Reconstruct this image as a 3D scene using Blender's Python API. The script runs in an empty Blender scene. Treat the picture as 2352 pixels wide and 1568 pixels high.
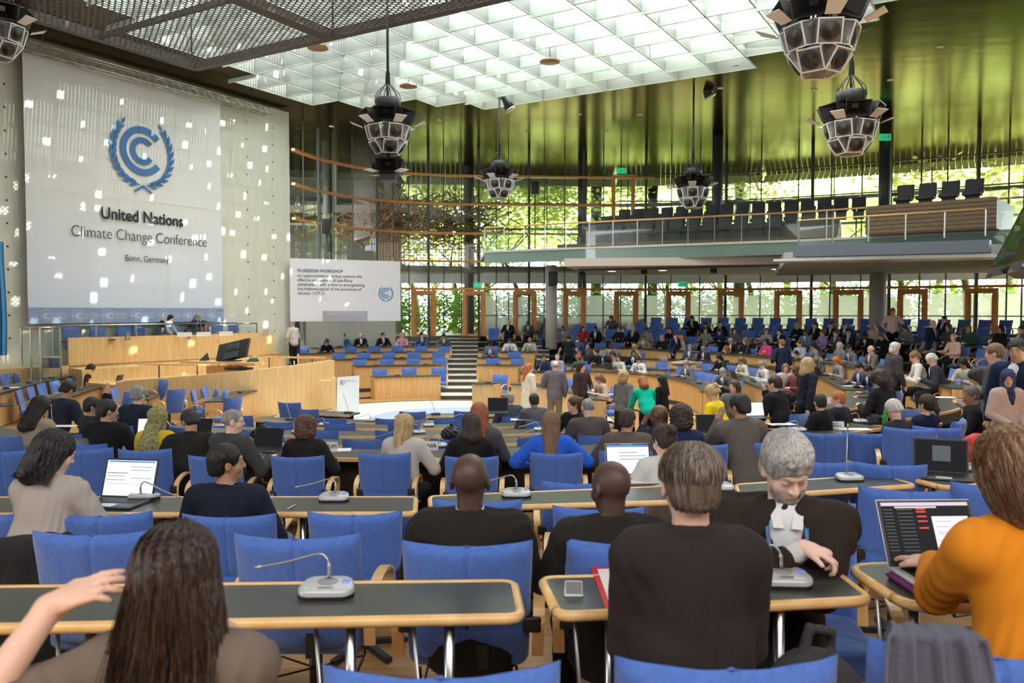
import bpy, math, random
import numpy as np
from mathutils import Vector, Matrix
R = math.radians
rng = random.Random(7)
SC = bpy.context.scene
COL = SC.collection
# ---------------------------------------------------------------- camera, world, sun, lights, exposure
F = 1860.0; PIT = math.atan(69 / F); CZ = 2.95
cam = bpy.data.cameras.new('camera'); cam.sensor_width = 36; cam.lens = 36 * F / 2352
cam.clip_end = 500; cam.clip_start = .05
cam.dof.use_dof = True; cam.dof.focus_distance = 7.0; cam.dof.aperture_fstop = 3.6
camo = bpy.data.objects.new('camera', cam); COL.objects.link(camo)
camo.location = (0, 0, CZ); camo.rotation_euler = (math.pi / 2 - PIT, 0, 0)
SC.camera = camo
SC.view_settings.view_transform = 'Standard'; SC.view_settings.look = 'None'
SC.view_settings.exposure = 0.93; SC.view_settings.gamma = 1
w = bpy.data.worlds.new('sky'); SC.world = w; w.use_nodes = True
w.node_tree.nodes['Background'].inputs[0].default_value = (.86, .94, 1, 1)
w.node_tree.nodes['Background'].inputs[1].default_value = 6.6
SC.cycles.max_bounces = 7; SC.cycles.diffuse_bounces = 4; SC.cycles.glossy_bounces = 4
SC.cycles.transmission_bounces = 6; SC.cycles.transparent_max_bounces = 14
SC.cycles.caustics_reflective = False; SC.cycles.caustics_refractive = False
SC.cycles.sample_clamp_indirect = 4
def lamp(name, kind, loc, energy, color=(1, 1, 1), rot=None, to=None, **kw):
    l = bpy.data.lights.new(name, kind); l.energy = energy; l.color = color
    for k, v in kw.items(): setattr(l, k, v)
    o = bpy.data.objects.new(name, l); COL.objects.link(o); o.location = loc
    if rot: o.rotation_euler = rot
    if to: o.rotation_euler = Vector(to).to_track_quat('-Z', 'Y').to_euler()
    return o
el = R(27)
lamp('sun', 'SUN', (30, -10, 30), 26, (1, .95, .86), to=(-.875 * math.cos(el), .485 * math.cos(el), -math.sin(el)), angle=R(.3))
# daylight falling through the roof glass, and an added fill lamp behind the camera
lamp('skylight_daylight', 'AREA', (0, 20, 11.3), 560, (1, .985, .95), to=(-.08, .05, -1), shape='RECTANGLE', size=17, size_y=18)
lamp('rear_fill_light', 'AREA', (1, -3.5, 8.5), 700, (1, .97, .92), to=(0, .45, -1), shape='RECTANGLE', size=18, size_y=5)
# ---------------------------------------------------------------- projection helpers (photo pixels -> places)
def ray(px, py):
    x = (px - 1176) / F; y = (784 - py) / F
    return Vector((x, math.cos(PIT) + y * math.sin(PIT), -math.sin(PIT) + y * math.cos(PIT)))
def at(px, py, Y):
    d = ray(px, py); s = Y / d.y
    return Vector((d.x * s, Y, CZ + d.z * s))
def atz(px, py, z):
    d = ray(px, py); s = (z - CZ) / d.z
    return Vector((d.x * s, d.y * s, z))
# ---------------------------------------------------------------- materials
MATS = {}
def nt(m): return m.node_tree.nodes, m.node_tree.links
def mat(name, col=(.8, .8, .8), rough=.5, metal=0, bump=None, var=None, objcol=False, spec=None, coat=0, sheen=0, alpha=None, emit=None, trans=0):
    """bump=(scale,strength[,stretch]); var=(scale,amount[,stretch])"""
    if name in MATS: return MATS[name]
    m = bpy.data.materials.new(name); m.use_nodes = True; MATS[name] = m
    N, L = nt(m); b = N['Principled BSDF']
    b.inputs['Base Color'].default_value = (*col, 1); b.inputs['Roughness'].default_value = rough; b.inputs['Metallic'].default_value = metal
    if spec is not None: b.inputs['Specular IOR Level'].default_value = spec
    if coat: b.inputs['Coat Weight'].default_value = coat
    if sheen: b.inputs['Sheen Weight'].default_value = sheen
    if alpha is not None: b.inputs['Alpha'].default_value = alpha
    if trans: b.inputs['Transmission Weight'].default_value = trans
    if emit: b.inputs['Emission Color'].default_value = (*emit[0], 1); b.inputs['Emission Strength'].default_value = emit[1]
    src = None
    if objcol:
        oi = N.new('ShaderNodeObjectInfo'); src = oi.outputs['Color']; L.new(src, b.inputs['Base Color'])
    if var:
        tc = N.new('ShaderNodeTexCoord'); mp = N.new('ShaderNodeMapping'); nz = N.new('ShaderNodeTexNoise')
        L.new(tc.outputs['Object'], mp.inputs[0]); L.new(mp.outputs[0], nz.inputs['Vector'])
        mp.inputs['Scale'].default_value = var[2] if len(var) > 2 else (1, 1, 1)
        nz.inputs['Scale'].default_value = var[0]; nz.inputs['Detail'].default_value = 5
        mr = N.new('ShaderNodeMapRange'); L.new(nz.outputs['Fac'], mr.inputs[0]); mr.inputs[1].default_value = .3; mr.inputs[2].default_value = .7
        mr.inputs[3].default_value = 1 - var[1]; mr.inputs[4].default_value = 1 + var[1]
        mx = N.new('ShaderNodeVectorMath'); mx.operation = 'SCALE'
        if src: L.new(src, mx.inputs[0])
        else: mx.inputs[0].default_value = col
        L.new(mr.outputs[0], mx.inputs['Scale']); L.new(mx.outputs[0], b.inputs['Base Color'])
    if bump:
        tc = N.new('ShaderNodeTexCoord'); mp = N.new('ShaderNodeMapping'); nz = N.new('ShaderNodeTexNoise'); bp = N.new('ShaderNodeBump')
        L.new(tc.outputs['Object'], mp.inputs[0]); L.new(mp.outputs[0], nz.inputs['Vector'])
        mp.inputs['Scale'].default_value = bump[2] if len(bump) > 2 else (1, 1, 1)
        nz.inputs['Scale'].default_value = bump[0]; nz.inputs['Detail'].default_value = 3
        L.new(nz.outputs['Fac'], bp.inputs['Height']); bp.inputs['Strength'].default_value = bump[1]; bp.inputs['Distance'].default_value = .02
        L.new(bp.outputs[0], b.inputs['Normal'])
    return m
def glassy(name, tint=(.9, .97, .94), trans=.8, rough=.02, frost=0, fcol=(.9, .95, .93)):
    """thin architectural glass: transparent + glossy (+ translucent when frosted)"""
    if name in MATS: return MATS[name]
    m = bpy.data.materials.new(name); m.use_nodes = True; MATS[name] = m
    N, L = nt(m); N.remove(N['Principled BSDF']); out = N['Material Output']
    tr = N.new('ShaderNodeBsdfTransparent'); tr.inputs[0].default_value = (*tint, 1)
    gl = N.new('ShaderNodeBsdfGlossy'); gl.inputs['Roughness'].default_value = rough
    fr = N.new('ShaderNodeFresnel'); fr.inputs[0].default_value = 1.5
    mx = N.new('ShaderNodeMixShader'); L.new(fr.outputs[0], mx.inputs[0])
    if frost:
        tl = N.new('ShaderNodeBsdfTranslucent'); tl.inputs[0].default_value = (*fcol, 1)
        df = N.new('ShaderNodeBsdfDiffuse'); df.inputs[0].default_value = (*fcol, 1)
        m2 = N.new('ShaderNodeMixShader'); m2.inputs[0].default_value = .35; L.new(tl.outputs[0], m2.inputs[1]); L.new(df.outputs[0], m2.inputs[2])
        m1 = N.new('ShaderNodeMixShader'); m1.inputs[0].default_value = frost
        L.new(tr.outputs[0], m1.inputs[1]); L.new(m2.outputs[0], m1.inputs[2]); L.new(m1.outputs[0], mx.inputs[1])
    else: L.new(tr.outputs[0], mx.inputs[1])
    L.new(gl.outputs[0], mx.inputs[2]); L.new(mx.outputs[0], out.inputs[0])
    return m
# ---------------------------------------------------------------- mesh builder
class MB:
    def __init__(s): s.v = []; s.f = []; s.mi = []; s.sm = []
    def add(s, v, f, mi=0, sm=False, M=None):
        o = len(s.v)
        s.v += [tuple(M @ Vector(p)) if M is not None else tuple(p) for p in v]
        s.f += [tuple(i + o for i in q) for q in f]; s.mi += [mi] * len(f); s.sm += [sm] * len(f)
        return s
    def box(s, x0, x1, y0, y1, z0, z1, mi=0, M=None):
        v = [(x, y, z) for z in (z0, z1) for y in (y0, y1) for x in (x0, x1)]
        return s.add(v, [(0, 2, 3, 1), (4, 5, 7, 6), (0, 1, 5, 4), (2, 6, 7, 3), (0, 4, 6, 2), (1, 3, 7, 5)], mi, False, M)
    def rbox(s, x0, x1, y0, y1, z0, z1, r=.02, mi=0, M=None, n=3):
        """box rounded on every edge (superellipsoid-ish shell)"""
        cx, cy, cz = (x0 + x1) / 2, (y0 + y1) / 2, (z0 + z1) / 2; hx, hy, hz = (x1 - x0) / 2, (y1 - y0) / 2, (z1 - z0) / 2
        r = min(r, hx * .999, hy * .999, hz * .999)
        lat = []; 
        for k in range(n + 1): lat.append((-math.pi / 2 + k * math.pi / 2 / n, -1))
        for k in range(n + 1): lat.append((k * math.pi / 2 / n, 1))
        lon = []
        for q, (sx, sy) in enumerate(((1, 1), (-1, 1), (-1, -1), (1, -1))):
            for k in range(n + 1): lon.append((q * math.pi / 2 + k * math.pi / 2 / n, sx, sy))
        v = []; f = []; W = len(lon)
        for (a, sz) in lat:
            for (b, sx, sy) in lon:
                v.append((cx + sx * (hx - r) + r * math.cos(a) * math.cos(b), cy + sy * (hy - r) + r * math.cos(a) * math.sin(b), cz + sz * (hz - r) + r * math.sin(a)))
        for i in range(len(lat) - 1):
            for j in range(W): f.append((i * W + j, i * W + (j + 1) % W, (i + 1) * W + (j + 1) % W, (i + 1) * W + j))
        f.append(tuple(range(W))[::-1]); f.append(tuple((len(lat) - 1) * W + j for j in range(W)))
        return s.add(v, f, mi, True, M)
    def tube(s, pts, r, n=8, mi=0, M=None, cap=True):
        """r: one radius or one per point"""
        P = [Vector(p) for p in pts]; rr = r if isinstance(r, (list, tuple)) else [r] * len(P)
        v = []; f = []; up = None
        for i, p in enumerate(P):
            t = (P[min(i + 1, len(P) - 1)] - P[max(i - 1, 0)]).normalized()
            if up is None: up = Vector((0, 0, 1)) if abs(t.z) < .9 else Vector((1, 0, 0))
            a = t.cross(up); a = a.normalized() if a.length > 1e-5 else t.orthogonal().normalized(); b = a.cross(t).normalized(); up = b
            for k in range(n):
                c = 2 * math.pi * k / n; v.append(p + (a * math.cos(c) + b * math.sin(c)) * rr[i])
        for i in range(len(P) - 1):
            for k in range(n): f.append((i * n + k, i * n + (k + 1) % n, (i + 1) * n + (k + 1) % n, (i + 1) * n + k))
        if cap: f.append(tuple(range(n))[::-1]); f.append(tuple((len(P) - 1) * n + k for k in range(n)))
        return s.add(v, f, mi, n > 5, M)
    def bar(s, a, b, w, h, mi=0):
        """rectangular bar from a to b, w across, h along the up side"""
        a = Vector(a); b = Vector(b); t = (b - a).normalized(); u = Vector((0, 0, 1)) if abs(t.z) < .95 else Vector((0, 1, 0))
        x = t.cross(u).normalized() * w / 2; y = x.cross(t).normalized() * h / 2
        v = [p + i * x + j * y for p in (a, b) for (i, j) in ((-1, -1), (1, -1), (1, 1), (-1, 1))]
        return s.add(v, [(0, 1, 2, 3)[::-1], (4, 5, 6, 7), (0, 1, 5, 4), (1, 2, 6, 5), (2, 3, 7, 6), (3, 0, 4, 7)], mi)
    def lathe(s, prof, n=24, mi=0, M=None, sm=True):
        v = []; f = []
        for (r, z) in prof:
            for k in range(n): a = 2 * math.pi * k / n; v.append((r * math.cos(a), r * math.sin(a), z))
        for i in range(len(prof) - 1):
            for k in range(n): f.append((i * n + k, i * n + (k + 1) % n, (i + 1) * n + (k + 1) % n, (i + 1) * n + k))
        f.append(tuple(range(n))[::-1]); f.append(tuple((len(prof) - 1) * n + k for k in range(n)))
        return s.add(v, f, mi, sm, M)
    def prism(s, poly, z0, z1, mi=0, M=None, mi_side=None):
        n = len(poly); v = [(p[0], p[1], z0) for p in poly] + [(p[0], p[1], z1) for p in poly]
        s.add(v, [tuple(range(n))[::-1], tuple(range(n, 2 * n))], mi, False, M)
        s.add(v, [(i, (i + 1) % n, n + (i + 1) % n, n + i) for i in range(n)], mi if mi_side is None else mi_side, False, M)
        return s
    def sheet(s, fn, nu, nv, mi=0, sm=True, M=None):
        v = [fn(i / nu, j / nv) for j in range(nv + 1) for i in range(nu + 1)]
        f = [(j * (nu + 1) + i, j * (nu + 1) + i + 1, (j + 1) * (nu + 1) + i + 1, (j + 1) * (nu + 1) + i) for j in range(nv) for i in range(nu)]
        return s.add(v, f, mi, sm, M)
    def mesh(s, name, mats):
        me = bpy.data.meshes.new(name); me.from_pydata(s.v, [], s.f)
        for m in (mats if isinstance(mats, (list, tuple)) else [mats]): me.materials.append(m)
        me.polygons.foreach_set('material_index', s.mi); me.polygons.foreach_set('use_smooth', s.sm); me.update()
        return me
    def build(s, name, mats, parent=None, **props): return link(name, s.mesh(name, mats), parent, **props)
def link(name, data, parent=None, label=None, cat=None, group=None, kind=None, loc=None, rz=None, M=None, color=None):
    o = bpy.data.objects.new(name, data); COL.objects.link(o)
    if parent is not None: o.parent = parent
    if label: o['label'] = label
    if cat: o['category'] = cat
    if group: o['group'] = group
    if kind: o['kind'] = kind
    if loc is not None: o.location = loc
    if rz is not None: o.rotation_euler = (0, 0, rz)
    if M is not None: o.matrix_local = M
    if color is not None: o.color = (*color[:3], 1)
    return o
def thing(name, label, cat, loc=(0, 0, 0), rz=0, group=None): return link(name, None, None, label, cat, group, None, loc, rz)
def struct(name, mb, m): return mb.build(name, m, None, kind='structure')
KIDS = {}
def dup(root, label=None, loc=None, rz=None, group=None, color=None):
    def cp(o, par):
        c = o.copy(); COL.objects.link(c); c.parent = par
        for ch in KIDS.get(o.name, ()) or o.children: cp(ch, c)
        return c
    r = cp(root, None)
    if label: r['label'] = label
    if group: r['group'] = group
    if loc is not None: r.location = loc
    if rz is not None: r.rotation_euler = (0, 0, rz)
    return r
def cat_rom(P, n):
    P = [Vector(p) for p in P]; Q = [P[0] * 2 - P[1]] + P + [P[-1] * 2 - P[-2]]; out = []
    for i in range(1, len(Q) - 2):
        for k in range(n):
            t = k / n; a, b, c, d = Q[i - 1:i + 3]
            out.append(.5 * ((2 * b) + (c - a) * t + (2 * a - 5 * b + 4 * c - d) * t * t + (-a + 3 * b - 3 * c + d) * t ** 3))
    return out + [P[-1]]

_o = 'first second third fourth fifth sixth seventh eighth ninth tenth eleventh twelfth thirteenth fourteenth fifteenth sixteenth seventeenth eighteenth nineteenth'.split()
ORD = _o + ['twentieth'] + ['twenty-' + x for x in _o[:9]] + ['thirtieth'] + ['thirty-' + x for x in _o[:9]] + ['fortieth'] + ['forty-' + x for x in _o[:9]]
# ================================================================ materials
def wood_mat(name, c1, c2, scale=(1, 1, 14), rough=.35, planks=None):
    m = bpy.data.materials.new(name); m.use_nodes = True; MATS[name] = m
    N, L = nt(m); b = N['Principled BSDF']; b.inputs['Roughness'].default_value = rough
    tc = N.new('ShaderNodeTexCoord'); mp = N.new('ShaderNodeMapping'); nz = N.new('ShaderNodeTexNoise'); cr = N.new('ShaderNodeValToRGB')
    L.new(tc.outputs['Object'], mp.inputs[0]); L.new(mp.outputs[0], nz.inputs['Vector']); mp.inputs['Scale'].default_value = scale
    nz.inputs['Scale'].default_value = 3; nz.inputs['Detail'].default_value = 6
    L.new(nz.outputs['Fac'], cr.inputs[0]); cr.color_ramp.elements[0].color = (*c1, 1); cr.color_ramp.elements[1].color = (*c2, 1)
    cr.color_ramp.elements[0].position = .3; cr.color_ramp.elements[1].position = .7
    src = cr.outputs[0]
    if planks:
        br = N.new('ShaderNodeTexBrick'); L.new(tc.outputs['Object'], br.inputs['Vector'])
        br.inputs['Scale'].default_value = 1; br.inputs['Brick Width'].default_value = planks[0]; br.inputs['Row Height'].default_value = planks[1]
        br.inputs['Mortar Size'].default_value = .002; br.inputs['Color1'].default_value = (1, 1, 1, 1); br.inputs['Color2'].default_value = (.72, .72, .72, 1); br.inputs['Mortar'].default_value = (.3, .3, .3, 1)
        mx = N.new('ShaderNodeMix'); mx.data_type = 'RGBA'; mx.blend_type = 'MULTIPLY'; mx.inputs[0].default_value = .8
        L.new(src, mx.inputs[6]); L.new(br.outputs[0], mx.inputs[7]); src = mx.outputs[2]
    L.new(src, b.inputs['Base Color']); return m
W_DESK = wood_mat('beech_veneer', (.60, .34, .12), (.76, .48, .20), (6, 6, .5))
W_ROST = wood_mat('maple_veneer', (.66, .41, .17), (.80, .54, .26), (5, 5, .4))
W_EDGE = wood_mat('beech_edge', (.68, .40, .15), (.82, .52, .22), (4, 4, 4), .3)
W_FRAME = wood_mat('door_wood', (.55, .22, .05), (.70, .32, .09), (3, 3, 1), .35)
W_FLOOR = wood_mat('parquet', (.42, .22, .08), (.60, .34, .13), (2, 12, 2), .3, (.9, .09))
W_DARK = wood_mat('gallery_wood', (.16, .10, .055), (.26, .17, .09), (2, 2, 10), .5)
TOP = mat('linoleum_top', (.055, .058, .05), .32, bump=(300, .05))
BLUE = mat('blue_fabric', (.055, .135, .46), .85, sheen=.4, bump=(14, .5, (1, 1, .25)), var=(60, .12))
BLK = mat('black_plastic', (.012, .012, .013), .4)
CHROME = mat('brushed_steel', (.55, .55, .55), .25, 1)
STEEL_D = mat('dark_steel', (.05, .052, .055), .45, .3)
MUL = mat('mullion_steel', (.06, .065, .06), .4, .5)
WALLM = mat('cream_stone', (.66, .66, .58), .7, bump=(1.2, .15), var=(1.6, .05, (3, 3, .8)))
WHITE = mat('white_paint', (.8, .8, .78), .6)
CONC = mat('concrete', (.42, .42, .40), .8, var=(3, .1))
CEILM = mat('ceiling_metal', (.18, .15, .095), .16, .92, bump=(.9, .2, (1, 2, 1)))
CEILM.node_tree.nodes['Principled BSDF'].inputs['Specular Tint'].default_value = (.50, .46, .40, 1)
SOFF = mat('soffit_plaster', (.62, .53, .49), .6)
PALE = mat('pale_stone_floor', (.80, .77, .70), .35, var=(2, .05))
GLASS = glassy('clear_glass', (.90, .97, .92)); GLASS2 = glassy('outer_glass', (.92, .98, .95))
FROST = glassy('frosted_glass', (.8, .93, .86), frost=.78, fcol=(.95, .99, .95))
FASC = glassy('fascia_glass', (.6, .8, .74), frost=.85, fcol=(.55, .72, .66))
RAILG = glassy('balustrade_glass', (.78, .88, .85), frost=.12, fcol=(.6, .7, .68))
# ================================================================ floor
C = Vector((-2, 22, 0))
RT = [(0, 0), (5.0, 0), (6.5, .075), (8.2, .21), (10, .36), (11.8, .52), (13.5, .67), (15.3, .95), (16.8, 1.2), (18.2, 1.45), (19.4, 1.65), (40, 1.75)]
RN = [(0, 0), (5.0, 0), (6.5, .075), (8.2, .21), (10, .36), (11.8, .52), (13.5, .67), (15.3, .85), (17.05, 1.02), (19.3, 1.23), (40, 1.23)]
def lerp_t(T, r):
    for (a, za), (b, zb) in zip(T, T[1:]):
        if r <= b: return za + (zb - za) * (r - a) / (b - a)
    return T[-1][1]
def near_side(p): return p[1] < 9 - .0 * p[0]
STEPS_F = [4.75, 5.9, 7.55, 9.35, 11.15, 12.85, 14.6, 16.1, 17.5, 18.8]; ZF = [0, .02, .075, .21, .36, .52, .67, .95, 1.2, 1.45, 1.72]
STEPS_N = [4.75, 5.9, 7.55, 9.35, 11.15, 12.85, 14.85, 16.4, 18.45]; ZN = [0, .02, .075, .21, .36, .52, .67, .85, 1.02, 1.23]
def floor_z(x, y):
    r = math.hypot(x - C.x, y - C.y); S, Z = (STEPS_N, ZN) if is_near(x, y) else (STEPS_F, ZF)
    i = 0
    while i < len(S) and r > S[i]: i += 1
    return Z[i]
def is_near(x, y):
    a = math.degrees(math.atan2(y - C.y, x - C.x)); return -150 < a < -38
mb = MB()
def ring_sector(a0, a1, S, Z, n):
    rr = [0.001] + S + [46]
    for i in range(len(rr) - 1):
        for k in range(n):
            t0 = R(a0 + (a1 - a0) * k / n); t1 = R(a0 + (a1 - a0) * (k + 1) / n)
            P = lambda r, t, z: (C.x + r * math.cos(t), C.y + r * math.sin(t), z)
            mb.add([P(rr[i], t0, Z[i]), P(rr[i + 1], t0, Z[i]), P(rr[i + 1], t1, Z[i]), P(rr[i], t1, Z[i])], [(0, 1, 2, 3)], 1 if i == 0 else 0)
            if i + 1 < len(rr) - 1 and Z[i + 1] > Z[i] + .001:
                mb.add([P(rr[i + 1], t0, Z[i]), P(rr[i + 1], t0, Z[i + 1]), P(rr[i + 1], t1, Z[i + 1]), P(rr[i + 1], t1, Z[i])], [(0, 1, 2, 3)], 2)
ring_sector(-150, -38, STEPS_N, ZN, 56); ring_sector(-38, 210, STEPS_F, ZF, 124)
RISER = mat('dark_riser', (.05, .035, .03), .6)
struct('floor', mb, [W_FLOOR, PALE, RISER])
mb = MB(); mb.lathe([(.01, .012), (2.3, .012), (2.35, .0)], 64, M=Matrix.Translation(Vector((-1.6, 22.4, .004)))); struct('floor_disc', mb, mat('blue_grey_carpet', (.36, .42, .55), .8))
# stairs through the far seating: broad pale treads
def stairs(pl, pr, y0, y1, z0, z1, n, name, label):
    """pl,pr: world x at foot / top as functions of y"""
    st = MB()
    for k in range(n):
        ya = y0 + (y1 - y0) * k / n; yb = y0 + (y1 - y0) * (k + 1) / n; za = z0 + (z1 - z0) * (k + 1) / n
        xa, xb = pl(ya), pr(ya); xc, xd = pl(yb), pr(yb)
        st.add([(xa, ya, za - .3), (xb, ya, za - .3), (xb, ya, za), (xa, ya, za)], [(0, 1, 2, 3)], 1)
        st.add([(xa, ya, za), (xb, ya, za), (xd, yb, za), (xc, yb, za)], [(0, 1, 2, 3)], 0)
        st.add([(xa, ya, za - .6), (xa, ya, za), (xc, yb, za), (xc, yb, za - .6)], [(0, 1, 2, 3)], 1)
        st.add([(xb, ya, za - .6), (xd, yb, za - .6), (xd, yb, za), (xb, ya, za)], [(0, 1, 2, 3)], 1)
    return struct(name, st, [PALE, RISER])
lx = lambda px: (lambda y: (px - 1176) / F * y)
stairs(lx(1012), lx(1098), 26.9, 41, .01, 1.78, 13, 'floor_stairs', '')
stairs(lx(1232), lx(1262), 27.5, 41, .15, 1.78, 12, 'floor_aisle_steps', '')
# ================================================================ stage wall (plane through W0 along WD)
W0 = Vector((-10.47, 28.6, 0)); WD = Vector((.517, .856, 0)).normalized(); WN = Vector((WD.y, -WD.x, 0))
CEIL = 10.75
def wp(t, z, off=0): return W0 + WD * t + WN * off + Vector((0, 0, z))
def wall_t(px):   # where the wall stands in that pixel column
    k = (px - 1176) / F; return (k * W0.y - W0.x) / (WD.x - k * WD.y)
mb = MB(); mb.add([wp(-34, 0, 0), wp(3.55, 0, 0), wp(3.55, CEIL - .12, 0), wp(-34, CEIL - .12, 0), wp(-34, 0, -.5), wp(3.55, 0, -.5), wp(3.55, CEIL - .12, -.5), wp(-34, CEIL - .12, -.5)],
    [(0, 1, 2, 3), (7, 6, 5, 4), (1, 5, 6, 2), (3, 2, 6, 7)], 0)
# anchor bolts in the stone
for col, px in enumerate((40, 510, 571, 630)):
    t = wall_t(px) if col else -6.95
    for k in range(13):
        p = wp(t, 2.2 + k * .64, .004); x = WD * .025; u = Vector((0, 0, .025))
        mb.add([p - x - u + WN * .01, p + x - u + WN * .01, p + x + u + WN * .01, p - x + u + WN * .01], [(0, 1, 2, 3)], 1)
struct('wall_left', mb, [WALLM, BLK])
mb = MB(); a = Vector((-8.95, 33.3, 0)); b = at(908, 700, 37.3); b.z = 0
for p, q in ((a, b),):
    n = (q - p).cross(Vector((0, 0, 1))).normalized() * -.25
    mb.add([p, q, q + Vector((0, 0, 5)), p + Vector((0, 0, 5)), p + n, q + n, q + n + Vector((0, 0, 5)), p + n + Vector((0, 0, 5))], [(0, 1, 2, 3), (7, 6, 5, 4), (1, 5, 6, 2), (0, 3, 7, 4), (3, 2, 6, 7)])
struct('wall_behind_screen', mb, WALLM)
# enclosing walls never seen by the camera, added to keep the sun out
mb = MB(); mb.box(-32, 30, -6.4, -6, 0, CEIL); struct('wall_back_sunblock', mb, CONC)
mb = MB(); mb.box(28, 28.4, -6, 29.5, 0, CEIL); struct('wall_right_sunblock', mb, CONC)
# ================================================================ skylight opening + ceiling
E = Vector((.856, -.517, 0)); Dv = Vector((.517, .856, 0)); CELL = 1.3; O = Vector((-2, 20, 0))
poly = [(-9.6, 25.4), (-7.9, 30.4), (-1.8, 30.9), (1.6, 30.3), (5.6, 27.8), (8.0, 24.9), (9.8, 20.3), (11.5, 14), (10, 8.5), (-5, 8), (-12, 16)]
def inside(x, y):
    c = False; n = len(poly)
    for i in range(n):
        (x1, y1), (x2, y2) = poly[i], poly[(i + 1) % n]
        if (y1 > y) != (y2 > y) and x < (x2 - x1) * (y - y1) / (y2 - y1) + x1: c = not c
    return c
NG = 26
hole = set()
for i in range(-NG, NG):
    for j in range(-NG, NG):
        c = O + E * (i + .5) * CELL + Dv * (j + .5) * CELL
        if inside(c.x, c.y): hole.add((i, j))
gp = lambda i, j, z: O + E * i * CELL + Dv * j * CELL + Vector((0, 0, z))
mb = MB(); idx = {}
for i in range(-NG, NG):
    for j in range(-NG, NG):
        if (i, j) in hole: continue
        c = O + E * (i + .5) * CELL + Dv * (j + .5) * CELL
        if (c - W0).dot(WN) < -.8 and c.y < 33: continue
        for z in (CEIL, CEIL + .35): mb.add([gp(i, j, z), gp(i, j + 1, z), gp(i + 1, j + 1, z), gp(i + 1, j, z)], [(0, 1, 2, 3)])
struct('ceiling', mb, CEILM)
mb = MB()   # reveal round the opening + glass fins
fin = MB(); lou = MB(); lou2 = MB(); rr = random.Random(5)
def fins(a, b, z0, z1, t=.012):
    d = (b - a).normalized(); n = Vector((-d.y, d.x, 0)) * t
    fin.add([a - n + Vector((0, 0, z0)), b - n + Vector((0, 0, z0)), b - n + Vector((0, 0, z1)), a - n + Vector((0, 0, z1)), a + n + Vector((0, 0, z0)), b + n + Vector((0, 0, z0)), b + n + Vector((0, 0, z1)), a + n + Vector((0, 0, z1))],
            [(0, 1, 2, 3), (7, 6, 5, 4), (0, 4, 5, 1)], 0)
    fin.add([a - n * 2 + Vector((0, 0, z0 - .02)), b - n * 2 + Vector((0, 0, z0 - .02)), b + n * 2 + Vector((0, 0, z0 - .02)), a + n * 2 + Vector((0, 0, z0 - .02)), a - n * 2 + Vector((0, 0, z0)), b - n * 2 + Vector((0, 0, z0)), b + n * 2 + Vector((0, 0, z0)), a + n * 2 + Vector((0, 0, z0))],
            [(0, 1, 2, 3), (0, 1, 5, 4), (2, 3, 7, 6)], 1)
for (i, j) in sorted(hole):
    a, b, c, d = gp(i, j, 0), gp(i + 1, j, 0), gp(i + 1, j + 1, 0), gp(i, j + 1, 0)
    drop = .10 if (i + j) % 3 == 0 else 0
    fins(a, b, CEIL - drop, CEIL + .75); fins(a, d, CEIL, CEIL + .75)
    for (di, dj, p, q) in ((1, 0, b, c), (0, 1, d, c), (-1, 0, a, d), (0, -1, a, b)):
        if (i + di, j + dj) not in hole:
            mb.add([p + Vector((0, 0, CEIL)), q + Vector((0, 0, CEIL)), q + Vector((0, 0, CEIL + 1.6)), p + Vector((0, 0, CEIL + 1.6))], [(0, 1, 2, 3)])
            if di == 1 or dj == 1: fins(p, q, CEIL, CEIL + .75)
    # louvre blades above each cell; one small opening here and there lets the sun in
    nb = 12; k0 = rr.randrange(nb - 1); g0 = rr.random(); gaps = ({k0: g0, k0 + 1: g0} if rr.random() < .7 else {k0: g0}) if rr.random() < .8 else {}
    z = CEIL + 1.25
    for k in range(nb):
        u0 = k / nb; u1 = (k + 1.0) / nb
        segs = [(0, 1)]
        if k in gaps:
            g = gaps[k] * .55; wd = .2 + .22 * ((gaps[k] * 7.3) % 1); segs = [(0, g), (g + wd, 1)]
        for (s0, s1) in segs:
            P = lambda s, u, zz: a + (b - a) * s + (d - a) * u + Vector((0, 0, zz))
            lou.add([P(s0, u0, z), P(s1, u0, z), P(s1, u1, z + .05), P(s0, u1, z + .05)], [(0, 1, 2, 3)])
struct('ceiling_skylight_reveal', mb, mat('skylight_reveal', (.7, .7, .66), .5))
FIN = glassy('prism_glass', (.88, .95, .92), frost=.55, fcol=(.86, .90, .86))
struct('ceiling_skylight_fins', fin, [FIN, mat('fin_edge', (.55, .62, .58), .3)])
m = bpy.data.materials.new('louvre_white'); m.use_nodes = True; N, L = nt(m); N.remove(N['Principled BSDF'])
tl = N.new('ShaderNodeBsdfTranslucent'); tl.inputs[0].default_value = (.50, .50, .465, 1); df = N.new('ShaderNodeBsdfDiffuse'); df.inputs[0].default_value = (.8, .8, .76, 1)
mx = N.new('ShaderNodeMixShader'); mx.inputs[0].default_value = .3; L.new(tl.outputs[0], mx.inputs[1]); L.new(df.outputs[0], mx.inputs[2]); L.new(mx.outputs[0], N['Material Output'].inputs[0])
struct('ceiling_skylight_louvres', lou, m); MATS_LOUVRE = m
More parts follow.
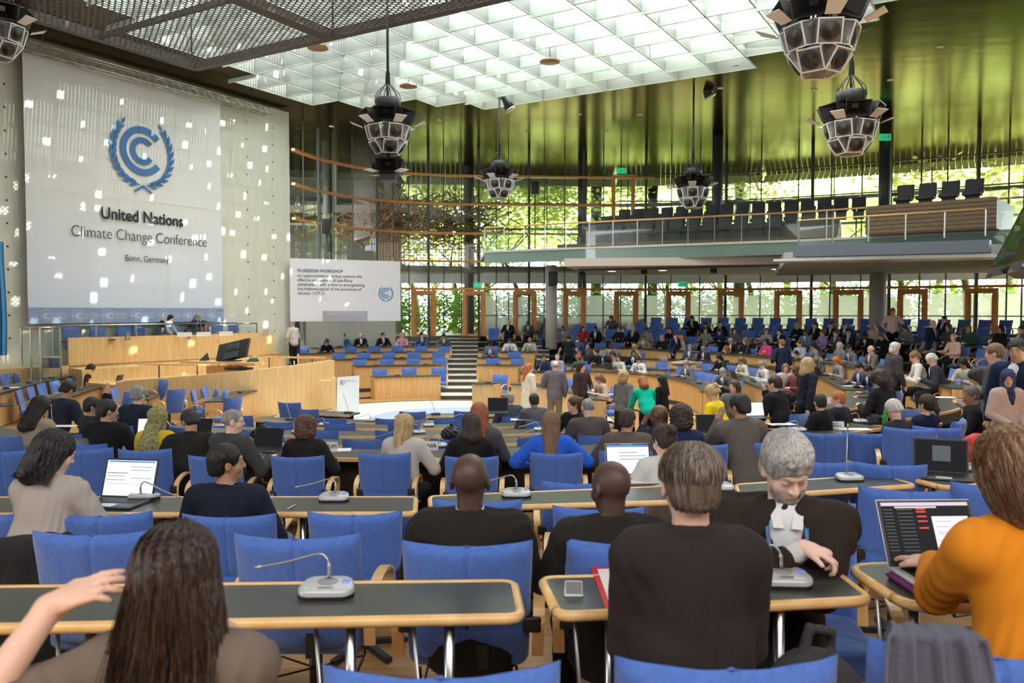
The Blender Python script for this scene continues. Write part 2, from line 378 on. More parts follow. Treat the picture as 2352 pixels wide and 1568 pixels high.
# ================================================================ glass facade
FP = cat_rom([(-8.95, 32.3, 0), (-8.1, 35.1, 0), (-6.2, 37.6, 0), (-3.3, 38.9, 0), (0.5, 39.3, 0), (4.1, 39.5, 0), (10.2, 39.4, 0), (15.8, 36.9, 0), (21.2, 33.9, 0), (28, 29.5, 0)], 24)
def fpt(px):      # facade point in a pixel column
    k = (px - 1176) / F
    for p, q in zip(FP, FP[1:]):
        if (p.x / p.y - k) * (q.x / q.y - k) <= 0:
            t = (k - p.x / p.y) / ((q.x / q.y - p.x / p.y) or 1); return p.lerp(q, t)
    return FP[-1].copy()
ZF0 = 1.75
def rail(name, x0, x1, z, w, h, m, n=40, off=0):
    mb = MB(); pts = [fpt(x0 + (x1 - x0) * i / n) for i in range(n + 1)]
    for p, q in zip(pts, pts[1:]):
        d = (q - p).normalized(); nn = Vector((d.y, -d.x, 0)) * off
        mb.bar(p + nn + Vector((0, 0, z)), q + nn + Vector((0, 0, z)) + d * .01, w, h)
    return struct(name, mb, m)
k = 0
for z, x0, x1 in ((9.42, 672, 1500), (8.06, 672, 1420), (6.68, 672, 1420), (5.35, 900, 1120)):
    k += 1; rail(f'trim_{k}', x0, x1, z, .16, .10, W_FRAME, off=.1)
rail('trim_5', 915, 2352, 4.02, .14, .12, W_FRAME, off=.08)
for i, z in enumerate((9.62, 8.3, 7.0, 5.0)): rail(f'trim_{6 + i}', 1420, 2352, z, .05, .06, MUL)
rail('trim_10', 915, 2352, 2.75, .04, .045, MUL)
# mullions
mx = [700, 735, 768, 812, 868, 905, 940, 985, 1020, 1060, 1100, 1140, 1168, 1215, 1250, 1296, 1340, 1385, 1425, 1482, 1540, 1606, 1665, 1745, 1830, 1862, 1905, 1975, 2040, 2110, 2170, 2240, 2310, 2345]
for i, x in enumerate(mx):
    p = fpt(x); mb = MB(); wd = .12 if i % 3 == 1 else .05
    mb.bar(p + Vector((0, 0, ZF0 - .2)), p + Vector((0, 0, CEIL)), wd, wd); struct(f'window_{i + 1}_mullion', mb, MUL)
mx2 = [672] + mx + [2360]
gi = 0
DOORS = [(945, 1000), (1062, 1115), (1178, 1232), (1293, 1345), (1410, 1465), (1528, 1585), (1648, 1708), (1778, 1842), (1913, 1983), (2060, 2130), (2215, 2292)]
for a, b in zip(mx2, mx2[1:]):
    p, q = fpt(a), fpt(b); gi += 1
    mb = MB(); mb.add([p + Vector((0, 0, 4.05)), q + Vector((0, 0, 4.05)), q + Vector((0, 0, CEIL)), p + Vector((0, 0, CEIL))], [(0, 1, 2, 3)])
    if a < 915: mb.add([p + Vector((0, 0, ZF0)), q + Vector((0, 0, ZF0)), q + Vector((0, 0, 4.05)), p + Vector((0, 0, 4.05))], [(0, 1, 2, 3)])
    struct(f'window_{gi}', mb, GLASS)
# ground-floor screens between the doors: clear glass above, a frosted band below
edges = [915] + [v for d in DOORS for v in d] + [2360]
for i in range(0, len(edges), 2):
    p, q = fpt(edges[i]), fpt(edges[i + 1]); mb = MB()
    fz = 3.72
    mb.add([p + Vector((0, 0, ZF0)), q + Vector((0, 0, ZF0)), q + Vector((0, 0, fz)), p + Vector((0, 0, fz))], [(0, 1, 2, 3)], 0 if i > 2 else 1)
    mb.add([p + Vector((0, 0, fz)), q + Vector((0, 0, fz)), q + Vector((0, 0, 4.0)), p + Vector((0, 0, 4.0))], [(0, 1, 2, 3)], 1)
    struct(f'window_{gi + 1 + i // 2}', mb, [FROST, GLASS])
for i, (a, b) in enumerate(DOORS):
    p, q = fpt(a), fpt(b); d = (q - p).normalized(); L_ = (q - p).length; M = Matrix.Translation((p + Vector((0, 0, ZF0)))) @ Matrix(((d.x, -d.y, 0, 0), (d.y, d.x, 0, 0), (0, 0, 1, 0), (0, 0, 0, 1)))
    H = 2.2; fw = .17
    mb = MB(); mb.box(0, fw, -.1, .1, 0, H, M=M); mb.box(L_ - fw, L_, -.1, .1, 0, H, M=M); mb.box(fw, L_ - fw, -.1, .1, H - fw, H, M=M)
    dr = mb.build(f'door_{i + 1}', W_FRAME, kind='structure')
    mb = MB(); mb.box(fw, fw + .07, -.04, .04, 0, H - fw, M=M); mb.box(L_ - fw - .07, L_ - fw, -.04, .04, 0, H - fw, M=M); mb.box(fw, L_ - fw, -.04, .04, 0, .12, M=M); mb.box(fw, L_ - fw, -.04, .04, H - fw - .07, H - fw, M=M)
    mb.build('door_leaf', W_FRAME, dr)
    mb = MB(); fz = 1.9
    mb.add([(fw, 0, .1), (L_ - fw, 0, .1), (L_ - fw, 0, fz), (fw, 0, fz)], [(0, 1, 2, 3)], 0 if i > 1 else 1, M=M); mb.add([(fw, 0, fz), (L_ - fw, 0, fz), (L_ - fw, 0, H - fw), (fw, 0, H - fw)], [(0, 1, 2, 3)], 1, M=M)
    mb.build('door_glass', [FROST, GLASS], dr)
    mb = MB(); mb.tube([(fw + .05, -.06, .95), (fw + .05, -.1, .95), (fw + .17, -.1, .95)], .014, 6, M=M); mb.build('door_handle', CHROME, dr)
# columns
def column(name, px, pyt, Y, r, z0, z1, m, seg=20):
    p = at(px, pyt, Y); mb = MB(); mb.lathe([(r, z0), (r, z1)], seg, M=Matrix.Translation((p.x, p.y, 0)))
    return struct(name, mb, m)
for i, (px, Y, r) in enumerate(((1648, 36.4, .24), (2033, 32.9, .24), (1077, 44, .27), (1338, 42, .24), (752, 37.5, .22), (1370, 52, .35), (1700, 50, .35), (1500, 52, .33))):
    column(f'trim_column_{i + 1}', px, 400, Y, r, 1.0 if Y > 40 else 5, CEIL, STEEL_D)
column('trim_column_9', 1266, 700, 34.4, .25, 1.4, 4.9, CONC); column('trim_column_10', 2016, 700, 31.5, .31, 1.4, 4.75, CONC)
# outdoor lower slab and lower storey seen through the glass
mb = MB(); mb.add([(-60, 41.8, 1.6), (60, 41.8, 1.6), (60, 120, 1.6), (-60, 120, 1.6)], [(0, 1, 2, 3)]); mb.add([(-60, 26, 1.4), (-9.3, 34, 1.4), (-9.3, 41.8, 1.4), (-60, 41.8, 1.4)], [(0, 1, 2, 3)]); mb.add([(28, 26, 1.4), (60, 26, 1.4), (60, 41.8, 1.4), (22, 41.8, 1.4)], [(0, 1, 2, 3)])
struct('terrain', mb, mat('lawn', (.30, .42, .14), .9, var=(2, .3)))
def strip(name, pts, z0, z1, m, th=.2):
    mb = MB()
    for p, q in zip(pts, pts[1:]):
        p = Vector((*p, 0)); q = Vector((*q, 0)); mb.bar(p + Vector((0, 0, (z0 + z1) / 2)), q + Vector((0, 0, (z0 + z1) / 2)), th, z1 - z0)
    return struct(name, mb, m)
OF = [(-14, 43), (-6, 46), (6, 47), (14, 45.5), (24, 40.5), (34, 34)]
strip('trim_outer_parapet', OF, 4.55, 5.45, CONC, .3)
strip('trim_outer_transom', OF, 8.95, 9.15, MUL, .1); strip('trim_outer_handrail', OF, 7.6, 7.72, mat('grey_rail', (.45, .45, .43), .5), .08)
# white sun-shade louvres along the outer eaves
mb = MB()
for p, q in zip(OF, OF[1:]):
    p = Vector((*p, 0)); q = Vector((*q, 0)); n = int((q - p).length / .28)
    for k in range(n):
        c = p.lerp(q, (k + .5) / n); d = (q - p).normalized(); nn = Vector((d.y, -d.x, 0))
        mb.bar(c + nn * .2 + Vector((0, 0, 10.1)), c - nn * 2.2 + Vector((0, 0, 11.2)), .262, .03)
struct('trim_sunshade', mb, MATS_LOUVRE)
for i in range(13):
    t = i / 12 * (len(OF) - 1); k = min(int(t), len(OF) - 2); p = Vector((*OF[k], 0)).lerp(Vector((*OF[k + 1], 0)), t - k)
    mb = MB(); mb.bar(p + Vector((0, 0, 1.6)), p + Vector((0, 0, 10.6)), .05, .05); struct(f'window_{80 + i}_mullion', mb, MUL)
# lower corridor ceiling beyond the doors (pale band over the door heads)
mb = MB()
pts = [fpt(x) for x in range(915, 2361, 60)]
for p, q in zip(pts, pts[1:]):
    n0 = (p - Vector((0, 19, 0))).normalized() * 2.6; n1 = (q - Vector((0, 19, 0))).normalized() * 2.6
    mb.add([p + n0 * .12 + Vector((0, 0, 4.95)), q + n1 * .12 + Vector((0, 0, 4.95)), q + n1 + Vector((0, 0, 4.95)), p + n0 + Vector((0, 0, 4.95)), p + n0 * .12 + Vector((0, 0, 5.15)), q + n1 * .12 + Vector((0, 0, 5.15)), q + n1 + Vector((0, 0, 5.15)), p + n0 + Vector((0, 0, 5.15))], [(0, 3, 2, 1), (4, 5, 6, 7), (0, 1, 5, 4)])
struct('floor_upper_gallery', mb, CONC)
# ================================================================ trees outside
LEAF = bpy.data.materials.new('spring_leaves'); LEAF.use_nodes = True; N, L = nt(LEAF); N.remove(N['Principled BSDF'])
oi = N.new('ShaderNodeObjectInfo'); tl = N.new('ShaderNodeBsdfTranslucent'); df = N.new('ShaderNodeBsdfDiffuse'); mx_ = N.new('ShaderNodeMixShader'); mx_.inputs[0].default_value = .45
L.new(oi.outputs['Color'], tl.inputs[0]); L.new(oi.outputs['Color'], df.inputs[0]); L.new(tl.outputs[0], mx_.inputs[1]); L.new(df.outputs[0], mx_.inputs[2]); L.new(mx_.outputs[0], N['Material Output'].inputs[0])
BARK = mat('bark', (.13, .09, .06), .9, bump=(6, .5, (1, 1, .2)))
def tree_meshes(seed, n_leaf=1900):
    r = random.Random(seed); tb = MB(); ends = []
    def branch(p, d, L_, rad, lev):
        pts = [p]; rr_ = [rad]
        for k in range(4):
            d = (d + Vector((r.uniform(-.16, .16), r.uniform(-.16, .16), r.uniform(-.05, .12)))).normalized(); pts.append(pts[-1] + d * L_ / 4); rr_.append(rad * (1 - .16 * (k + 1)))
        tb.tube(pts, rr_, 6 if lev < 2 else 4)
        if lev >= 3: ends.append((pts[-1], L_)); return
        if lev == 2: ends.append((pts[2], L_))
        for k in range(3 if lev else 5):
            a = r.uniform(0, 6.28); q = pts[r.choice((2, 3, 4)) if k else 4]
            branch(q, (d * .7 + Vector((math.cos(a), math.sin(a), r.uniform(0, .5))) * .75).normalized(), L_ * .62, rr_[-1] * .7, lev + 1)
    branch(Vector((0, 0, 0)), Vector((0, 0, 1)), 5.2, .22, 0)
    lb = MB()
    for k in range(n_leaf):
        e, L_ = r.choice(ends); c = e + Vector((r.gauss(0, .75), r.gauss(0, .75), r.gauss(0, .55))); s = r.uniform(.10, .2)
        a = Vector((r.gauss(0, 1), r.gauss(0, 1), r.gauss(0, .5))).normalized(); b = a.orthogonal().normalized(); 
        lb.add([c - a * s, c + b * s * .6, c + a * s, c - b * s * .6], [(0, 1, 2, 3)])
    return tb.mesh('trunk', BARK), lb.mesh('leaves', LEAF)
TM = [tree_meshes(s) for s in (3, 8, 21)]
r2 = random.Random(11); ti = 0
where = ['behind the left glass bays', 'behind the stick sculpture', 'beyond the upper gallery door', 'beyond the gallery seats', 'beyond the right-hand windows']
for i, (px, Y, s) in enumerate([(700, 52, 1), (800, 60, 1.2), (880, 50, .8), (960, 62, 1.2), (1040, 54, .9), (1130, 58, 1.25), (1200, 51, .9), (1290, 60, 1.1), (1380, 54, 1), (1460, 62, 1.3), (1540, 52, .9), (1640, 58, 1.2), (1730, 50, .95), (1820, 56, 1.2), (1900, 48, 1), (1990, 54, 1.2), (2060, 46, 1), (2140, 50, 1.25), (2230, 44, 1.1), (2320, 48, 1.3), (2420, 42, 1.1), (2560, 40, 1.2), (2750, 38, 1.2), (1000, 78, 1.5), (1300, 80, 1.6), (1600, 80, 1.6), (1900, 70, 1.5), (2200, 66, 1.5)]):
    p = at(px, 700, Y); tm = TM[i % 3]
    t = thing('tree', 'leafy green tree outside ' + where[min(4, max(0, (px - 650) // 330))], 'tree', (p.x, p.y, 1.6), r2.uniform(0, 6), group='trees outside ' + where[min(4, max(0, (px - 650) // 330))])
    t.scale = (s * 1.25, s * 1.25, s * (1.0 if Y < 57 else .9))
    link('trunk', tm[0], t); g = r2.random(); link('leaves', tm[1], t, color=(.50 + .2 * g, .68 + .1 * g, .14 + .08 * g) if px < 1600 else (.70 + .15 * g, .77 + .1 * g, .36 + .1 * g))  # paler at right: glare of overexposure put into the leaf colour
for i, px in enumerate(range(640, 2500, 62)):
    Y = 49 + (i * 7) % 5; p = at(px, 740, Y - (6 if px > 1900 else 0)); t = link('shrub', TM[i % 3][1], None, 'low green shrub on the lawn outside the glass doors', 'shrub', 'shrubs outside the glass doors', loc=(p.x, p.y, -2.2), rz=i * 1.3, color=(.22, .42, .05)); t.scale = (.9, .7, .62)
# ================================================================ upper gallery on the right
GZ = CZ + 2.5
gl = at(1113, 578, 33.9); ga = at(1300, 570, 32.2); gb = at(1832, 552, 28.6); gc = at(2352, 545, 24.8)
gpts = [(gl.x, gl.y), (ga.x, ga.y), (gb.x, gb.y), (gc.x, gc.y)]
mb = MB(); poly_g = gpts + [(26, 33), (16, 38.2), (10.2, 38.9), (2.0, 38.9), (-1.5, 38.6)]
mb.prism(poly_g, GZ - .12, GZ); struct('floor_gallery', mb, CONC)
strip('trim_gallery_fascia', gpts, GZ - .5, GZ - .06, FASC, .06); strip('trim_gallery_edge', gpts, GZ - .06, GZ + .02, mat('pale_edge', (.6, .6, .54), .5), .14)
in_ = [(p[0] + .6, p[1] + .9) for p in gpts]
strip('trim_gallery_beam', in_[1:], GZ - .85, GZ - .5, STEEL_D, .3)
# soffit box below
a = at(1296, 613, 31.0); b = at(1872, 617, 29.5); sz = CZ + 1.72
mb = MB(); mb.prism([(a.x, a.y), (b.x, b.y), (at(1865, 640, 38.5).x, 38.3), (at(1352, 640, 38.6).x, 38.6)], sz, sz + .3); struct('ceiling_soffit', mb, SOFF)
for i, (px, py) in enumerate(((1405, 622), (1522, 620), (1782, 617))):
    p = atz(px, py, sz); t = thing('recessed_downlight', ('round lit downlight, leftmost in the pink soffit under the gallery', 'round lit downlight, middle one in the pink soffit under the gallery', 'round lit downlight, rightmost in the pink soffit under the gallery')[i], 'ceiling light', (p.x, p.y, sz), group='soffit downlights')
    mb = MB(); mb.lathe([(.2, -.02), (.22, -.01), (.22, .02)], 20); mb.build('trim_ring', WHITE, t); mb = MB(); mb.lathe([(.001, -.025), (.16, -.022)], 20); mb.build('diffuser', mat('lamp_glow', (1, .9, .75), .5, emit=((1, .85, .62), 3)), t)
for i, (px, py) in enumerate(((1337, 622), (1479, 617), (1638, 614), (1811, 612))):
    p = atz(px, py, sz); t = thing('ceiling_speaker', 'small black loudspeaker under the gallery soffit, %s from the left' % ORD[i], 'speaker', (p.x, p.y, sz))
    mb = MB(); mb.rbox(-.13, .13, -.1, .1, -.22, -.04, .02); mb.build('cabinet', BLK, t); mb = MB(); mb.box(-.03, .03, -.03, .03, -.05, .0); mb.build('bracket', STEEL_D, t)
    mb = MB(); mb.lathe([(.07, 0), (.06, .01)], 14, M=Matrix.Translation((0, -.1, -.13)) @ Matrix.Rotation(R(90), 4, 'X')); mb.build('cone', mat('speaker_cone', (.05, .045, .04), .6), t)
# balustrade of glass panels with posts and a wooden handrail
def balustrade(name, label, pts, z, h, npan, glass=RAILG, railm=W_EDGE, post=CHROME, hr=.035, cat='railing', infill=True):
    t = thing(name, label, cat, (*pts[0][:2], z)); o = Vector((*pts[0][:2], z)); hb = MB()
    P = [Vector((*p[:2], 0)) for p in pts]; T = sum((q - p).length for p, q in zip(P, P[1:]))
    for p, q in zip(P, P[1:]): hb.tube([p - Vector((o.x, o.y, -h)), q - Vector((o.x, o.y, -h))], hr, 8)
    hb.build('handrail', railm, t); n = 0
    for p, q in zip(P, P[1:]):
        k = max(1, round(npan * (q - p).length / T))
        for i in range(k):
            a_ = p.lerp(q, i / k) - Vector((o.x, o.y, 0)); b_ = p.lerp(q, (i + 1) / k) - Vector((o.x, o.y, 0)); d = (b_ - a_).normalized() * .03
            mb = MB(); mb.bar(a_, a_ + Vector((0, 0, h - .02)), .04, .04); mb.build('post', post, t)
            if infill:
                mb = MB(); mb.add([a_ + d + Vector((0, 0, .06)), b_ - d + Vector((0, 0, .06)), b_ - d + Vector((0, 0, h - .1)), a_ + d + Vector((0, 0, h - .1))], [(0, 1, 2, 3)]); mb.build('glass_panel', glass, t)
    mb = MB(); mb.bar(P[-1] - Vector((o.x, o.y, 0)), P[-1] - Vector((o.x, o.y, -h + .02)), .04, .04); mb.build('post', post, t)
    return t
balustrade('gallery_balustrade', 'long glass balustrade with wooden handrail along the upper gallery edge', [gl, ga, gb, gc], GZ, .98, 19)
# tiers and seats
SEATM = mat('charcoal_seat', (.055, .055, .065), .75, bump=(20, .3))
def gdir(t): return ga.lerp(gb, t)
ex = (gb - ga).normalized(); ex.z = 0; ey = Vector((-ex.y, ex.x, 0))
L_g = (gb - ga).length
tb = MB()
for k in range(3):
    M = Matrix(((ex.x, ey.x, 0, ga.x), (ex.y, ey.y, 0, ga.y), (0, 0, 1, 0), (0, 0, 0, 1)))
    tb.box(-1 + k * .5, L_g + 1.2, 1.6 + k * 1.0, 5.4, GZ, GZ + .3 + k * .38, M=M)
struct('floor_gallery_tiers', tb, W_DARK)
def gseat_mesh():
    a_ = MB(); a_.rbox(-.26, .26, -.06, .06, .42, .92, .04, M=Matrix.Rotation(R(-10), 4, 'X')); b_ = MB(); b_.rbox(-.26, .26, -.45, .0, .34, .46, .04); c_ = MB(); c_.box(-.2, .2, -.2, -.14, 0, .36)
    return a_.mesh('backrest', SEATM), b_.mesh('seat', SEATM), c_.mesh('base', STEEL_D)
GS = gseat_mesh()
def gseat(p, z, rz, label, group):
    t = thing('gallery_chair', label, 'seat', (p.x, p.y, z), rz, group); link('backrest', GS[0], t); link('seat', GS[1], t); link('base', GS[2], t); return t
rzg = math.atan2(ex.y, ex.x)
for k in range(3):
    nm = ('lowest', 'middle', 'highest')[k]; n = (13, 15, 16)[k]
    for i in range(n):
        p = ga + ex * (.1 + k * .5 + i * .63) + ey * (1.6 + k * 1.0 + .62); gseat(p, GZ + .3 + k * .38, rzg, f'charcoal gallery seat, {ORD[i]} from the left in the {nm} gallery tier', f'{nm} tier of gallery seats')
# slatted wooden control booth further right with four seats on it
bx0 = at(2055, 520, 26.2); bx1 = at(2262, 520, 24.6); dd = (bx1 - bx0); dd.z = 0; LL = dd.length; dd.normalize(); MM = Matrix(((dd.x, -dd.y, 0, bx0.x), (dd.y, dd.x, 0, bx0.y), (0, 0, 1, 0), (0, 0, 0, 1)))
b0 = thing('wooden_gallery_box', 'dark wooden slatted box projecting over the right gallery', 'seating box', (0, 0, 0))
mb = MB()
for k in range(7): mb.box(-.9, LL + .3, 0, .05, GZ + .05 + k * .13, GZ + .16 + k * .13, M=MM)
mb.build('slatted_front', W_DARK, b0); mb = MB(); mb.box(-.9, LL + .3, .05, 3.4, GZ, GZ + .95, M=MM); mb.build('body', W_DARK, b0)
for i in range(4):
    p = MM @ Vector((.15 + i * .66, .55, 0)); gseat(p, GZ + .72, math.atan2(dd.y, dd.x), 'charcoal seat on the slatted wooden box, %s from the left' % ORD[i], 'seats on the wooden box')
# steel walkway beam nearer on the right
p0 = at(1827, 566, 24.5); p1 = at(2275, 552, 21.5); BM = mat('blue_grey_steel', (.13, .16, .20), .45, .2)
mb = MB(); mb.bar(p0 - Vector((0, 0, .16)), p1 - Vector((0, 0, .16)), .45, .33); struct('trim_walkway_beam', mb, BM)
q0 = at(1790, 600, 25.2); q1 = at(2290, 590, 22); mb = MB(); mb.bar(q0, q1, 1.3, .07); struct('ceiling_walkway_edge', mb, mat('pale_metal', (.6, .6, .58), .35, .5))
balustrade('walkway_railing', 'open steel railing with wooden handrail above the blue-grey walkway beam', [at(1835, 560, 24.4), at(2262, 556, 21.6)], p0.z + .05, .72, 5, infill=False, hr=.022)
mb = MB(); mb.prism([(p0.x, p0.y + 1), (p1.x + 1.2, p1.y + .6), (23, 30), (11, 34)], CZ + 1.5, CZ + 1.85); struct('ceiling_gallery_underside', mb, CONC)
s0 = Vector((13.3, 16.5, 0)); mb = MB(); mb.prism([(at(2290, 600, 20.5).x, 20.5), (20, 16), (24, 26), (16.5, 26.5)], CZ + 1.05, CZ + 1.3)
struct('ceiling_right_canopy', mb, mat('canopy_grey', (.35, .34, .32), .6))
# large green glass fin leaning at the far right
mb = MB(); mb.add([at(2262, 640, 17), at(2352, 470, 14), at(2400, 420, 13.6), at(2420, 600, 14.6)], [(0, 1, 2, 3)]); mb.add([at(2262, 640, 17) + Vector((.05, .05, 0)), at(2352, 470, 14) + Vector((.05, .05, 0)), at(2400, 420, 13.6) + Vector((.05, .05, 0)), at(2420, 600, 14.6) + Vector((.05, .05, 0))], [(3, 2, 1, 0)])
struct('window_leaning_fin', mb, glassy('green_glass', (.62, .85, .5), frost=.35, fcol=(.4, .65, .3)))
# upper door in the glass wall beside the gallery
p, q = at(1405, 402, 39.0), at(1458, 402, 39.0); H = p.z - GZ; mb = MB(); M = Matrix.Translation((p.x, p.y, GZ)); L_ = q.x - p.x
mb.box(0, .17, -.1, .1, 0, H, M=M); mb.box(L_ - .17, L_, -.1, .1, 0, H, M=M); mb.box(.17, L_ - .17, -.1, .1, H - .17, H, M=M); dr = mb.build('door_12', W_FRAME, kind='structure')
mb = MB(); mb.add([(.17, 0, 0), (L_ - .17, 0, 0), (L_ - .17, 0, H - .17), (.17, 0, H - .17)], [(0, 1, 2, 3)], M=M); mb.build('door_glass', GLASS, dr)
# ================================================================ stick sculpture beyond the left glass
r3 = random.Random(4); mb = MB(); c0 = at(960, 505, 41.6)
for k in range(330):
    a = r3.uniform(0, 6.28); u = r3.gauss(0, 1); L_ = r3.uniform(.8, 2.6)
    c = c0 + Vector((u * 2.1 + r3.uniform(-.3, .3), r3.uniform(-.9, .9), -abs(u) * .1 + r3.gauss(0, .55))); d = Vector((math.cos(a), r3.uniform(-.3, .3), math.sin(a) * .5 + r3.uniform(-.1, .3))).normalized()
    mb.tube([c - d * L_ / 2, c + Vector((0, 0, r3.uniform(-.12, .12))), c + d * L_ / 2], [.035, .03, .015], 4)
for k in range(16):
    c = c0 + Vector((r3.uniform(-3, 3.4), r3.uniform(-.4, .4), .3)); mb.tube([c, c + Vector((r3.uniform(-.4, .4), 0, r3.uniform(1.2, 2.6)))], [.03, .01], 4)
mb.build('stick_sculpture', mat('dry_sticks', (.22, .13, .07), .85), None, label='tangled nest-like sculpture of brown sticks behind the left glass wall', cat='sculpture')
mb = MB()   # wooden grid screen beneath it
for k in range(34): mb.box(-2.7 + k * .16, -2.66 + k * .16, 0, .03, 0, 1.5)
for k in range(11): mb.box(-2.7, 2.7, .03, .05, k * .15, k * .15 + .035)
mb.build('lattice_screen', mat('lattice_wood', (.30, .18, .10), .7), None, label='brown wooden lattice screen hanging below the stick sculpture', cat='lattice', loc=(at(985, 600, 41.0).x, 41.0, at(985, 628, 41.0).z))

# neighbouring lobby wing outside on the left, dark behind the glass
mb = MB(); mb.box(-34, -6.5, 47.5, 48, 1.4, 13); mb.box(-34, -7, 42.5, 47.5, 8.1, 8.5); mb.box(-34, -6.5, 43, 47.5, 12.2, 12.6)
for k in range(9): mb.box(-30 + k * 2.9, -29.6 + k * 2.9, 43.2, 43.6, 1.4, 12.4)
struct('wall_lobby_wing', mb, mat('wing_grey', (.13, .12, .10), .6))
# ================================================================ emblem + lettering helpers (flat shapes in local x,z; y is depth)
def ring_arc(mb, r0, r1, a0, a1, n=40, y=0, c=(0, 0), mi=0):
    v = []; f = []
    for i in range(n + 1):
        a = R(a0 + (a1 - a0) * i / n)
        for r in (r0, r1): v.append((c[0] + r * math.cos(a), y, c[1] + r * math.sin(a)))
    for i in range(n): f.append((2 * i, 2 * i + 1, 2 * i + 3, 2 * i + 2))
    mb.add(v, f, mi)
def leafshape(mb, p, ang, L_, w, y=0, mi=0):
    d = (math.cos(ang), math.sin(ang)); n = (-d[1], d[0]); v = []
    for (t, s) in ((0, 0), (.3, 1), (.6, .9), (1, 0), (.6, -.9), (.3, -1)): v.append((p[0] + d[0] * L_ * t + n[0] * w * s, y, p[1] + d[1] * L_ * t + n[1] * w * s))
    mb.add(v, [(0, 1, 2, 3, 4, 5)], mi)
def emblem(mb, s, y=0, mi=0):
    """concentric letter Cs inside a laurel wreath; s = wreath half width"""
    ring_arc(mb, .44 * s, .60 * s, 38, 322, y=y, mi=mi); ring_arc(mb, .20 * s, .335 * s, 38, 322, y=y, mi=mi)
    for sg in (1, -1):
        pts = []
        for i in range(22):
            a = R(-84 + 130 * i / 21); rr_ = s * (.80 + .02 * math.sin(i * .3)); pts.append((sg * rr_ * math.cos(a), rr_ * math.sin(a) * 1.03 - .02 * s))
        for p, q in zip(pts, pts[1:]):
            d = Vector((q[0] - p[0], q[1] - p[1])).normalized(); n = Vector((-d.y, d.x)) * .016 * s
            mb.add([(p[0] - n.x, y, p[1] - n.y), (q[0] - n.x, y, q[1] - n.y), (q[0] + n.x, y, q[1] + n.y), (p[0] + n.x, y, p[1] + n.y)], [(0, 1, 2, 3)], mi)
        for i in range(1, 21, 2):
            d = Vector((pts[i + 1][0] - pts[i][0], pts[i + 1][1] - pts[i][1])) if i < 21 else d; a = math.atan2(d.y, d.x)
            for k in (1, -1): leafshape(mb, pts[i], a + k * .42, .24 * s, .042 * s, y, mi)
        leafshape(mb, pts[-1], a, .2 * s, .04 * s, y, mi)
        mb.add([(sg * .02 * s, y, -.84 * s), (sg * .26 * s, y, -1.0 * s), (sg * .22 * s, y, -1.03 * s), (sg * -.04 * s, y, -.87 * s)], [(0, 1, 2, 3)], mi)
_bold = None
def text(name, body, size, m, parent, loc, rot=(R(90), 0, 0), align='CENTER', offset=0, xs=1, spacing=1):
    cu = bpy.data.curves.new(name, 'FONT'); cu.body = body; cu.size = size; cu.align_x = align; cu.offset = offset; cu.extrude = .001; cu.materials.append(m); cu.space_line = spacing
    t = bpy.data.objects.new('tmp', cu); me = bpy.data.meshes.new_from_object(t); bpy.data.objects.remove(t); me.name = name
    o = bpy.data.objects.new(name, me); COL.objects.link(o); o.parent = parent; o.location = loc; o.rotation_euler = rot; o.scale = (xs, 1, 1); return o
INKB = mat('emblem_blue', (.055, .17, .42), .6); INK = mat('ink_black', (.015, .015, .02), .6); GREYI = mat('ink_grey', (.25, .25, .27), .6); WINK = mat('ink_white', (.75, .78, .82), .6)
NAVY = mat('ink_navy', (.03, .04, .2), .6)
# ---------------------------------------------------------------- the big banner
BM_ = Matrix(((WD.x, WN.x * -1, 0, 0), (WD.y, WN.y * -1, 0, 0), (0, 0, 1, 0), (0, 0, 0, 1)))    # local x along the wall, local -y out of the wall
org = wp(-6.62, 2.60, .35)
bn = link('stage_banner', None, None, 'huge white conference banner with blue wreath emblem on the stage wall', 'banner', M=None); bn.matrix_world = Matrix.Translation(org) @ BM_
BWd, BH = 6.66, 7.62
bm = bpy.data.materials.new('banner_cloth'); bm.use_nodes = True; N, L = nt(bm); b = N['Principled BSDF']; b.inputs['Roughness'].default_value = .7
tc = N.new('ShaderNodeTexCoord'); sx = N.new('ShaderNodeSeparateXYZ'); L.new(tc.outputs['Object'], sx.inputs[0]); cr = N.new('ShaderNodeValToRGB'); mr = N.new('ShaderNodeMapRange'); mr.inputs[2].default_value = BH
L.new(sx.outputs[2], mr.inputs[0]); L.new(mr.outputs[0], cr.inputs[0]); cr.color_ramp.elements[0].color = (.60, .66, .78, 1); cr.color_ramp.elements[0].position = .07; cr.color_ramp.elements[1].color = (.72, .72, .72, 1); cr.color_ramp.elements[1].position = .5
L.new(cr.outputs[0], b.inputs['Base Color'])
mb = MB(); mb.sheet(lambda u, v: (u * BWd, -.02 * math.sin(u * 9 + v * 3) * (1 - v) - .012 * math.sin(u * 31), v * BH), 60, 30); 
mb.build('cloth', bm, bn)
BAND = mat('band_blue', (.26, .33, .50), .7)
mb = MB(); mb.add([(0, -.035, 0), (BWd, -.035, 0), (BWd, -.035, .46), (0, -.035, .46)], [(0, 1, 2, 3)]); mb.add([(0, -.03, 3.86), (BWd, -.03, 3.86), (BWd, -.03, 3.875), (0, -.03, 3.875)], [(0, 1, 2, 3)], 1)
mb.build('footer_band', [BAND, WINK], bn)
mb = MB(); emblem(mb, 1.28); o = mb.build('emblem', INKB, bn); o.location = (3.62, -.05, 5.42)
text('lettering', 'United Nations', .50, INK, bn, (3.62, -.05, 3.17), offset=.012, xs=.93)
text('lettering', 'Climate Change Conference', .48, INK, bn, (3.62, -.05, 2.56), offset=-.006, xs=.86)
text('lettering', 'Bonn, Germany', .27, INK, bn, (3.72, -.05, 1.93), xs=.9)
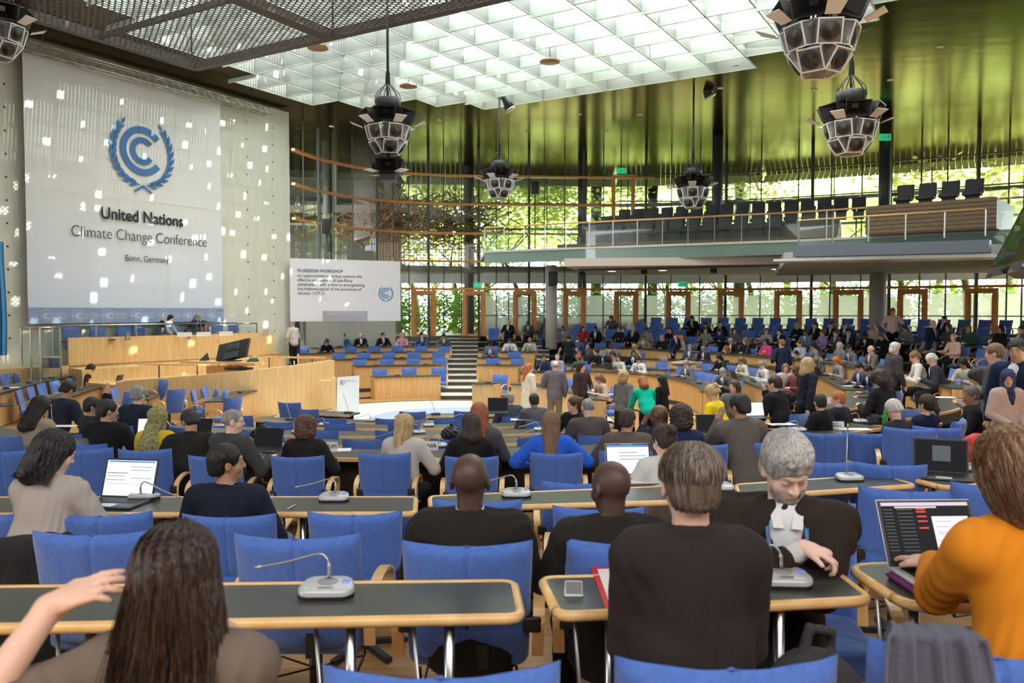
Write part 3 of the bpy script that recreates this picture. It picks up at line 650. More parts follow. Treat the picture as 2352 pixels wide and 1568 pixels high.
for k in range(7):
    x = .5 + k * .95
    mb = MB(); emblem(mb, .13, -.045); ring_arc(mb, .165, .175, 0, 360, y=-.045); mb.box(x * 0 + .74, .748, -.046, -.044, -.2, .2); o = mb.build('footer_emblem', WINK, bn); o.location = (x, 0, .23)
    text('footer_lettering', 'United Nations\nClimate Change Conference\nBonn, Germany', .062, WINK, bn, (x + .2, -.045, .27), align='LEFT', spacing=1.1)
# ---------------------------------------------------------------- lighting truss above the banner
tr = link('lighting_truss', None, None, 'long slim silver lattice truss hung above the stage banner', 'truss'); tr.matrix_world = Matrix.Translation(wp(-7.4, 10.12, .75)) @ BM_
TL = wall_t(612) + 7.0
for y, z in ((0, 0), (.26, 0), (0, .26), (.26, .26)): mb = MB(); mb.tube([(0, y, z), (TL, y, z)], .022, 6); mb.build('chord', CHROME, tr)
mb = MB(); n = int(TL / .3)
for k in range(n):
    x = k * TL / n; x2 = (k + 1) * TL / n; a, c = (0, .26) if k % 2 else (.26, 0)
    mb.tube([(x, 0, a), (x2, 0, c)], .009, 4); mb.tube([(x, .26, a), (x2, .26, c)], .009, 4); mb.tube([(x, a, 0), (x2, c, 0)], .009, 4); mb.tube([(x, a, .26), (x2, c, .26)], .009, 4)
mb.build('lattice', CHROME, tr)
for x in (1.2, 4.6, 8.6): mb = MB(); mb.tube([(x, .13, .26), (x, .13, .62)], .012, 5); mb.tube([(x - .1, .13, .3), (x + .1, .13, .3)], .03, 6); mb.build('hanger', STEEL_D, tr)
# ---------------------------------------------------------------- projection screen
s0 = at(667, 738, 31.2); s1 = at(920, 738, 33.2); sd = (s1 - s0); sd.z = 0; SW = sd.length; sd.normalize()
scn = link('projection_screen', None, None, 'white projection screen with in-session workshop text right of the stage wall', 'projection screen'); scn.matrix_world = Matrix.Translation(Vector((s0.x, s0.y, s0.z))) @ Matrix(((sd.x, -sd.y, 0, 0), (sd.y, sd.x, 0, 0), (0, 0, 1, 0), (0, 0, 0, 1)))
SH = 2.43
mb = MB(); mb.box(0, SW, 0, .06, 0, SH); mb.build('panel', mat('screen_lit', (.70, .70, .76), .6, emit=((.80, .80, .92), .04)), scn)
text('lettering', 'IN-SESSION WORKSHOP', .165, NAVY, scn, (.28, -.01, SH - .52), align='LEFT', offset=.002, xs=.98)
text('lettering', 'on opportunities to further enhance the\neffective engagement of non-Party\nstakeholders with a view to strengthening\nthe implementation of the provisions of\ndecision 1/CP.21.', .165, INK, scn, (.28, -.01, SH - .71), align='LEFT', xs=.95, spacing=1.03)
mb = MB(); emblem(mb, .36); ring_arc(mb, .0, .001, 0, 10); o = mb.build('emblem', mat('emblem_light', (.12, .32, .62), .6), scn); o.location = (SW - .62, -.01, 1.13)
mb = MB(); mb.box(1.25, 3.05, -.012, -.006, .0, .40); mb.build('date_box', mat('date_grey', (.42, .42, .50), .6), scn)
text('lettering', 'Tuesday, 9 May 2017, 3 pm - 7 pm', .125, WINK, scn, (2.15, -.018, .27), xs=.88)
# ---------------------------------------------------------------- perforated canopy panels overhead (upper left)
PZ = CZ + 6.5; pc = atz(450, 163, PZ); pdl = (atz(60, 45, PZ) - pc).normalized(); pdr = (atz(1150, 4.5, PZ) - pc).normalized()
m = bpy.data.materials.new('perforated_brown'); m.use_nodes = True; N, L = nt(m); b = N['Principled BSDF']; b.inputs['Base Color'].default_value = (.05, .036, .032, 1); b.inputs['Roughness'].default_value = .5
PERF = m
def perf_panel(name, o_, u_, v_, lu, lv, pitch=.15, parent=None, frame=.16):
    """sheet with hexagonal holes between solid edge strips"""
    mb = MB(); nu = int((lu - 2 * frame) / pitch); nv = int((lv - 2 * frame) / (pitch * .866)); pu = (lu - 2 * frame) / nu; pv = (lv - 2 * frame) / nv
    P = lambda a, b_: o_ + u_ * a + v_ * b_
    for (a0, a1, b0, b1) in ((0, lu, 0, frame), (0, lu, lv - frame, lv), (0, frame, frame, lv - frame), (lu - frame, lu, frame, lv - frame)):
        mb.add([P(a0, b0), P(a1, b0), P(a1, b1), P(a0, b1)], [(0, 1, 2, 3)])
    # zigzag ribs: hexagonal mesh made of strips
    for j in range(nv):
        for i in range(nu):
            a = frame + (i + (.5 if j % 2 else 0)) * pu; b_ = frame + j * pv
            if a + pu > lu - frame + pu * .6: continue
            c = (a + pu * .5, b_ + pv * .5); h = []
            k6 = 6
            ang = [math.pi / 6 + k * math.pi / 3 for k in range(6)]
            # cell corner points (rectangle-ish hex) and hole
            ox, oy = pu * .5, pv * .67
            out = [(c[0] + ox * math.cos(t) / .866, c[1] + oy * math.sin(t)) for t in ang]; inn = [(c[0] + ox * .68 * math.cos(t) / .866, c[1] + oy * .68 * math.sin(t) * 1.0) for t in ang]
            v = [P(*q) for q in out] + [P(*q) for q in inn]
            mb.add(v, [(k, (k + 1) % 6, 6 + (k + 1) % 6, 6 + k) for k in range(6)])
    return mb
cn = thing('perforated_canopy', 'dark brown perforated metal canopy hanging over the upper left of the hall', 'canopy', (0, 0, 0))
LU = (6.6, 6.6, 6.6); LVs = (5.2, 5.2)
for i in range(2):
    for j in range(3):
        o_ = pc + pdl * (i * 5.6) + pdr * (j * 4.9)
        perf_panel('panel', o_, pdl, pdr, 5.58, 4.88, .135).build('panel', PERF, cn)
mb = MB()
for j in range(4): mb.bar(pc + pdr * (j * 4.9 - .0) + Vector((0, 0, .12)), pc + pdr * (j * 4.9) + pdl * 11.2 + Vector((0, 0, .12)), .16, .22)
for i in range(3): mb.bar(pc + pdl * (i * 5.6) + Vector((0, 0, .12)), pc + pdl * (i * 5.6) + pdr * 14.7 + Vector((0, 0, .12)), .16, .22)
for i in range(2):
    for j in range(3):
        a = pc + pdl * (i * 5.6) + pdr * (j * 4.9) + Vector((0, 0, .1)); mb.bar(a + pdl * 2.8, a + pdl * 2.8 + pdr * 4.9, .1, .12)
mb.build('frame', PERF, cn)
mb = MB()
for (i, j) in ((0, 0), (1, 0), (0, 1), (1, 1), (0, 2)): q = pc + pdl * (i * 5.6 + .6) + pdr * (j * 4.9 + .6); mb.tube([q, Vector((q.x, q.y, CEIL))], .02, 6)
mb.build('suspension_rods', STEEL_D, cn)
# ---------------------------------------------------------------- loudspeaker clusters
ACR = glassy('clear_acrylic', (.93, .95, .96), frost=.5, rough=.05, fcol=(.97, .97, .97)); CONE = mat('cone_brown', (.06, .04, .03), .5); SILV = mat('silver', (.6, .6, .6), .3, .8)
def horn_mb(w=.56, h=.36, d=.34):
    a = MB(); o = [(-w / 2, 0, -h / 2), (w / 2, 0, -h / 2), (w / 2, 0, h / 2), (-w / 2, 0, h / 2)]; i_ = [(x * .93, 0, z * .9) for x, _, z in o]; k = [(x * .25, d * .8, z * .3) for x, _, z in o]; bk = [(x * .32, d, z * .42) for x, _, z in o]
    v = o + i_ + k + bk
    a.add(v, [(0, 1, 5, 4), (1, 2, 6, 5), (2, 3, 7, 6), (3, 0, 4, 7)] + [(4 + q, 4 + (q + 1) % 4, 8 + (q + 1) % 4, 8 + q) for q in range(4)] + [(8, 9, 10, 11)] + [((q + 1) % 4, q, 12 + q, 12 + (q + 1) % 4) for q in range(4)] + [(15, 14, 13, 12)])
    a.tube([(0, d, 0), (0, d + .2, 0)], .07, 10); return a
HORN = horn_mb().mesh('horn', BLK)
def cab_meshes():
    a = MB(); a.rbox(-.175, .175, .0, .27, -.175, .175, .02)
    K = [(x, y, z) for x in (-.178, .178) for y in (-.003, .273) for z in (-.178, .178)]
    for p in range(8):
        for q in range(p + 1, 8):
            if sum(abs(K[p][i] - K[q][i]) > .001 for i in range(3)) == 1: a.bar(K[p], K[q], .022, .022, 1)
    a.box(-.12, .12, .08, .24, -.1, .1, 2)
    b_ = MB(); b_.lathe([(.15, .0), (.15, .02), (.13, .028)], 20, M=Matrix.Rotation(R(90), 4, 'X')); c_ = MB(); c_.lathe([(.125, .03), (.05, .005), (.03, .02), (.001, .03)], 20, M=Matrix.Rotation(R(90), 4, 'X'))
    return a.mesh('acrylic_cabinet', [ACR, mat('acrylic_edge', (.85, .86, .87), .25), SILV]), b_.mesh('driver_ring', STEEL_D), c_.mesh('driver_cone', CONE)
CAB = cab_meshes()
WING = MB().add([(-.11, 0, -.14), (.11, 0, -.14), (.15, -.10, .16), (-.15, -.10, .16), (-.11, .01, -.14), (.11, .01, -.14), (.15, -.09, .16), (-.15, -.09, .16)], [(0, 1, 2, 3), (7, 6, 5, 4), (0, 4, 5, 1), (2, 6, 7, 3)]).mesh('reflector', mat('reflector_white', (.72, .72, .74), .4))
def cluster(px, py, Y, label, big=False, rot=0, s=1.0):
    """py: pixel of the crown ring"""
    p = at(px, py, Y); t = thing('loudspeaker_cluster', label, 'loudspeaker cluster', p, rot, 'hanging loudspeaker clusters'); t.scale = (s, s, s)
    top = (CEIL - p.z) / s
    mb = MB(); mb.tube([(0, 0, .1), (0, 0, top)], .035, 8); mb.build('pole', STEEL_D, t)
    mb = MB(); rq = random.Random(int(px))
    for k in range(9):
        a = k * .7; mb.tube([(.04 * math.cos(a), .04 * math.sin(a), .7), (.06 * math.cos(a), .06 * math.sin(a), .38), (.3 * math.cos(a), .3 * math.sin(a), .12), (.34 * math.cos(a), .34 * math.sin(a), -.1)], .011, 5)
    for k in range(8):
        a = rq.uniform(0, 6.28); b_ = a + rq.uniform(-1, 1); mb.tube([(.3 * math.cos(a), .3 * math.sin(a), -.15), (.15 * math.cos(b_), .15 * math.sin(b_), -.45), (.28 * math.cos(b_), .28 * math.sin(b_), -.8)], .009, 4)
    mb.build('cables', BLK, t)
    mb = MB(); mb.lathe([(.27, -.24), (.33, -.22), (.34, 0), (.27, .03)], 20)
    for k in range(8): a = k * .785; mb.tube([(.32 * math.cos(a), .32 * math.sin(a), .02), (.32 * math.cos(a), .32 * math.sin(a), -.6)], .014, 5)
    mb.tube([(0, 0, .1), (0, 0, -1.5 if big else -1.15)], .05, 8)
    mb.build('crown', STEEL_D, t)
    nh = 6
    for k in range(nh):
        a = -math.pi / 2 + k * 2 * math.pi / nh; M = Matrix.Translation((.62 * math.cos(a), .62 * math.sin(a), -.5)) @ Matrix.Rotation(a + math.pi / 2, 4, 'Z') @ Matrix.Rotation(R(24), 4, 'X'); link('horn', HORN, t, M=M)
        M = Matrix.Translation((.78 * math.cos(a + .5), .78 * math.sin(a + .5), -.62)) @ Matrix.Rotation(a + .5 + math.pi / 2, 4, 'Z') @ Matrix.Rotation(R(50), 4, 'X'); link('reflector', WING, t, M=M)
    for (rad, z, tilt, n, ph) in ((.52, -.90, 16, 6, .5), (.36, -1.26, 36, 5, .25)):
        for k in range(n):
            a = -math.pi / 2 + (k + ph) * 2 * math.pi / n; M = Matrix.Translation((rad * math.cos(a), rad * math.sin(a), z)) @ Matrix.Rotation(a + math.pi / 2, 4, 'Z') @ Matrix.Rotation(R(tilt), 4, 'X')
            o = link('speaker_cabinet', CAB[0], t, M=M); link('driver_ring', CAB[1], o); link('driver_cone', CAB[2], o)
    if big:
        for k in range(4):
            a = -math.pi / 2 + k * math.pi / 2; M = Matrix.Translation((.38 * math.cos(a), .38 * math.sin(a), -1.75)) @ Matrix.Rotation(a + math.pi / 2, 4, 'Z') @ Matrix.Rotation(R(18), 4, 'X'); link('horn', HORN, t, M=M)
            M = Matrix.Translation((.5 * math.cos(a + .8), .5 * math.sin(a + .8), -1.85)) @ Matrix.Rotation(a + .8 + math.pi / 2, 4, 'Z') @ Matrix.Rotation(R(65), 4, 'X'); link('reflector', WING, t, M=M)
        mb = MB(); mb.box(-.2, .2, -.2, .2, -2.1, -1.9); mb.build('lower_box', BLK, t)
    return t
cluster(891, 228, 18.6, 'big loudspeaker cluster with two tiers of horns hanging in front of the skylight', True, 0, .88)
cluster(1147, 372, 30, 'small far loudspeaker cluster hanging left of the gallery', False, .2, .95)
cluster(1592, 388, 29, 'small far loudspeaker cluster hanging above the gallery seats', False, .3, .98)
cluster(1955, 212, 18.0, 'mid-sized loudspeaker cluster at right, below the nearest cluster', False, .9, .96)
cluster(1884, -38, 12.6, 'nearest loudspeaker cluster, cut by the top edge at upper right', False, 1.5, .98)
cluster(-8, -12, 17.5, 'loudspeaker cluster cut by the left edge beside the perforated canopy', False, .8, .95)
# spotlights clamped to the far poles
for i, (px, py, Y, lb) in enumerate(((1160, 240, 30, 'small stage spotlight clamped on the pole of the far left cluster'), (1618, 210, 29, 'small stage spotlight clamped on the pole above the gallery cluster'))):
    p = at(px - 12, py - 20, Y); t = thing('stage_spotlight', lb, 'spotlight', p)
    mb = MB(); mb.tube([(0, 0, .25), (0, 0, -.1), (.15, 0, -.15)], .025, 6); mb.build('bracket', BLK, t)
    M = Matrix.Translation((.2, 0, -.15)) @ Matrix.Rotation(R(150), 4, 'Y'); mb = MB(); mb.lathe([(.07, -.2), (.1, -.12), (.13, .1), (.2, .35)], 14, M=M); mb.build('lamp_housing', BLK, t); mb = MB(); mb.lathe([(.19, .35), (.22, .42)], 14, M=M); mb.build('reflector_rim', SILV, t)
# copper discs under the skylight
for px, py, z, lb in ((730, 112, 10.4, 'round copper disc hanging just right of the perforated canopy'), (938, 200, 10.5, 'round copper disc hanging right of the biggest loudspeaker cluster'), (1263, 144, 10.4, 'round copper disc hanging in the middle of the skylight')):
    p = atz(px, py, z); t = thing('ceiling_disc', lb, 'ceiling disc', p, 0, 'copper ceiling discs')
    mb = MB(); mb.lathe([(.27, 0), (.30, .01), (.30, .06), (.27, .07)], 28); mb.build('disc', mat('copper', (.42, .24, .15), .45, .6), t); mb = MB(); mb.tube([(0, 0, .07), (0, 0, CEIL + .7 - z)], .012, 5); mb.build('rod', STEEL_D, t)
# wall speakers on stands/poles in front of the left glass
for px, py, Y, lb in ((750, 520, 33.5, 'black loudspeaker on a pole before the left glass wall'), (1229, 432, 38.0, 'black loudspeaker on a pole high before the middle glass wall'), (1270, 640, 33.9, 'black column loudspeaker on the round grey pillar')):
    p = at(px, py, Y); t = thing('pole_loudspeaker', lb, 'loudspeaker', p); mb = MB(); mb.rbox(-.19, .19, -.16, .16, -.3, .3, .03); mb.build('cabinet', BLK, t)
    if px != 1270: mb = MB(); mb.tube([(0, 0, -.3), (0, 0, -3.25)], .03, 6); mb.tube([(-.5, 0, -1.9), (0, 0, -1.2), (.5, 0, -1.9)], .02, 5); mb.build('stand', STEEL_D, t)
    else: mb = MB(); mb.box(-.06, .06, .1, .3, -.1, .1); mb.build('bracket', STEEL_D, t)
# exit signs
for px, py, Y, lb in ((1429, 392, 38.8, 'small green exit sign above the upper glass door'), (2033, 315, 32.6, 'small green exit sign on the dark column'), (1098, 655, 39.0, 'small green exit sign over the second wooden door'), (1568, 653, 38.8, 'small green exit sign over the sixth wooden door')):
    p = at(px, py, Y); t = thing('exit_sign', lb, 'exit sign', p); mb = MB(); mb.box(-.22, .22, -.03, .03, -.13, .13); mb.build('sign_box', mat('exit_green', (.0, .25, .08), .5, emit=((.0, .5, .15), .5)), t)
    mb = MB(); mb.add([(-.15, -.032, 0), (-.05, -.032, .07), (-.05, -.032, -.07)], [(0, 2, 1)]); mb.box(-.05, .04, -.033, -.031, -.025, .025); mb.box(.08, .17, -.033, -.031, -.09, .09); mb.build('pictogram', WINK, t)
# small recessed downlights in the metal ceiling
for i, (px, py) in enumerate(((1330, 262), (1392, 300), (1470, 262), (1690, 150), (1655, 202), (1870, 205), (2045, 183), (2160, 107), (1890, 250), (762, 290), (1210, 300), (1010, 275))):
    p = atz(px, py, CEIL); t = thing('ceiling_spot', 'tiny recessed spot in the metal ceiling, %s of twelve counted by place' % ORD[i], 'ceiling light', p, 0, 'tiny recessed ceiling spots'); t['label'] = 'tiny recessed spot in the reflective metal ceiling'
    mb = MB(); mb.lathe([(.09, -.02), (.11, -.015), (.11, 0)], 14); mb.build('rim', WHITE, t)
# ================================================================ presidium
def arcpt(r, a, z=0): return Vector((C.x + r * math.cos(R(a)), C.y + r * math.sin(R(a)), z))
def ang_of(p): return math.degrees(math.atan2(p.y - C.y, p.x - C.x)) % 360
pa, pb = at(157, 775, 23.0), at(628, 766, 29.2)
def bow(p, q, b, n=24):
    d = q - p; nn = Vector((d.y, -d.x, 0)).normalized(); return [p + d * (i / n) + nn * b * (1 - (2 * i / n - 1) ** 2) for i in range(n + 1)]
def curved_wall(pts, z0, z1, th, side=1):
    mb = MB()
    for i, (p, q) in enumerate(zip(pts, pts[1:])):
        n = Vector((-(q - p).y, (q - p).x, 0)).normalized() * th * side
        za, zb = (z1(i / (len(pts) - 1)), z1((i + 1) / (len(pts) - 1))) if callable(z1) else (z1, z1)
        a, b_, c, d = Vector((p.x, p.y, z0)), Vector((q.x, q.y, z0)), Vector((q.x, q.y, zb)), Vector((p.x, p.y, za))
        mb.add([a, b_, c, d, a + n, b_ + n, c + n, d + n], [(0, 1, 2, 3), (7, 6, 5, 4), (3, 2, 6, 7), (0, 3, 7, 4), (1, 5, 6, 2)])
    return mb
pz = 2.2
pr = thing('presidium_desk', 'long curved pale wood presidium desk below the stage banner', 'desk', (0, 0, 0))
P1 = bow(Vector((pa.x, pa.y, 0)), Vector((pb.x, pb.y, 0)), .25)
curved_wall(P1, 1.05, pz, .12).build('front_panel', W_ROST, pr)
mb = MB()
for p, q in zip(P1, P1[1:]):
    n = Vector((-(q - p).y, (q - p).x, 0)).normalized() * .5; z = Vector((0, 0, pz - .1))
    mb.add([p + z, q + z, q + n + z, p + n + z, p + z - Vector((0, 0, .05)), q + z - Vector((0, 0, .05)), q + n + z - Vector((0, 0, .05)), p + n + z - Vector((0, 0, .05))], [(0, 1, 2, 3), (7, 6, 5, 4), (2, 6, 7, 3)])
mb.build('worktop', TOP, pr)
# platform the presidium stands on
mb = MB(); pf = P1 + [wp(3.0, 0, .3), wp(-10, 0, .3), Vector((-17, 19.5, 0))]; mb.prism([(p.x, p.y) for p in [Vector((-13.6, 21.3, 0)), P1[0] + Vector((0, -.4, 0))] + P1 + [wp(3.0, 0, .05), wp(-14, 0, .05)]], .02, 1.42)
struct('floor_stage', mb, W_ROST)
PF = 1.42
# ledge in front of the presidium and the lower curved rostrum wall
ra, rb_ = at(330, 862, 21.6), at(768, 826, 24.4)
P2 = bow(Vector((-10.4, 21.2, 0)), Vector((rb_.x, rb_.y, 0)), .75, 28)
ro = thing('speaker_rostrum', 'big curved beech speaker rostrum wall in front of the presidium', 'rostrum', (0, 0, 0))
curved_wall(P2, .02, lambda t: 1.12 + .37 * t, .14).build('front_panel', W_ROST, ro)
mb = MB(); n_ = len(P2); back = [at(628, 815, 28.6), at(160, 845, 22.4)]
q = [p for p in P2] + [Vector((b_.x, b_.y, 0)) for b_ in back]
mb.prism([(p.x, p.y) for p in [x + (Vector((-.856, .517, 0)) * .16) for x in P2] + [Vector((b_.x, b_.y, 0)) for b_ in back]], .03, 1.02); mb.build('platform', W_ROST, ro)
e0 = P2[-1]; e1 = Vector((-6.6, 26.4, 0)); curved_wall([e0, e1], .02, lambda t: 1.49 - .2 * t, .1).build('end_panel', W_ROST, ro)
mb = MB()
ledge = [at(160, 848, 22.3), at(628, 812, 28.5), at(640, 800, 29.0), at(690, 805, 27.6), at(660, 822, 26.0)]
mb.prism([(p.x + .5, p.y - .3) for p in ledge[:2]] + [(p.x - .3, p.y + .5) for p in ledge[:2]][::-1], .95, 1.36); mb.build('ledge', W_ROST, ro)
def wood_rail(pts, z, posts, label):
    t = thing('wooden_handrail', label, 'handrail', (0, 0, 0)); mb = MB()
    for p, q in zip(pts, pts[1:]): mb.bar(p, q, .22, .045)
    mb.build('rail', W_EDGE, t)
    for p in posts: mb = MB(); mb.tube([p, Vector((p.x, p.y, z))], .018, 6); mb.build('post', STEEL_D, t)
    return t
wood_rail([at(318, 836, 22.2), at(500, 838, 22.6), at(583, 832, 23.6)], 1.0, [at(365, 838, 22.3), at(453, 838, 22.4)], 'flat wooden rail on thin posts left of the monitor lectern')
wood_rail([at(590, 819, 25.2), at(745, 822, 25.0)], 1.0, [at(618, 820, 25.1), at(665, 821, 25.1), at(717, 822, 25)], 'flat wooden rail on thin posts right of the monitor lectern')
# speaker's lectern with its big monitor seen from behind
c = at(520, 832, 23.2); lt = thing('speaker_lectern', 'pale wooden speaker lectern table under the black monitor', 'lectern', (c.x, c.y, 1.02), R(-20))
mb = MB(); mb.prism([(-1.35, -.35), (1.25, -.35), (1.0, .4), (-1.1, .4)], .42, .5); mb.build('tabletop', W_ROST, lt); mb = MB(); mb.box(-.55, .5, -.2, .3, 0, .42); mb.build('pedestal', W_ROST, lt)
mb = MB(); mb.box(.2, .85, -.34, .1, .28, .34); mb.build('under_shelf', BLK, lt)
mt = thing('lectern_monitor', 'large black monitor leaning on the speaker lectern, seen from behind', 'monitor', (c.x + .12, c.y + .05, 1.525), R(-14))
tl_ = Matrix.Rotation(R(-38), 4, 'X') @ Matrix(((1, 0, .42, 0), (0, 1, 0, 0), (0, 0, 1, 0), (0, 0, 0, 1)))
MM2 = Matrix.Translation((0, 0, .03)) @ Matrix.Rotation(R(-12), 4, 'Y') @ Matrix.Rotation(R(-35), 4, 'X')
mb = MB(); mb.rbox(-.52, .52, -.03, .03, 0, .64, .012, M=MM2); mb.build('display', BLK, mt); mb = MB(); mb.box(-.24, .24, -.07, -.03, .02, .26, M=MM2); mb.rbox(-.2, .2, -.06, -.02, .3, .52, .01, M=MM2); mb.build('rear_housing', STEEL_D, mt)
mb = MB(); mb.box(-.28, .28, -.25, .12, 0, .03); mb.build('stand', BLK, mt)
for x, lb, w_ in ((-.75, 'small black wedge speaker at the left end of the speaker lectern', .2), (.95, 'flat black box at the right end of the speaker lectern', .3)):
    q = lt.location + Matrix.Rotation(R(-20), 3, 'Z') @ Vector((x - .12, .1, .5)); t = MB().add([(-w_ / 2, -.15, 0), (w_ / 2, -.15, 0), (w_ / 2, .15, 0), (-w_ / 2, .15, 0), (w_ / 3, .1, .22 if w_ < .25 else .1), (-w_ / 3 if w_ > .25 else w_ / 4, .1, .22 if w_ < .25 else .1)], [(0, 3, 2, 1), (0, 1, 4, 5), (1, 2, 4), (2, 3, 5, 4), (3, 0, 5)]).build('wedge_speaker', BLK, None, label=lb, cat='speaker box', loc=q)
# free-standing lectern with the white conference front
c = at(792, 935, 23.6); lp = thing('conference_lectern', 'wooden lectern with a white emblem board beside the rostrum wall', 'lectern', (c.x, c.y, .02), R(12))
mb = MB(); mb.box(-.36, -.24, -.12, .16, 0, 1.0); mb.box(-.3, .3, .1, .16, 0, .95); mb.build('stand', W_ROST, lp)
mb = MB(); mb.box(-.72, -.22, -.1, .25, .86, .92); mb.build('book_rest', W_ROST, lp)
mb = MB(); mb.add([(-.24, -.14, 0), (.40, -.14, 0), (.42, -.14, 1.06), (-.2, -.14, 1.02), (-.24, -.11, 0), (.40, -.11, 0), (.42, -.11, 1.06), (-.2, -.11, 1.02)], [(0, 1, 2, 3), (7, 6, 5, 4), (3, 2, 6, 7), (0, 3, 7, 4), (1, 5, 6, 2)]); mb.build('front_board', mat('lectern_white', (.78, .80, .86), .5), lp)
mb = MB(); emblem(mb, .09, -.15); o = mb.build('emblem', GREYI, lp); o.location = (0 - .06, 0, .88); text('lettering', 'United Nations', .05, GREYI, lp, (.18, -.15, .9))
# glass balustrade behind the presidium with the little glass cabin at its left
B0 = wp(-6.9, 0, 1.0); B1 = wp(.15, 0, 1.0)
balustrade('stage_balustrade', 'long glass and steel railing behind the presidium under the banner', [wp(-6.3, 0, 1.0), wp(.1, 0, 1.0)], PF, 1.13, 5, railm=CHROME, hr=.025)
balustrade('glass_enclosure_railing', 'glass railing corner with steel tube frame left of the presidium', [at(48, 752, 22.2), at(92, 752, 21.3), at(138, 755, 21.9)], 1.0, 1.52, 3, railm=CHROME, hr=.03)
balustrade('stage_side_railing', 'short glass railing by the stage wall right of the presidium', [at(547, 742, 28.6), at(590, 742, 29.0)], PF, 1.1, 1, railm=CHROME, hr=.025)
for px, py, Y, m, lb in ((105, 815, 22, mat('bin_white', (.7, .7, .68), .5), 'white waste bin with a liner beside the blue one'), (127, 818, 22, mat('bin_blue', (.02, .18, .5), .5), 'blue waste bin with a liner left of the presidium')):
    p = at(px, py + 12, Y); t = thing('waste_bin', lb, 'waste bin', (p.x, p.y, PF)); mb = MB(); mb.lathe([(.13, 0), (.16, .28), (.15, .28), (.12, .02)], 18); mb.build('bin_body', m, t); mb = MB(); mb.lathe([(.165, .25), (.175, .29), (.16, .30)], 18); mb.build('liner', WHITE, t)
mb = MB(); p = at(118, 834, 22.05); mb.box(-.8, .9, -.4, 1.2, -p.z + .3, 0, M=Matrix.Translation((p.x, p.y, p.z))); pass
# flag at the far left edge
p = at(-4, 800, 17.5); t = thing('flag', 'light blue flag hanging from a pole at the left picture edge', 'flag', (p.x, p.y, .9)); mb = MB(); mb.tube([(0, 0, 0), (0, 0, 3.6)], .02, 8); mb.build('pole', W_EDGE, t)
mb = MB(); mb.sheet(lambda u, v: (.02 + .16 * u + .02 * math.sin(v * 5), -.05 * math.sin(u * 12) - .02, 1.1 + 2.45 * v), 24, 16); mb.build('flag_cloth', mat('flag_blue', (.08, .32, .62), .7), t)
mb = MB(); mb.lathe([(.25, 0), (.25, .03), (.03, .06)], 16); mb.build('base', STEEL_D, t)
p = at(672, 800, 32.3); mb = MB(); mb.box(-.13, .22, 0, .3, 0, 1.95); 
mb.build('equipment_rack', BLK, None, label='tall black equipment rack in the gap beside the stage wall', cat='rack', loc=(p.x, p.y, .98))

# ================================================================ implicit-surface modeller for people and soft things
def _sd_cap(p, a, b, ra, rb):
    a = np.asarray(a, np.float32); b = np.asarray(b, np.float32); ab = b - a; L2 = float(ab @ ab) + 1e-9
    t = np.clip(((p - a) @ ab) / L2, 0, 1); q = p - a - t[..., None] * ab
    return np.sqrt((q * q).sum(-1)) - (ra + (rb - ra) * t)
def _sd_ell(p, c, r, Rm=None):
    q = p - np.asarray(c, np.float32)
    if Rm is not None: q = q @ np.asarray(Rm, np.float32)
    r = np.asarray(r, np.float32); k0 = np.sqrt(((q / r) ** 2).sum(-1)); k1 = np.sqrt(((q / (r * r)) ** 2).sum(-1)) + 1e-9
    return k0 * (k0 - 1) / k1
def cap(a, b, ra, rb=None, k=.02): return ('c', a, b, ra, ra if rb is None else rb, k)
def ell(c, r, k=.02, Rm=None): return ('e', c, r, k, Rm)
def sub(p): return ('-', p)
def _bb(p):
    if p[0] == 'c': a, b = np.array(p[1]), np.array(p[2]); m = max(p[3], p[4]); return np.minimum(a, b) - m, np.maximum(a, b) + m
    if p[0] == 'e': m = max(p[2]) if p[4] is not None else np.array(p[2]); return np.array(p[1]) - m, np.array(p[1]) + m
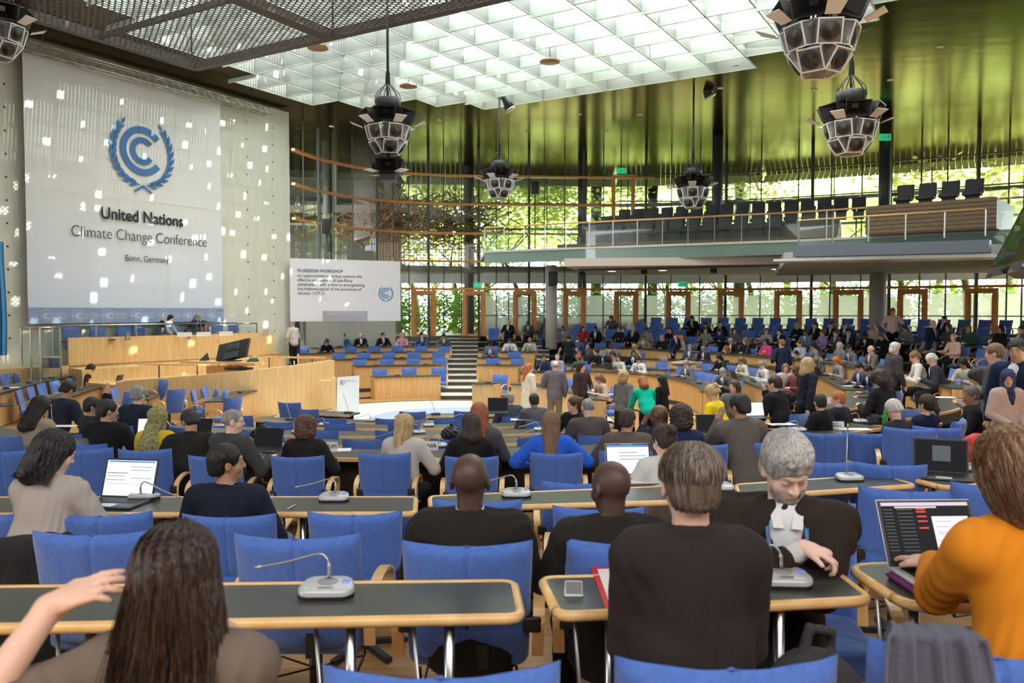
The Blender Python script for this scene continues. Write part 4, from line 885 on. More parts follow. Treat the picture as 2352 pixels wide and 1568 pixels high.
def sdf_mesh(name, prims, res, mats, disp=None, clip=None):
    lo = np.min([_bb(p)[0] for p in prims if p[0] != '-'], 0) - res * 3; hi = np.max([_bb(p)[1] for p in prims if p[0] != '-'], 0) + res * 3
    n = np.ceil((hi - lo) / res).astype(int) + 1; ax = [np.float32(lo[i]) + np.arange(n[i], dtype=np.float32) * np.float32(res) for i in range(3)]
    Fd = np.full(n, 1.0, np.float32)
    for p in prims:
        s = p[0] == '-'; q = p[1] if s else p; k = q[5] if q[0] == 'c' else q[3]; a, b = _bb(q); pad = max(k * 1.2, res * 2.5)
        i0 = np.maximum(((a - pad - lo) / res).astype(int), 0); i1 = np.minimum(((b + pad - lo) / res).astype(int) + 2, n)
        if (i1 <= i0).any(): continue
        sl = tuple(slice(i0[i], i1[i]) for i in range(3)); G = np.stack(np.meshgrid(*[ax[i][sl[i]] for i in range(3)], indexing='ij'), -1)
        d = _sd_cap(G, q[1], q[2], q[3], q[4]) if q[0] == 'c' else _sd_ell(G, q[1], q[2], q[4])
        f = Fd[sl]
        if s: d = -d; h = np.clip(.5 - .5 * (f - d) / k, 0, 1); Fd[sl] = f + (d - f) * h + k * h * (1 - h)
        else: h = np.clip(.5 + .5 * (d - f) / k, 0, 1); Fd[sl] = d + (f - d) * h - k * h * (1 - h)
    if disp is not None or clip is not None:
        G = np.stack(np.meshgrid(*ax, indexing='ij'), -1)
        if disp is not None: Fd += np.where(np.abs(Fd) < .06, disp(G), 0).astype(np.float32)
        if clip is not None: Fd = np.maximum(Fd, clip(G).astype(np.float32))
        del G
    Fd[0] = Fd[-1] = 1; Fd[:, 0] = Fd[:, -1] = 1; Fd[:, :, 0] = Fd[:, :, -1] = 1
    S = Fd < 0
    c8 = [S[i:n[0] - 1 + i, j:n[1] - 1 + j, k:n[2] - 1 + k] for i in (0, 1) for j in (0, 1) for k in (0, 1)]
    sm = sum(x.astype(np.int8) for x in c8); act = (sm > 0) & (sm < 8); ids = np.full(act.shape, -1, np.int64); cells = np.argwhere(act); ids[act] = np.arange(len(cells))
    acc = np.zeros((len(cells), 3)); cnt = np.zeros(len(cells)); cor = np.array([(i, j, k) for i in (0, 1) for j in (0, 1) for k in (0, 1)])
    V = [Fd[cells[:, 0] + c[0], cells[:, 1] + c[1], cells[:, 2] + c[2]] for c in cor]
    for x in range(8):
        for y in range(x + 1, 8):
            if np.abs(cor[x] - cor[y]).sum() != 1: continue
            m = (V[x] < 0) != (V[y] < 0); t = V[x][m] / (V[x][m] - V[y][m]); acc[m] += cor[x] + (cor[y] - cor[x]) * t[:, None]; cnt[m] += 1
    vs = (cells + acc / cnt[:, None]) * res + lo; fs = []
    for a in range(3):
        b, c = (a + 1) % 3, (a + 2) % 3; s0 = [slice(1, -1)] * 3; s1 = list(s0); s0[a] = slice(0, n[a] - 1); s1[a] = slice(1, n[a]); s0[b] = s1[b] = slice(1, n[b] - 1); s0[c] = s1[c] = slice(1, n[c] - 1)
        A, B = S[tuple(s0)], S[tuple(s1)]; e = np.argwhere(A != B); fl = A[tuple(e.T)]
        e[:, b] += 1; e[:, c] += 1
        def I(db, dc): q = e.copy(); q[:, b] += db; q[:, c] += dc; return ids[tuple(q.T)]
        Q = np.stack([I(-1, -1), I(0, -1), I(0, 0), I(-1, 0)], 1); Q[~fl] = Q[~fl][:, ::-1]; fs.append(Q)
    fs = np.concatenate(fs); me = bpy.data.meshes.new(name)
    me.vertices.add(len(vs)); me.vertices.foreach_set('co', vs.astype(np.float32).ravel()); me.loops.add(fs.size); me.loops.foreach_set('vertex_index', fs.astype(np.int32).ravel())
    me.polygons.add(len(fs)); me.polygons.foreach_set('loop_start', np.arange(0, fs.size, 4, dtype=np.int32)); me.polygons.foreach_set('loop_total', np.full(len(fs), 4, np.int32))
    for m in (mats if isinstance(mats, (list, tuple)) else [mats]): me.materials.append(m)
    me.polygons.foreach_set('use_smooth', np.ones(len(fs), bool)); me.update(calc_edges=True); return me
def folds(a=.003, f=38.0, ph=0.0, dz=1.0):
    def fn(G):
        x, y, z = G[..., 0], G[..., 1], G[..., 2]
        return a * (np.sin(f * (z * dz + .35 * np.sin(9 * x + ph) + .3 * np.sin(11 * y + 1.3 * ph))) * np.sin(7 * x + 5 * y + 6 * z + ph) + .6 * np.sin(.55 * f * (x * .8 + z * .7 + .2 * np.sin(12 * z + ph))) * np.sin(8 * y - 5 * z + ph))
    return fn
SKIN = mat('skin', (.6, .4, .3), .5, objcol=True, bump=(160, .06)); SKIN.node_tree.nodes['Principled BSDF'].inputs['Subsurface Weight'].default_value = .08; SKIN.node_tree.nodes['Principled BSDF'].inputs['Subsurface Radius'].default_value = (.02, .008, .004)
CLOTH = mat('clothing', (.3, .3, .3), .9, objcol=True, bump=(420, .12), sheen=.02, spec=.2); HAIR = mat('hair', (.1, .06, .04), .42, objcol=True, bump=(90, .9, (1, 1, .12)))
HAIRV = mat('hair_strands', (.1, .06, .04), .4, objcol=True, var=(70, .45, (1, 1, .1)), bump=(120, .8, (1, 1, .1)))
PIN = mat('pinstripe_wool', (.03, .03, .03), .9, objcol=True, bump=(150, .5, (1, .15, .04)), var=(160, .35, (1, .1, .03)), spec=.2)
SCARFM = mat('scarf_pattern', (.2, .2, .1), .8, objcol=True, var=(38, .55))
TIEM = mat('tie_silk', (.03, .03, .08), .4)
EYEM = mat('eye_dark', (.02, .012, .01), .3); LIPM = mat('lips', (.32, .10, .08), .5)
SHOE = mat('shoe_leather', (.02, .016, .014), .4)
def V3(*a): return np.array(a, float)
def rotx(a): c, s = math.cos(a), math.sin(a); return np.array([[1, 0, 0], [0, c, -s], [0, s, c]])
def rotz(a): c, s = math.cos(a), math.sin(a); return np.array([[c, -s, 0], [s, c, 0], [0, 0, 1]])
def roty(a): c, s = math.cos(a), math.sin(a); return np.array([[c, 0, s], [0, 1, 0], [-s, 0, c]])
def ik(a, t, l1, l2, pole):
    d = t - a; L_ = min(np.linalg.norm(d), (l1 + l2) * .995); u = d / (np.linalg.norm(d) + 1e-9); t = a + u * L_
    x = (l1 * l1 - l2 * l2 + L_ * L_) / (2 * L_); h = math.sqrt(max(l1 * l1 - x * x, 0)); p = pole - u * (pole @ u); p = p / (np.linalg.norm(p) + 1e-9); return a + u * x + p * h, t
def head_prims(hc, Rh, detail=False, k=.02, full=1.0):
    T = lambda *q: hc + Rh @ V3(*q)
    P = [ell(T(0, -.012, .03), (.076, .095, .088), k, Rh), ell(T(0, .018, -.032), (.060 * full, .070, .088), k, Rh), ell(T(0, .06, -.088), (.026, .022, .019), .03, Rh),
         cap(T(0, .088, .010), T(0, .104, -.022), .008, .0125, .012), ell(T(.079, -.008, -.008), (.011, .021, .032), .008, Rh @ rotz(.25)), ell(T(-.079, -.008, -.008), (.011, .021, .032), .008, Rh @ rotz(-.25))]
    if detail:
        P += [cap(T(-.042, .070, .034), T(-.012, .084, .030), .009, k=.014), cap(T(.042, .070, .034), T(.012, .084, .030), .009, k=.014),
              ell(T(.040, .055, -.030), (.022, .022, .024), .02, Rh), ell(T(-.040, .055, -.030), (.022, .022, .024), .02, Rh), ell(T(.014, .094, -.026), (.009, .010, .008), .006, Rh), ell(T(-.014, .094, -.026), (.009, .010, .008), .006, Rh),
              sub(ell(T(.031, .092, .010), (.018, .014, .011), .012, Rh)), sub(ell(T(-.031, .092, .010), (.018, .014, .011), .012, Rh)),
              ell(T(.031, .076, .010), (.0155, .0135, .0125), .003, Rh), ell(T(-.031, .076, .010), (.0155, .0135, .0125), .003, Rh),
              cap(T(-.02, .084, -.051), T(.02, .084, -.051), .006, k=.008), cap(T(-.016, .085, -.062), T(.016, .085, -.062), .007, k=.008), sub(cap(T(-.024, .094, -.056), T(.024, .094, -.056), .0022, k=.004)),
              sub(ell(T(.086, -.002, -.006), (.006, .012, .018), .005, Rh)), sub(ell(T(-.086, -.002, -.006), (.006, .012, .018), .005, Rh))]
    return P
def hand_prims(w, d, n, side, curl=.5, spread=.12, s=1.0, simple=False):
    """wrist w, pointing d, palm normal n (palm faces along n)"""
    d = d / np.linalg.norm(d); n = n - d * (n @ d); n = n / (np.linalg.norm(n) + 1e-9); x = np.cross(d, n) * side     # x: towards the thumb
    P = [cap(w, w + d * .03 * s, .026 * s, .028 * s, .02), ell(w + d * .055 * s, (.040 * s, .048 * s, .017 * s), .015, np.stack([x, d, n], 1))]
    if simple:
        P += [cap(w + d * .08 * s, w + (d * .13 + n * .03 * curl) * s, .024, .015, .02), cap(w + d * .02 * s + x * .03, w + d * .07 * s + x * .055 + n * .015, .013, .01, .01)]; return P
    ln = (.078, .088, .080, .062)
    for i, (o, L_) in enumerate(zip((.030, .010, -.011, -.030), ln)):
        b = w + d * (.088 - .004 * abs(i - 1)) * s + x * o * s; dd = d + x * (spread * (1.3 - i)) * .5; dd /= np.linalg.norm(dd); c1 = curl * (.5 + .12 * i)
        d1 = dd * math.cos(c1) + n * math.sin(c1); d2 = dd * math.cos(c1 * 2.1) + n * math.sin(c1 * 2.1); d3 = dd * math.cos(c1 * 2.8) + n * math.sin(c1 * 2.8)
        p1 = b + d1 * L_ * .45 * s; p2 = p1 + d2 * L_ * .32 * s; p3 = p2 + d3 * L_ * .23 * s
        r = (.0095, .0098, .0093, .0082)[i] * s; P += [cap(b - d * .02 * s, p1, r * 1.12, r, .006), cap(p1, p2, r, r * .92, .003), cap(p2, p3, r * .92, r * .78, .003)]
    t0 = w + d * .022 * s + x * .024 * s; t1 = t0 + (d * .030 + x * .028 + n * .008) * s; t2 = t1 + (d * .030 + x * .008 + n * .010 * (1 + curl)) * s
    P += [cap(t0, t1, .016 * s, .0125 * s, .012), cap(t1, t2, .012 * s, .009 * s, .004)]
    return P
def make_body(pose):
    g = dict(sit=True, lean=8, side=0, twist=0, hyaw=0, hpitch=10, hroll=0, rh=(.20, .42, .80), lh=(-.20, .42, .80), rp=(.6, -.4, -.8), lp=(-.6, -.4, -.8), f=False, res=.018, detail=False, curl=.4, rcurl=None, lcurl=None,
             jacket=True, v=True, coat=0, sleeve=1.0, hn=(0, 0, -1), rhn=None, lhn=None, rd=None, ld=None, bulk=1.0, fa=.003, walk=0, short=False, shoulder=None, face=1.0)
    g.update(pose); g_ = lambda k: g[k]
    Z = .57 if g['sit'] else .93; hip = V3(0, 0, Z); l = R(g['lean']); U = roty(R(g['side'])) @ rotx(-l); u = U @ V3(0, 0, 1); fw = U @ V3(0, 1, 0); Rt = U @ rotz(R(g['twist'])); xr = Rt @ V3(1, 0, 0); fy = Rt @ V3(0, 1, 0)
    f = g['f']; B = g['bulk'] * (.93 if f else 1); sw = g['shoulder'] or (.165 if f else .19)
    w_, ch, nb = hip + u * .17, hip + u * .34, hip + u * .50; nl = rotx(-l * .55) @ V3(0, 0, 1); nl = roty(R(g['side'] * .5)) @ nl
    hc = nb + nl * .135 + V3(0, .012, .02); Rh = rotz(R(g['hyaw'])) @ rotx(-R(g['hpitch'])) @ roty(R(g['hroll'])); Rh = rotz(R(g['twist'] * .0)) @ Rh
    sR, sL = hip + u * .445 + xr * sw, hip + u * .445 - xr * sw
    ua, fa_ = (.275, .25) if f else (.29, .265)
    eR, hR = ik(sR, V3(*g['rh']), ua, fa_, V3(*g['rp'])); eL, hL = ik(sL, V3(*g['lh']), ua, fa_, V3(*g['lp']))
    if g['sit']: kn = [(.11, .43, .50), (-.11, .43, .50)]; an = [(.11, .40, .09), (-.12, .42, .09)]; ft = [(.12, .55, .04), (-.13, .57, .04)]
    else: wk = g['walk']; kn = [(.10, .04 + wk * .4, .50), (-.10, .04 - wk * .2, .50)]; an = [(.10, -.02 + wk * .5, .09), (-.10, -.02 - wk * .6, .09)]; ft = [(.11, .13 + wk * .5, .04), (-.11, .13 - wk * .6, .045)]
    hp = [hip + V3(.09, .02, -.03), hip + V3(-.09, .02, -.03)]
    k = .05
    def torso(e): return [ell(hip, (.165 * B + e, .12 * B + e, .12 + e), .06), cap(w_ - xr * .06, w_ + xr * .06, .105 * B + e, k=.08), ell(ch + u * .0, (.150 * B + e, .108 * B + e, .17 + e), .06, np.stack([xr, fy, u], 1)),
                          cap(sL + xr * .03 + u * .005, sR - xr * .03 + u * .005, .062 + e, k=.06), cap(nb - u * .03, sR - xr * .04 + u * .02, .045 + e * .6, .035 + e * .6, .05), cap(nb - u * .03, sL + xr * .04 + u * .02, .045 + e * .6, .035 + e * .6, .05)]
    def arms(e, cuff=1.0):
        o = []
        for s, el_, hd in ((sR, eR, hR), (sL, eL, hL)): o += [cap(s, el_, .055 * B + e, .042 + e, .03), cap(el_, el_ + (hd - el_) * cuff, .043 + e, .029 + e * .9, .012)]
        return o
    def legs(e): return [x for i in (0, 1) for x in (cap(hp[i], kn[i], .088 * B + e, .062 + e, .04), cap(kn[i], an[i], .060 + e, .040 + e, .02))]
    d_arm = [(hR - eR) if g['rd'] is None else V3(*g['rd']), (hL - eL) if g['ld'] is None else V3(*g['ld'])]
    smp = g['res'] > .012
    body = torso(0) + arms(0) + legs(0) + [cap(nb - u * .04, hc - Rh @ V3(0, .015, .05), .056 * (.9 if f else 1), .052 * (.88 if f else 1), .025)] + head_prims(hc, Rh, g['detail'], full=g['face'])
    body += hand_prims(hR, d_arm[0], V3(*(g['rhn'] or g['hn'])), -1, g['rcurl'] if g['rcurl'] is not None else g['curl'], simple=smp) + hand_prims(hL, d_arm[1], V3(*(g['lhn'] or g['hn'])), 1, g['lcurl'] if g['lcurl'] is not None else g['curl'], simple=smp)
    body += [ell(np.array(ft[i]) - V3(0, .04, 0), (.042, .11, .035), .02) for i in (0, 1)]
    out = {'hc': hc, 'Rh': Rh, 'hands': (hR, hL), 'elb': (eR, eL), 'nb': Vector(nb), 'u': Vector(u), 'fy': Vector(fy), 'xr': Vector(xr)}
    out['body'] = sdf_mesh('body', body, g['res'], SKIN)
    e = .024 if g['jacket'] else .016; top = torso(e) + arms(e if not g['short'] else e, g['sleeve'] * (.96 if not g['short'] else 0.02))
    if g['short']: top = torso(e) + [cap(sR, sR + (eR - sR) * .6, .07, .062, .03), cap(sL, sL + (eL - sL) * .6, .07, .062, .03)]
    if g['coat']: top += [cap(hip, hip + V3(0, .0, -g['coat']), .17 * B, .19 * B, .06)]
    elif g['jacket']:
        top += [ell(hip + V3(0, -.01, -.07), (.185 * B, .145 * B, .11), .05)]
    # collar roll
    for i in range(10):
        a0, a1 = math.pi * (-.15 - .07 * i * 1.0), math.pi * (-.15 - .07 * (i + 1)); q = lambda a: nb + u * (.012 + .012 * -math.sin(a)) + xr * .068 * math.cos(a) + fy * (.062 * math.sin(a) + .0)
        top.append(cap(q(a0), q(a1), .019 if g['jacket'] else .012, k=.012))
    if g['v'] and g['jacket']:
        vt = nb + fy * .10 - u * .02; vb = nb + fy * .15 - u * .24; top += [sub(cap(vt, vb, .062, .012, .012))]
    top += [sub(cap(nb + nl * .01, nb + nl * .12, .053, .07, .01))]
    out['top'] = sdf_mesh('jacket' if g['jacket'] else 'shirt', top, g['res'], CLOTH, folds(g['fa'], 38, g['lean'] * .3 + g['hyaw'] * .1))
    out['trousers'] = sdf_mesh('trousers', [ell(hip + V3(0, 0, -.03), (.175 * B, .13 * B, .12), .05)] + legs(.014), max(g['res'], .016), CLOTH, folds(.003, 30, 1))
    out['shoes'] = sdf_mesh('shoes', [ell(np.array(ft[i]) - V3(0, .04, 0), (.05, .125, .042), .02) for i in (0, 1)], max(g['res'], .014), SHOE, clip=lambda G: .004 - G[..., 2])
    if g['v'] and g['jacket']:
        sh = [ell(ch + u * .02 + fy * .012, (.13 * B, .108 * B, .17), .04, np.stack([xr, fy, u], 1)), cap(nb - u * .04, nb + nl * .012, .066, .061, .03), cap(nb + fy * .015 - u * .05, ch + fy * .025, .075 * B, .085 * B, .04), sub(cap(nb + nl * .01 + fy * .01, nb + nl * .12, .046, .055, .006))]
        if not f: out['tie'] = sdf_mesh('tie', [cap(nb + fy * .112 - u * .035, nb + fy * .125 - u * .06, .016, .012, .01), cap(nb + fy * .128 - u * .06, nb + fy * .150 - u * .24, .014, .024, .01)], .008, TIEM)
        out['shirt'] = sdf_mesh('shirt', sh, max(g['res'] * .8, .007), CLOTH)
    return out
# ---- hair, in head space (face towards +y)
def hair_mesh(style, res, seed=0):
    k = .02; D = None; CAPH = [ell((0, -.020, .036), (.087, .104, .095), k)]; face = [sub(ell((0, .085, -.045), (.066, .062, .100), .012)), sub(cap((0, .05, -.13), (0, .02, -.2), .07, k=.02))]
    nape = [sub(ell((0, -.03, -.135), (.12, .12, .075), .02)), sub(ell((.086, .0, -.035), (.03, .035, .045), .01)), sub(ell((-.086, .0, -.035), (.03, .035, .045), .01))]
    strand = lambda a, f: (lambda G: a * np.sin(f * np.arctan2(G[..., 0], -G[..., 1] + .001) + 4 * np.sin(9 * G[..., 2])) * (np.hypot(G[..., 0], G[..., 1]) > .02))
    if style == 'short': P = CAPH + [ell((0, -.06, -.02), (.074, .06, .075), k)] + face + nape; D = strand(.0025, 34)
    elif style == 'shortfull': P = [ell((0, -.018, .044), (.093, .110, .098), k), ell((0, .045, .10), (.06, .05, .03), .03), ell((0, -.062, -.03), (.078, .062, .085), k)] + face + nape[1:]; D = lambda G: .004 * np.sin(60 * G[..., 0] + 25 * np.sin(14 * G[..., 1])) * np.sin(45 * G[..., 1] + 3 * np.sin(30 * G[..., 2]))
    elif style == 'fringe': P = [ell((0, -.028, -.005), (.086, .094, .055), k), sub(ell((0, .0, .075), (.075, .12, .058), .012)), sub(ell((0, .10, .0), (.10, .085, .12), .01))] + nape
    elif style == 'stubble': P = [ell((0, -.013, .031), (.0785, .0975, .0905), k), sub(ell((0, .06, -.03), (.07, .07, .085), .01))] + nape
    elif style in ('long', 'longer', 'bob', 'pony', 'bun', 'longmess'):
        L_ = {'long': -.30, 'longer': -.46, 'bob': -.13, 'pony': -.04, 'bun': -.05, 'longmess': -.30}[style]
        P = [ell((0, -.022, .036), (.090, .108, .097), k)]
        if L_ < -.1: P += [cap((0, -.055, .0), (0, -.075, L_), .082, .075 if style != 'long' else .06, .03), cap((.05, -.02, 0), (.062, -.035, L_ * .92), .042, .040, .03), cap((-.05, -.02, 0), (-.062, -.035, L_ * .92), .042, .040, .03)]
        else: P += [ell((0, -.055, -.02), (.076, .06, .075), k)]
        if style == 'pony': P += [cap((0, -.115, .03), (0, -.15, -.05), .028, .03, .02), cap((0, -.15, -.05), (0, -.12, -.2), .03, .012, .02)]
        if style == 'bun': P += [ell((0, -.13, .06), (.042, .038, .040), .012)]
        P += [sub(ell((0, .090, -.045), (.060, .066, .105), .014)), sub(cap((0, .07, -.12), (0, .08, -.5), .085, k=.02))]
        if style in ('pony', 'bun'): P += nape[:1]
        D = strand(.004, 26)
    elif style == 'curly':
        P = [ell((0, -.03, .03), (.118, .125, .115), k), ell((0, -.05, -.06), (.115, .095, .09), .03)] + [sub(ell((0, .10, -.04), (.066, .07, .105), .014)), sub(cap((0, .06, -.13), (0, .02, -.25), .07, k=.02))]
        D = lambda G: .012 * np.sin(75 * G[..., 0] + 3 * np.sin(40 * G[..., 2])) * np.sin(70 * G[..., 1] + 2 * np.sin(50 * G[..., 0])) * np.sin(68 * G[..., 2])
    elif style == 'hijab':
        P = [ell((0, -.02, .03), (.095, .112, .108), k), ell((0, -.02, -.06), (.088, .095, .09), .03), cap((0, -.04, -.12), (0, -.03, -.26), .09, .14, .04), cap((0, .03, -.15), (0, .05, -.26), .07, .09, .04), sub(ell((0, .095, -.02), (.055, .05, .085), .012))]
        D = lambda G: .004 * np.sin(40 * G[..., 2] + 20 * G[..., 0] + 3 * np.sin(20 * G[..., 1]))
    elif style == 'scarfcap': P = CAPH + face + nape
    return sdf_mesh('hair' if style != 'hijab' else 'headscarf', P, res, HAIRV if style != 'hijab' else SCARFM, D)
_HM = {}; _PM = {}
mb = MB(); [mb.lathe([(.001, .006), (.006, .005), (.009, 0), (.001, -.003)], 10, M=Matrix.Translation((s * .031, .086, .010)) @ Matrix.Rotation(R(-90), 4, 'X') @ Matrix.Scale(.55, 4, (0, 1, 0))) for s in (-1, 1)]; EYES = mb.mesh('eyes', EYEM)
mb = MB(); [mb.tube([(s * .015, .089, .032), (s * .032, .088, .038), (s * .046, .078, .033)], [.0025, .0035, .002], 5) for s in (-1, 1)]; BROWS = mb.mesh('eyebrows', EYEM)
mb = MB(); mb.tube([(-.021, .086, -.056), (0, .0935, -.054), (.021, .086, -.056)], [.002, .0042, .002], 6); MOUTH = mb.mesh('mouth', LIPM)
def hairm(style, res):
    if (style, res) not in _HM: _HM[(style, res)] = hair_mesh(style, res)
    return _HM[(style, res)]
SK = dict(l=(.72, .44, .33), m=(.50, .29, .19), t=(.40, .22, .13), b=(.16, .075, .045), d=(.075, .038, .026), p=(.80, .52, .43))
HC = dict(bk=(.012, .010, .010), db=(.035, .018, .012), br=(.10, .045, .022), lb=(.22, .12, .06), bl=(.55, .38, .18), rd=(.35, .10, .03), gy=(.30, .29, .27), wh=(.62, .60, .55), sg=(.14, .125, .11), st=(.05, .035, .03), or_=(.55, .17, .04))
def person(loc, rz, tmpl, skin, hair, hcol, top, label, trousers=(.02, .02, .025), shirt=(.7, .7, .72), group=None, name='person', hres=.012, hs=1.0, tie=None, faces=False):
    T = tmpl; root = link(name, T['body'], None, label, 'person', group, None, loc, rz, color=SK[skin])
    tn = 'jacket' if 'shirt' in T else 'top'
    link(tn, T['top'], root, color=top); link('trousers', T['trousers'], root, color=trousers); link('shoes', T['shoes'], root)
    if 'shirt' in T: link('shirt', T['shirt'], root, color=shirt)
    HM_ = Matrix.Translation(Vector(T['hc'])) @ Matrix(T['Rh'].tolist()).to_4x4()
    if tie and 'tie' in T: link('tie', T['tie'], root)
    if faces: link('eyes', EYES, root, M=HM_); link('mouth', MOUTH, root, M=HM_); link('eyebrows', BROWS, root, M=HM_)
    if hair:
        M = Matrix.Translation(Vector(T['hc'])) @ Matrix(T['Rh'].tolist()).to_4x4() @ Matrix.Scale(hs, 4); link('headscarf' if hair == 'hijab' else 'hair', hairm(hair, hres), root, M=M, color=hcol if isinstance(hcol, tuple) else HC[hcol])
    return root
# ================================================================ furniture
def chair_meshes(hi):
    n = 26 if hi else 6
    def prof(u, v, side):     # u across 0..1, v up 0..1, side -1 back, +1 front
        x = (u - .5) * (.50 + .03 * v); z = .40 + .53 * v + .014 * v * (abs(u - .5) * 2) ** 2.2
        edge = max(0, 1 - ((abs(u - .5) * 2) ** 8)) ** .5 * max(0, 1 - (abs(v - .5) * 2) ** 10) ** .5
        th = .050 * edge; y = -.23 - .11 * v + .05 * (abs(u - .5) * 2) ** 2
        if hi and side < 0:
            d = abs(u - .5) * (.50 + .03 * v); y += .014 * math.exp(-(d / .008) ** 2) * (v > .28); y += .012 * math.exp(-((v - .30) / .018) ** 2)
            g = math.exp(-((v - .42) / .10) ** 2) * (v > .30); y += .006 * g * math.sin(u * 62 + 3 * math.sin(v * 30)) + .003 * math.sin(u * 23 + v * 9)
        return (x, y + side * th, z)
    a = MB(); a.sheet(lambda u, v: prof(u, v, -1), n * (2 if hi else 1), n); m_ = len(a.v); a.sheet(lambda u, v: prof(1 - u, v, 1), n * (2 if hi else 1), n)
    if not hi: a.lathe([(.012, 0), (.012, .006)], 8, 1, M=Matrix.Translation((0, -.262, .78)) @ Matrix.Rotation(R(-100), 4, 'X'))
    back = a.mesh('backrest', [BLUE, BLK])
    b = MB(); b.rbox(-.25, .25, -.24, .27, .36, .48, .055, n=4 if hi else 2); seat = b.mesh('seat', BLUE)
    arms = []
    for s in (1, -1):
        c = MB(); pts = cat_rom([(s * .285, -.23, .42), (s * .29, -.25, .60), (s * .295, -.10, .665), (s * .295, .10, .655), (s * .295, .24, .60), (s * .29, .26, .48), (s * .28, .16, .385)], 5 if hi else 2)
        w_, t_ = .048, .018; v = []; f = []
        for i, p in enumerate(pts):
            t = (pts[min(i + 1, len(pts) - 1)] - pts[max(i - 1, 0)]).normalized(); nn = Vector((1, 0, 0)).cross(t).normalized()
            for (q, r_) in ((-1, -1), (1, -1), (1, 1), (-1, 1)): v.append(p + Vector((q * w_ / 2, 0, 0)) + nn * r_ * t_ / 2)
        for i in range(len(pts) - 1):
            for k in range(4): f.append((4 * i + k, 4 * i + (k + 1) % 4, 4 * i + 4 + (k + 1) % 4, 4 * i + 4 + k))
        f += [(3, 2, 1, 0), tuple(4 * (len(pts) - 1) + k for k in range(4))]; c.add(v, f)
        if hi: c.rbox(s * .255 - .03, s * .255 + .045, -.27, -.19, .53, .60, .012, 1)
        arms.append(c.mesh('armrest', [W_EDGE, BLK]))
    d = MB(); d.tube([(0, 0, .05), (0, 0, .37)], .03, 8 if hi else 6)
    for k in range(4 if not hi else 5): t = k * 6.283 / (4 if not hi else 5) + .4; d.bar((0, 0, .06), (.27 * math.cos(t), .27 * math.sin(t), .03), .04, .03)
    if hi:
        for s in (-1, 1): d.tube([(s * .2, -.22, .36), (s * .2, -.16, .22), (s * .2, .1, .22), (s * .2, .2, .36)], .006, 5); d.tube([(s * .2, -.16, .22), (-s * .2, .1, .22)], .005, 5)
    base = d.mesh('pedestal', BLK)
    e = MB(); e.box(-.025, .025, -.318, -.300, .395, .50); strap = e.mesh('strap', BLK)
    return dict(back=back, seat=seat, arms=arms, base=base, strap=strap if hi else None)
CH_HI, CH_LO = chair_meshes(True), chair_meshes(False)
CHAIRS = []
def chair(p, rz, label, group, hi=False, z=None, name='conference_chair', arms=True):
    m = CH_HI if hi else CH_LO; t = thing(name, label, 'chair', (p[0], p[1], floor_z(p[0], p[1]) if z is None else z), rz, group)
    link('backrest', m['back'], t); link('seat', m['seat'], t); link('pedestal', m['base'], t)
    if arms:
        for a in m['arms']: link('armrest', a, t)
    if m['strap']: o = link('strap', m['strap'], t); o.location = (.07, 0, 0)
    CHAIRS.append(Vector((p[0], p[1], 0))); return t
def face_c(p): d = C - Vector((p[0], p[1], 0)); return math.atan2(d.y, d.x) - math.pi / 2
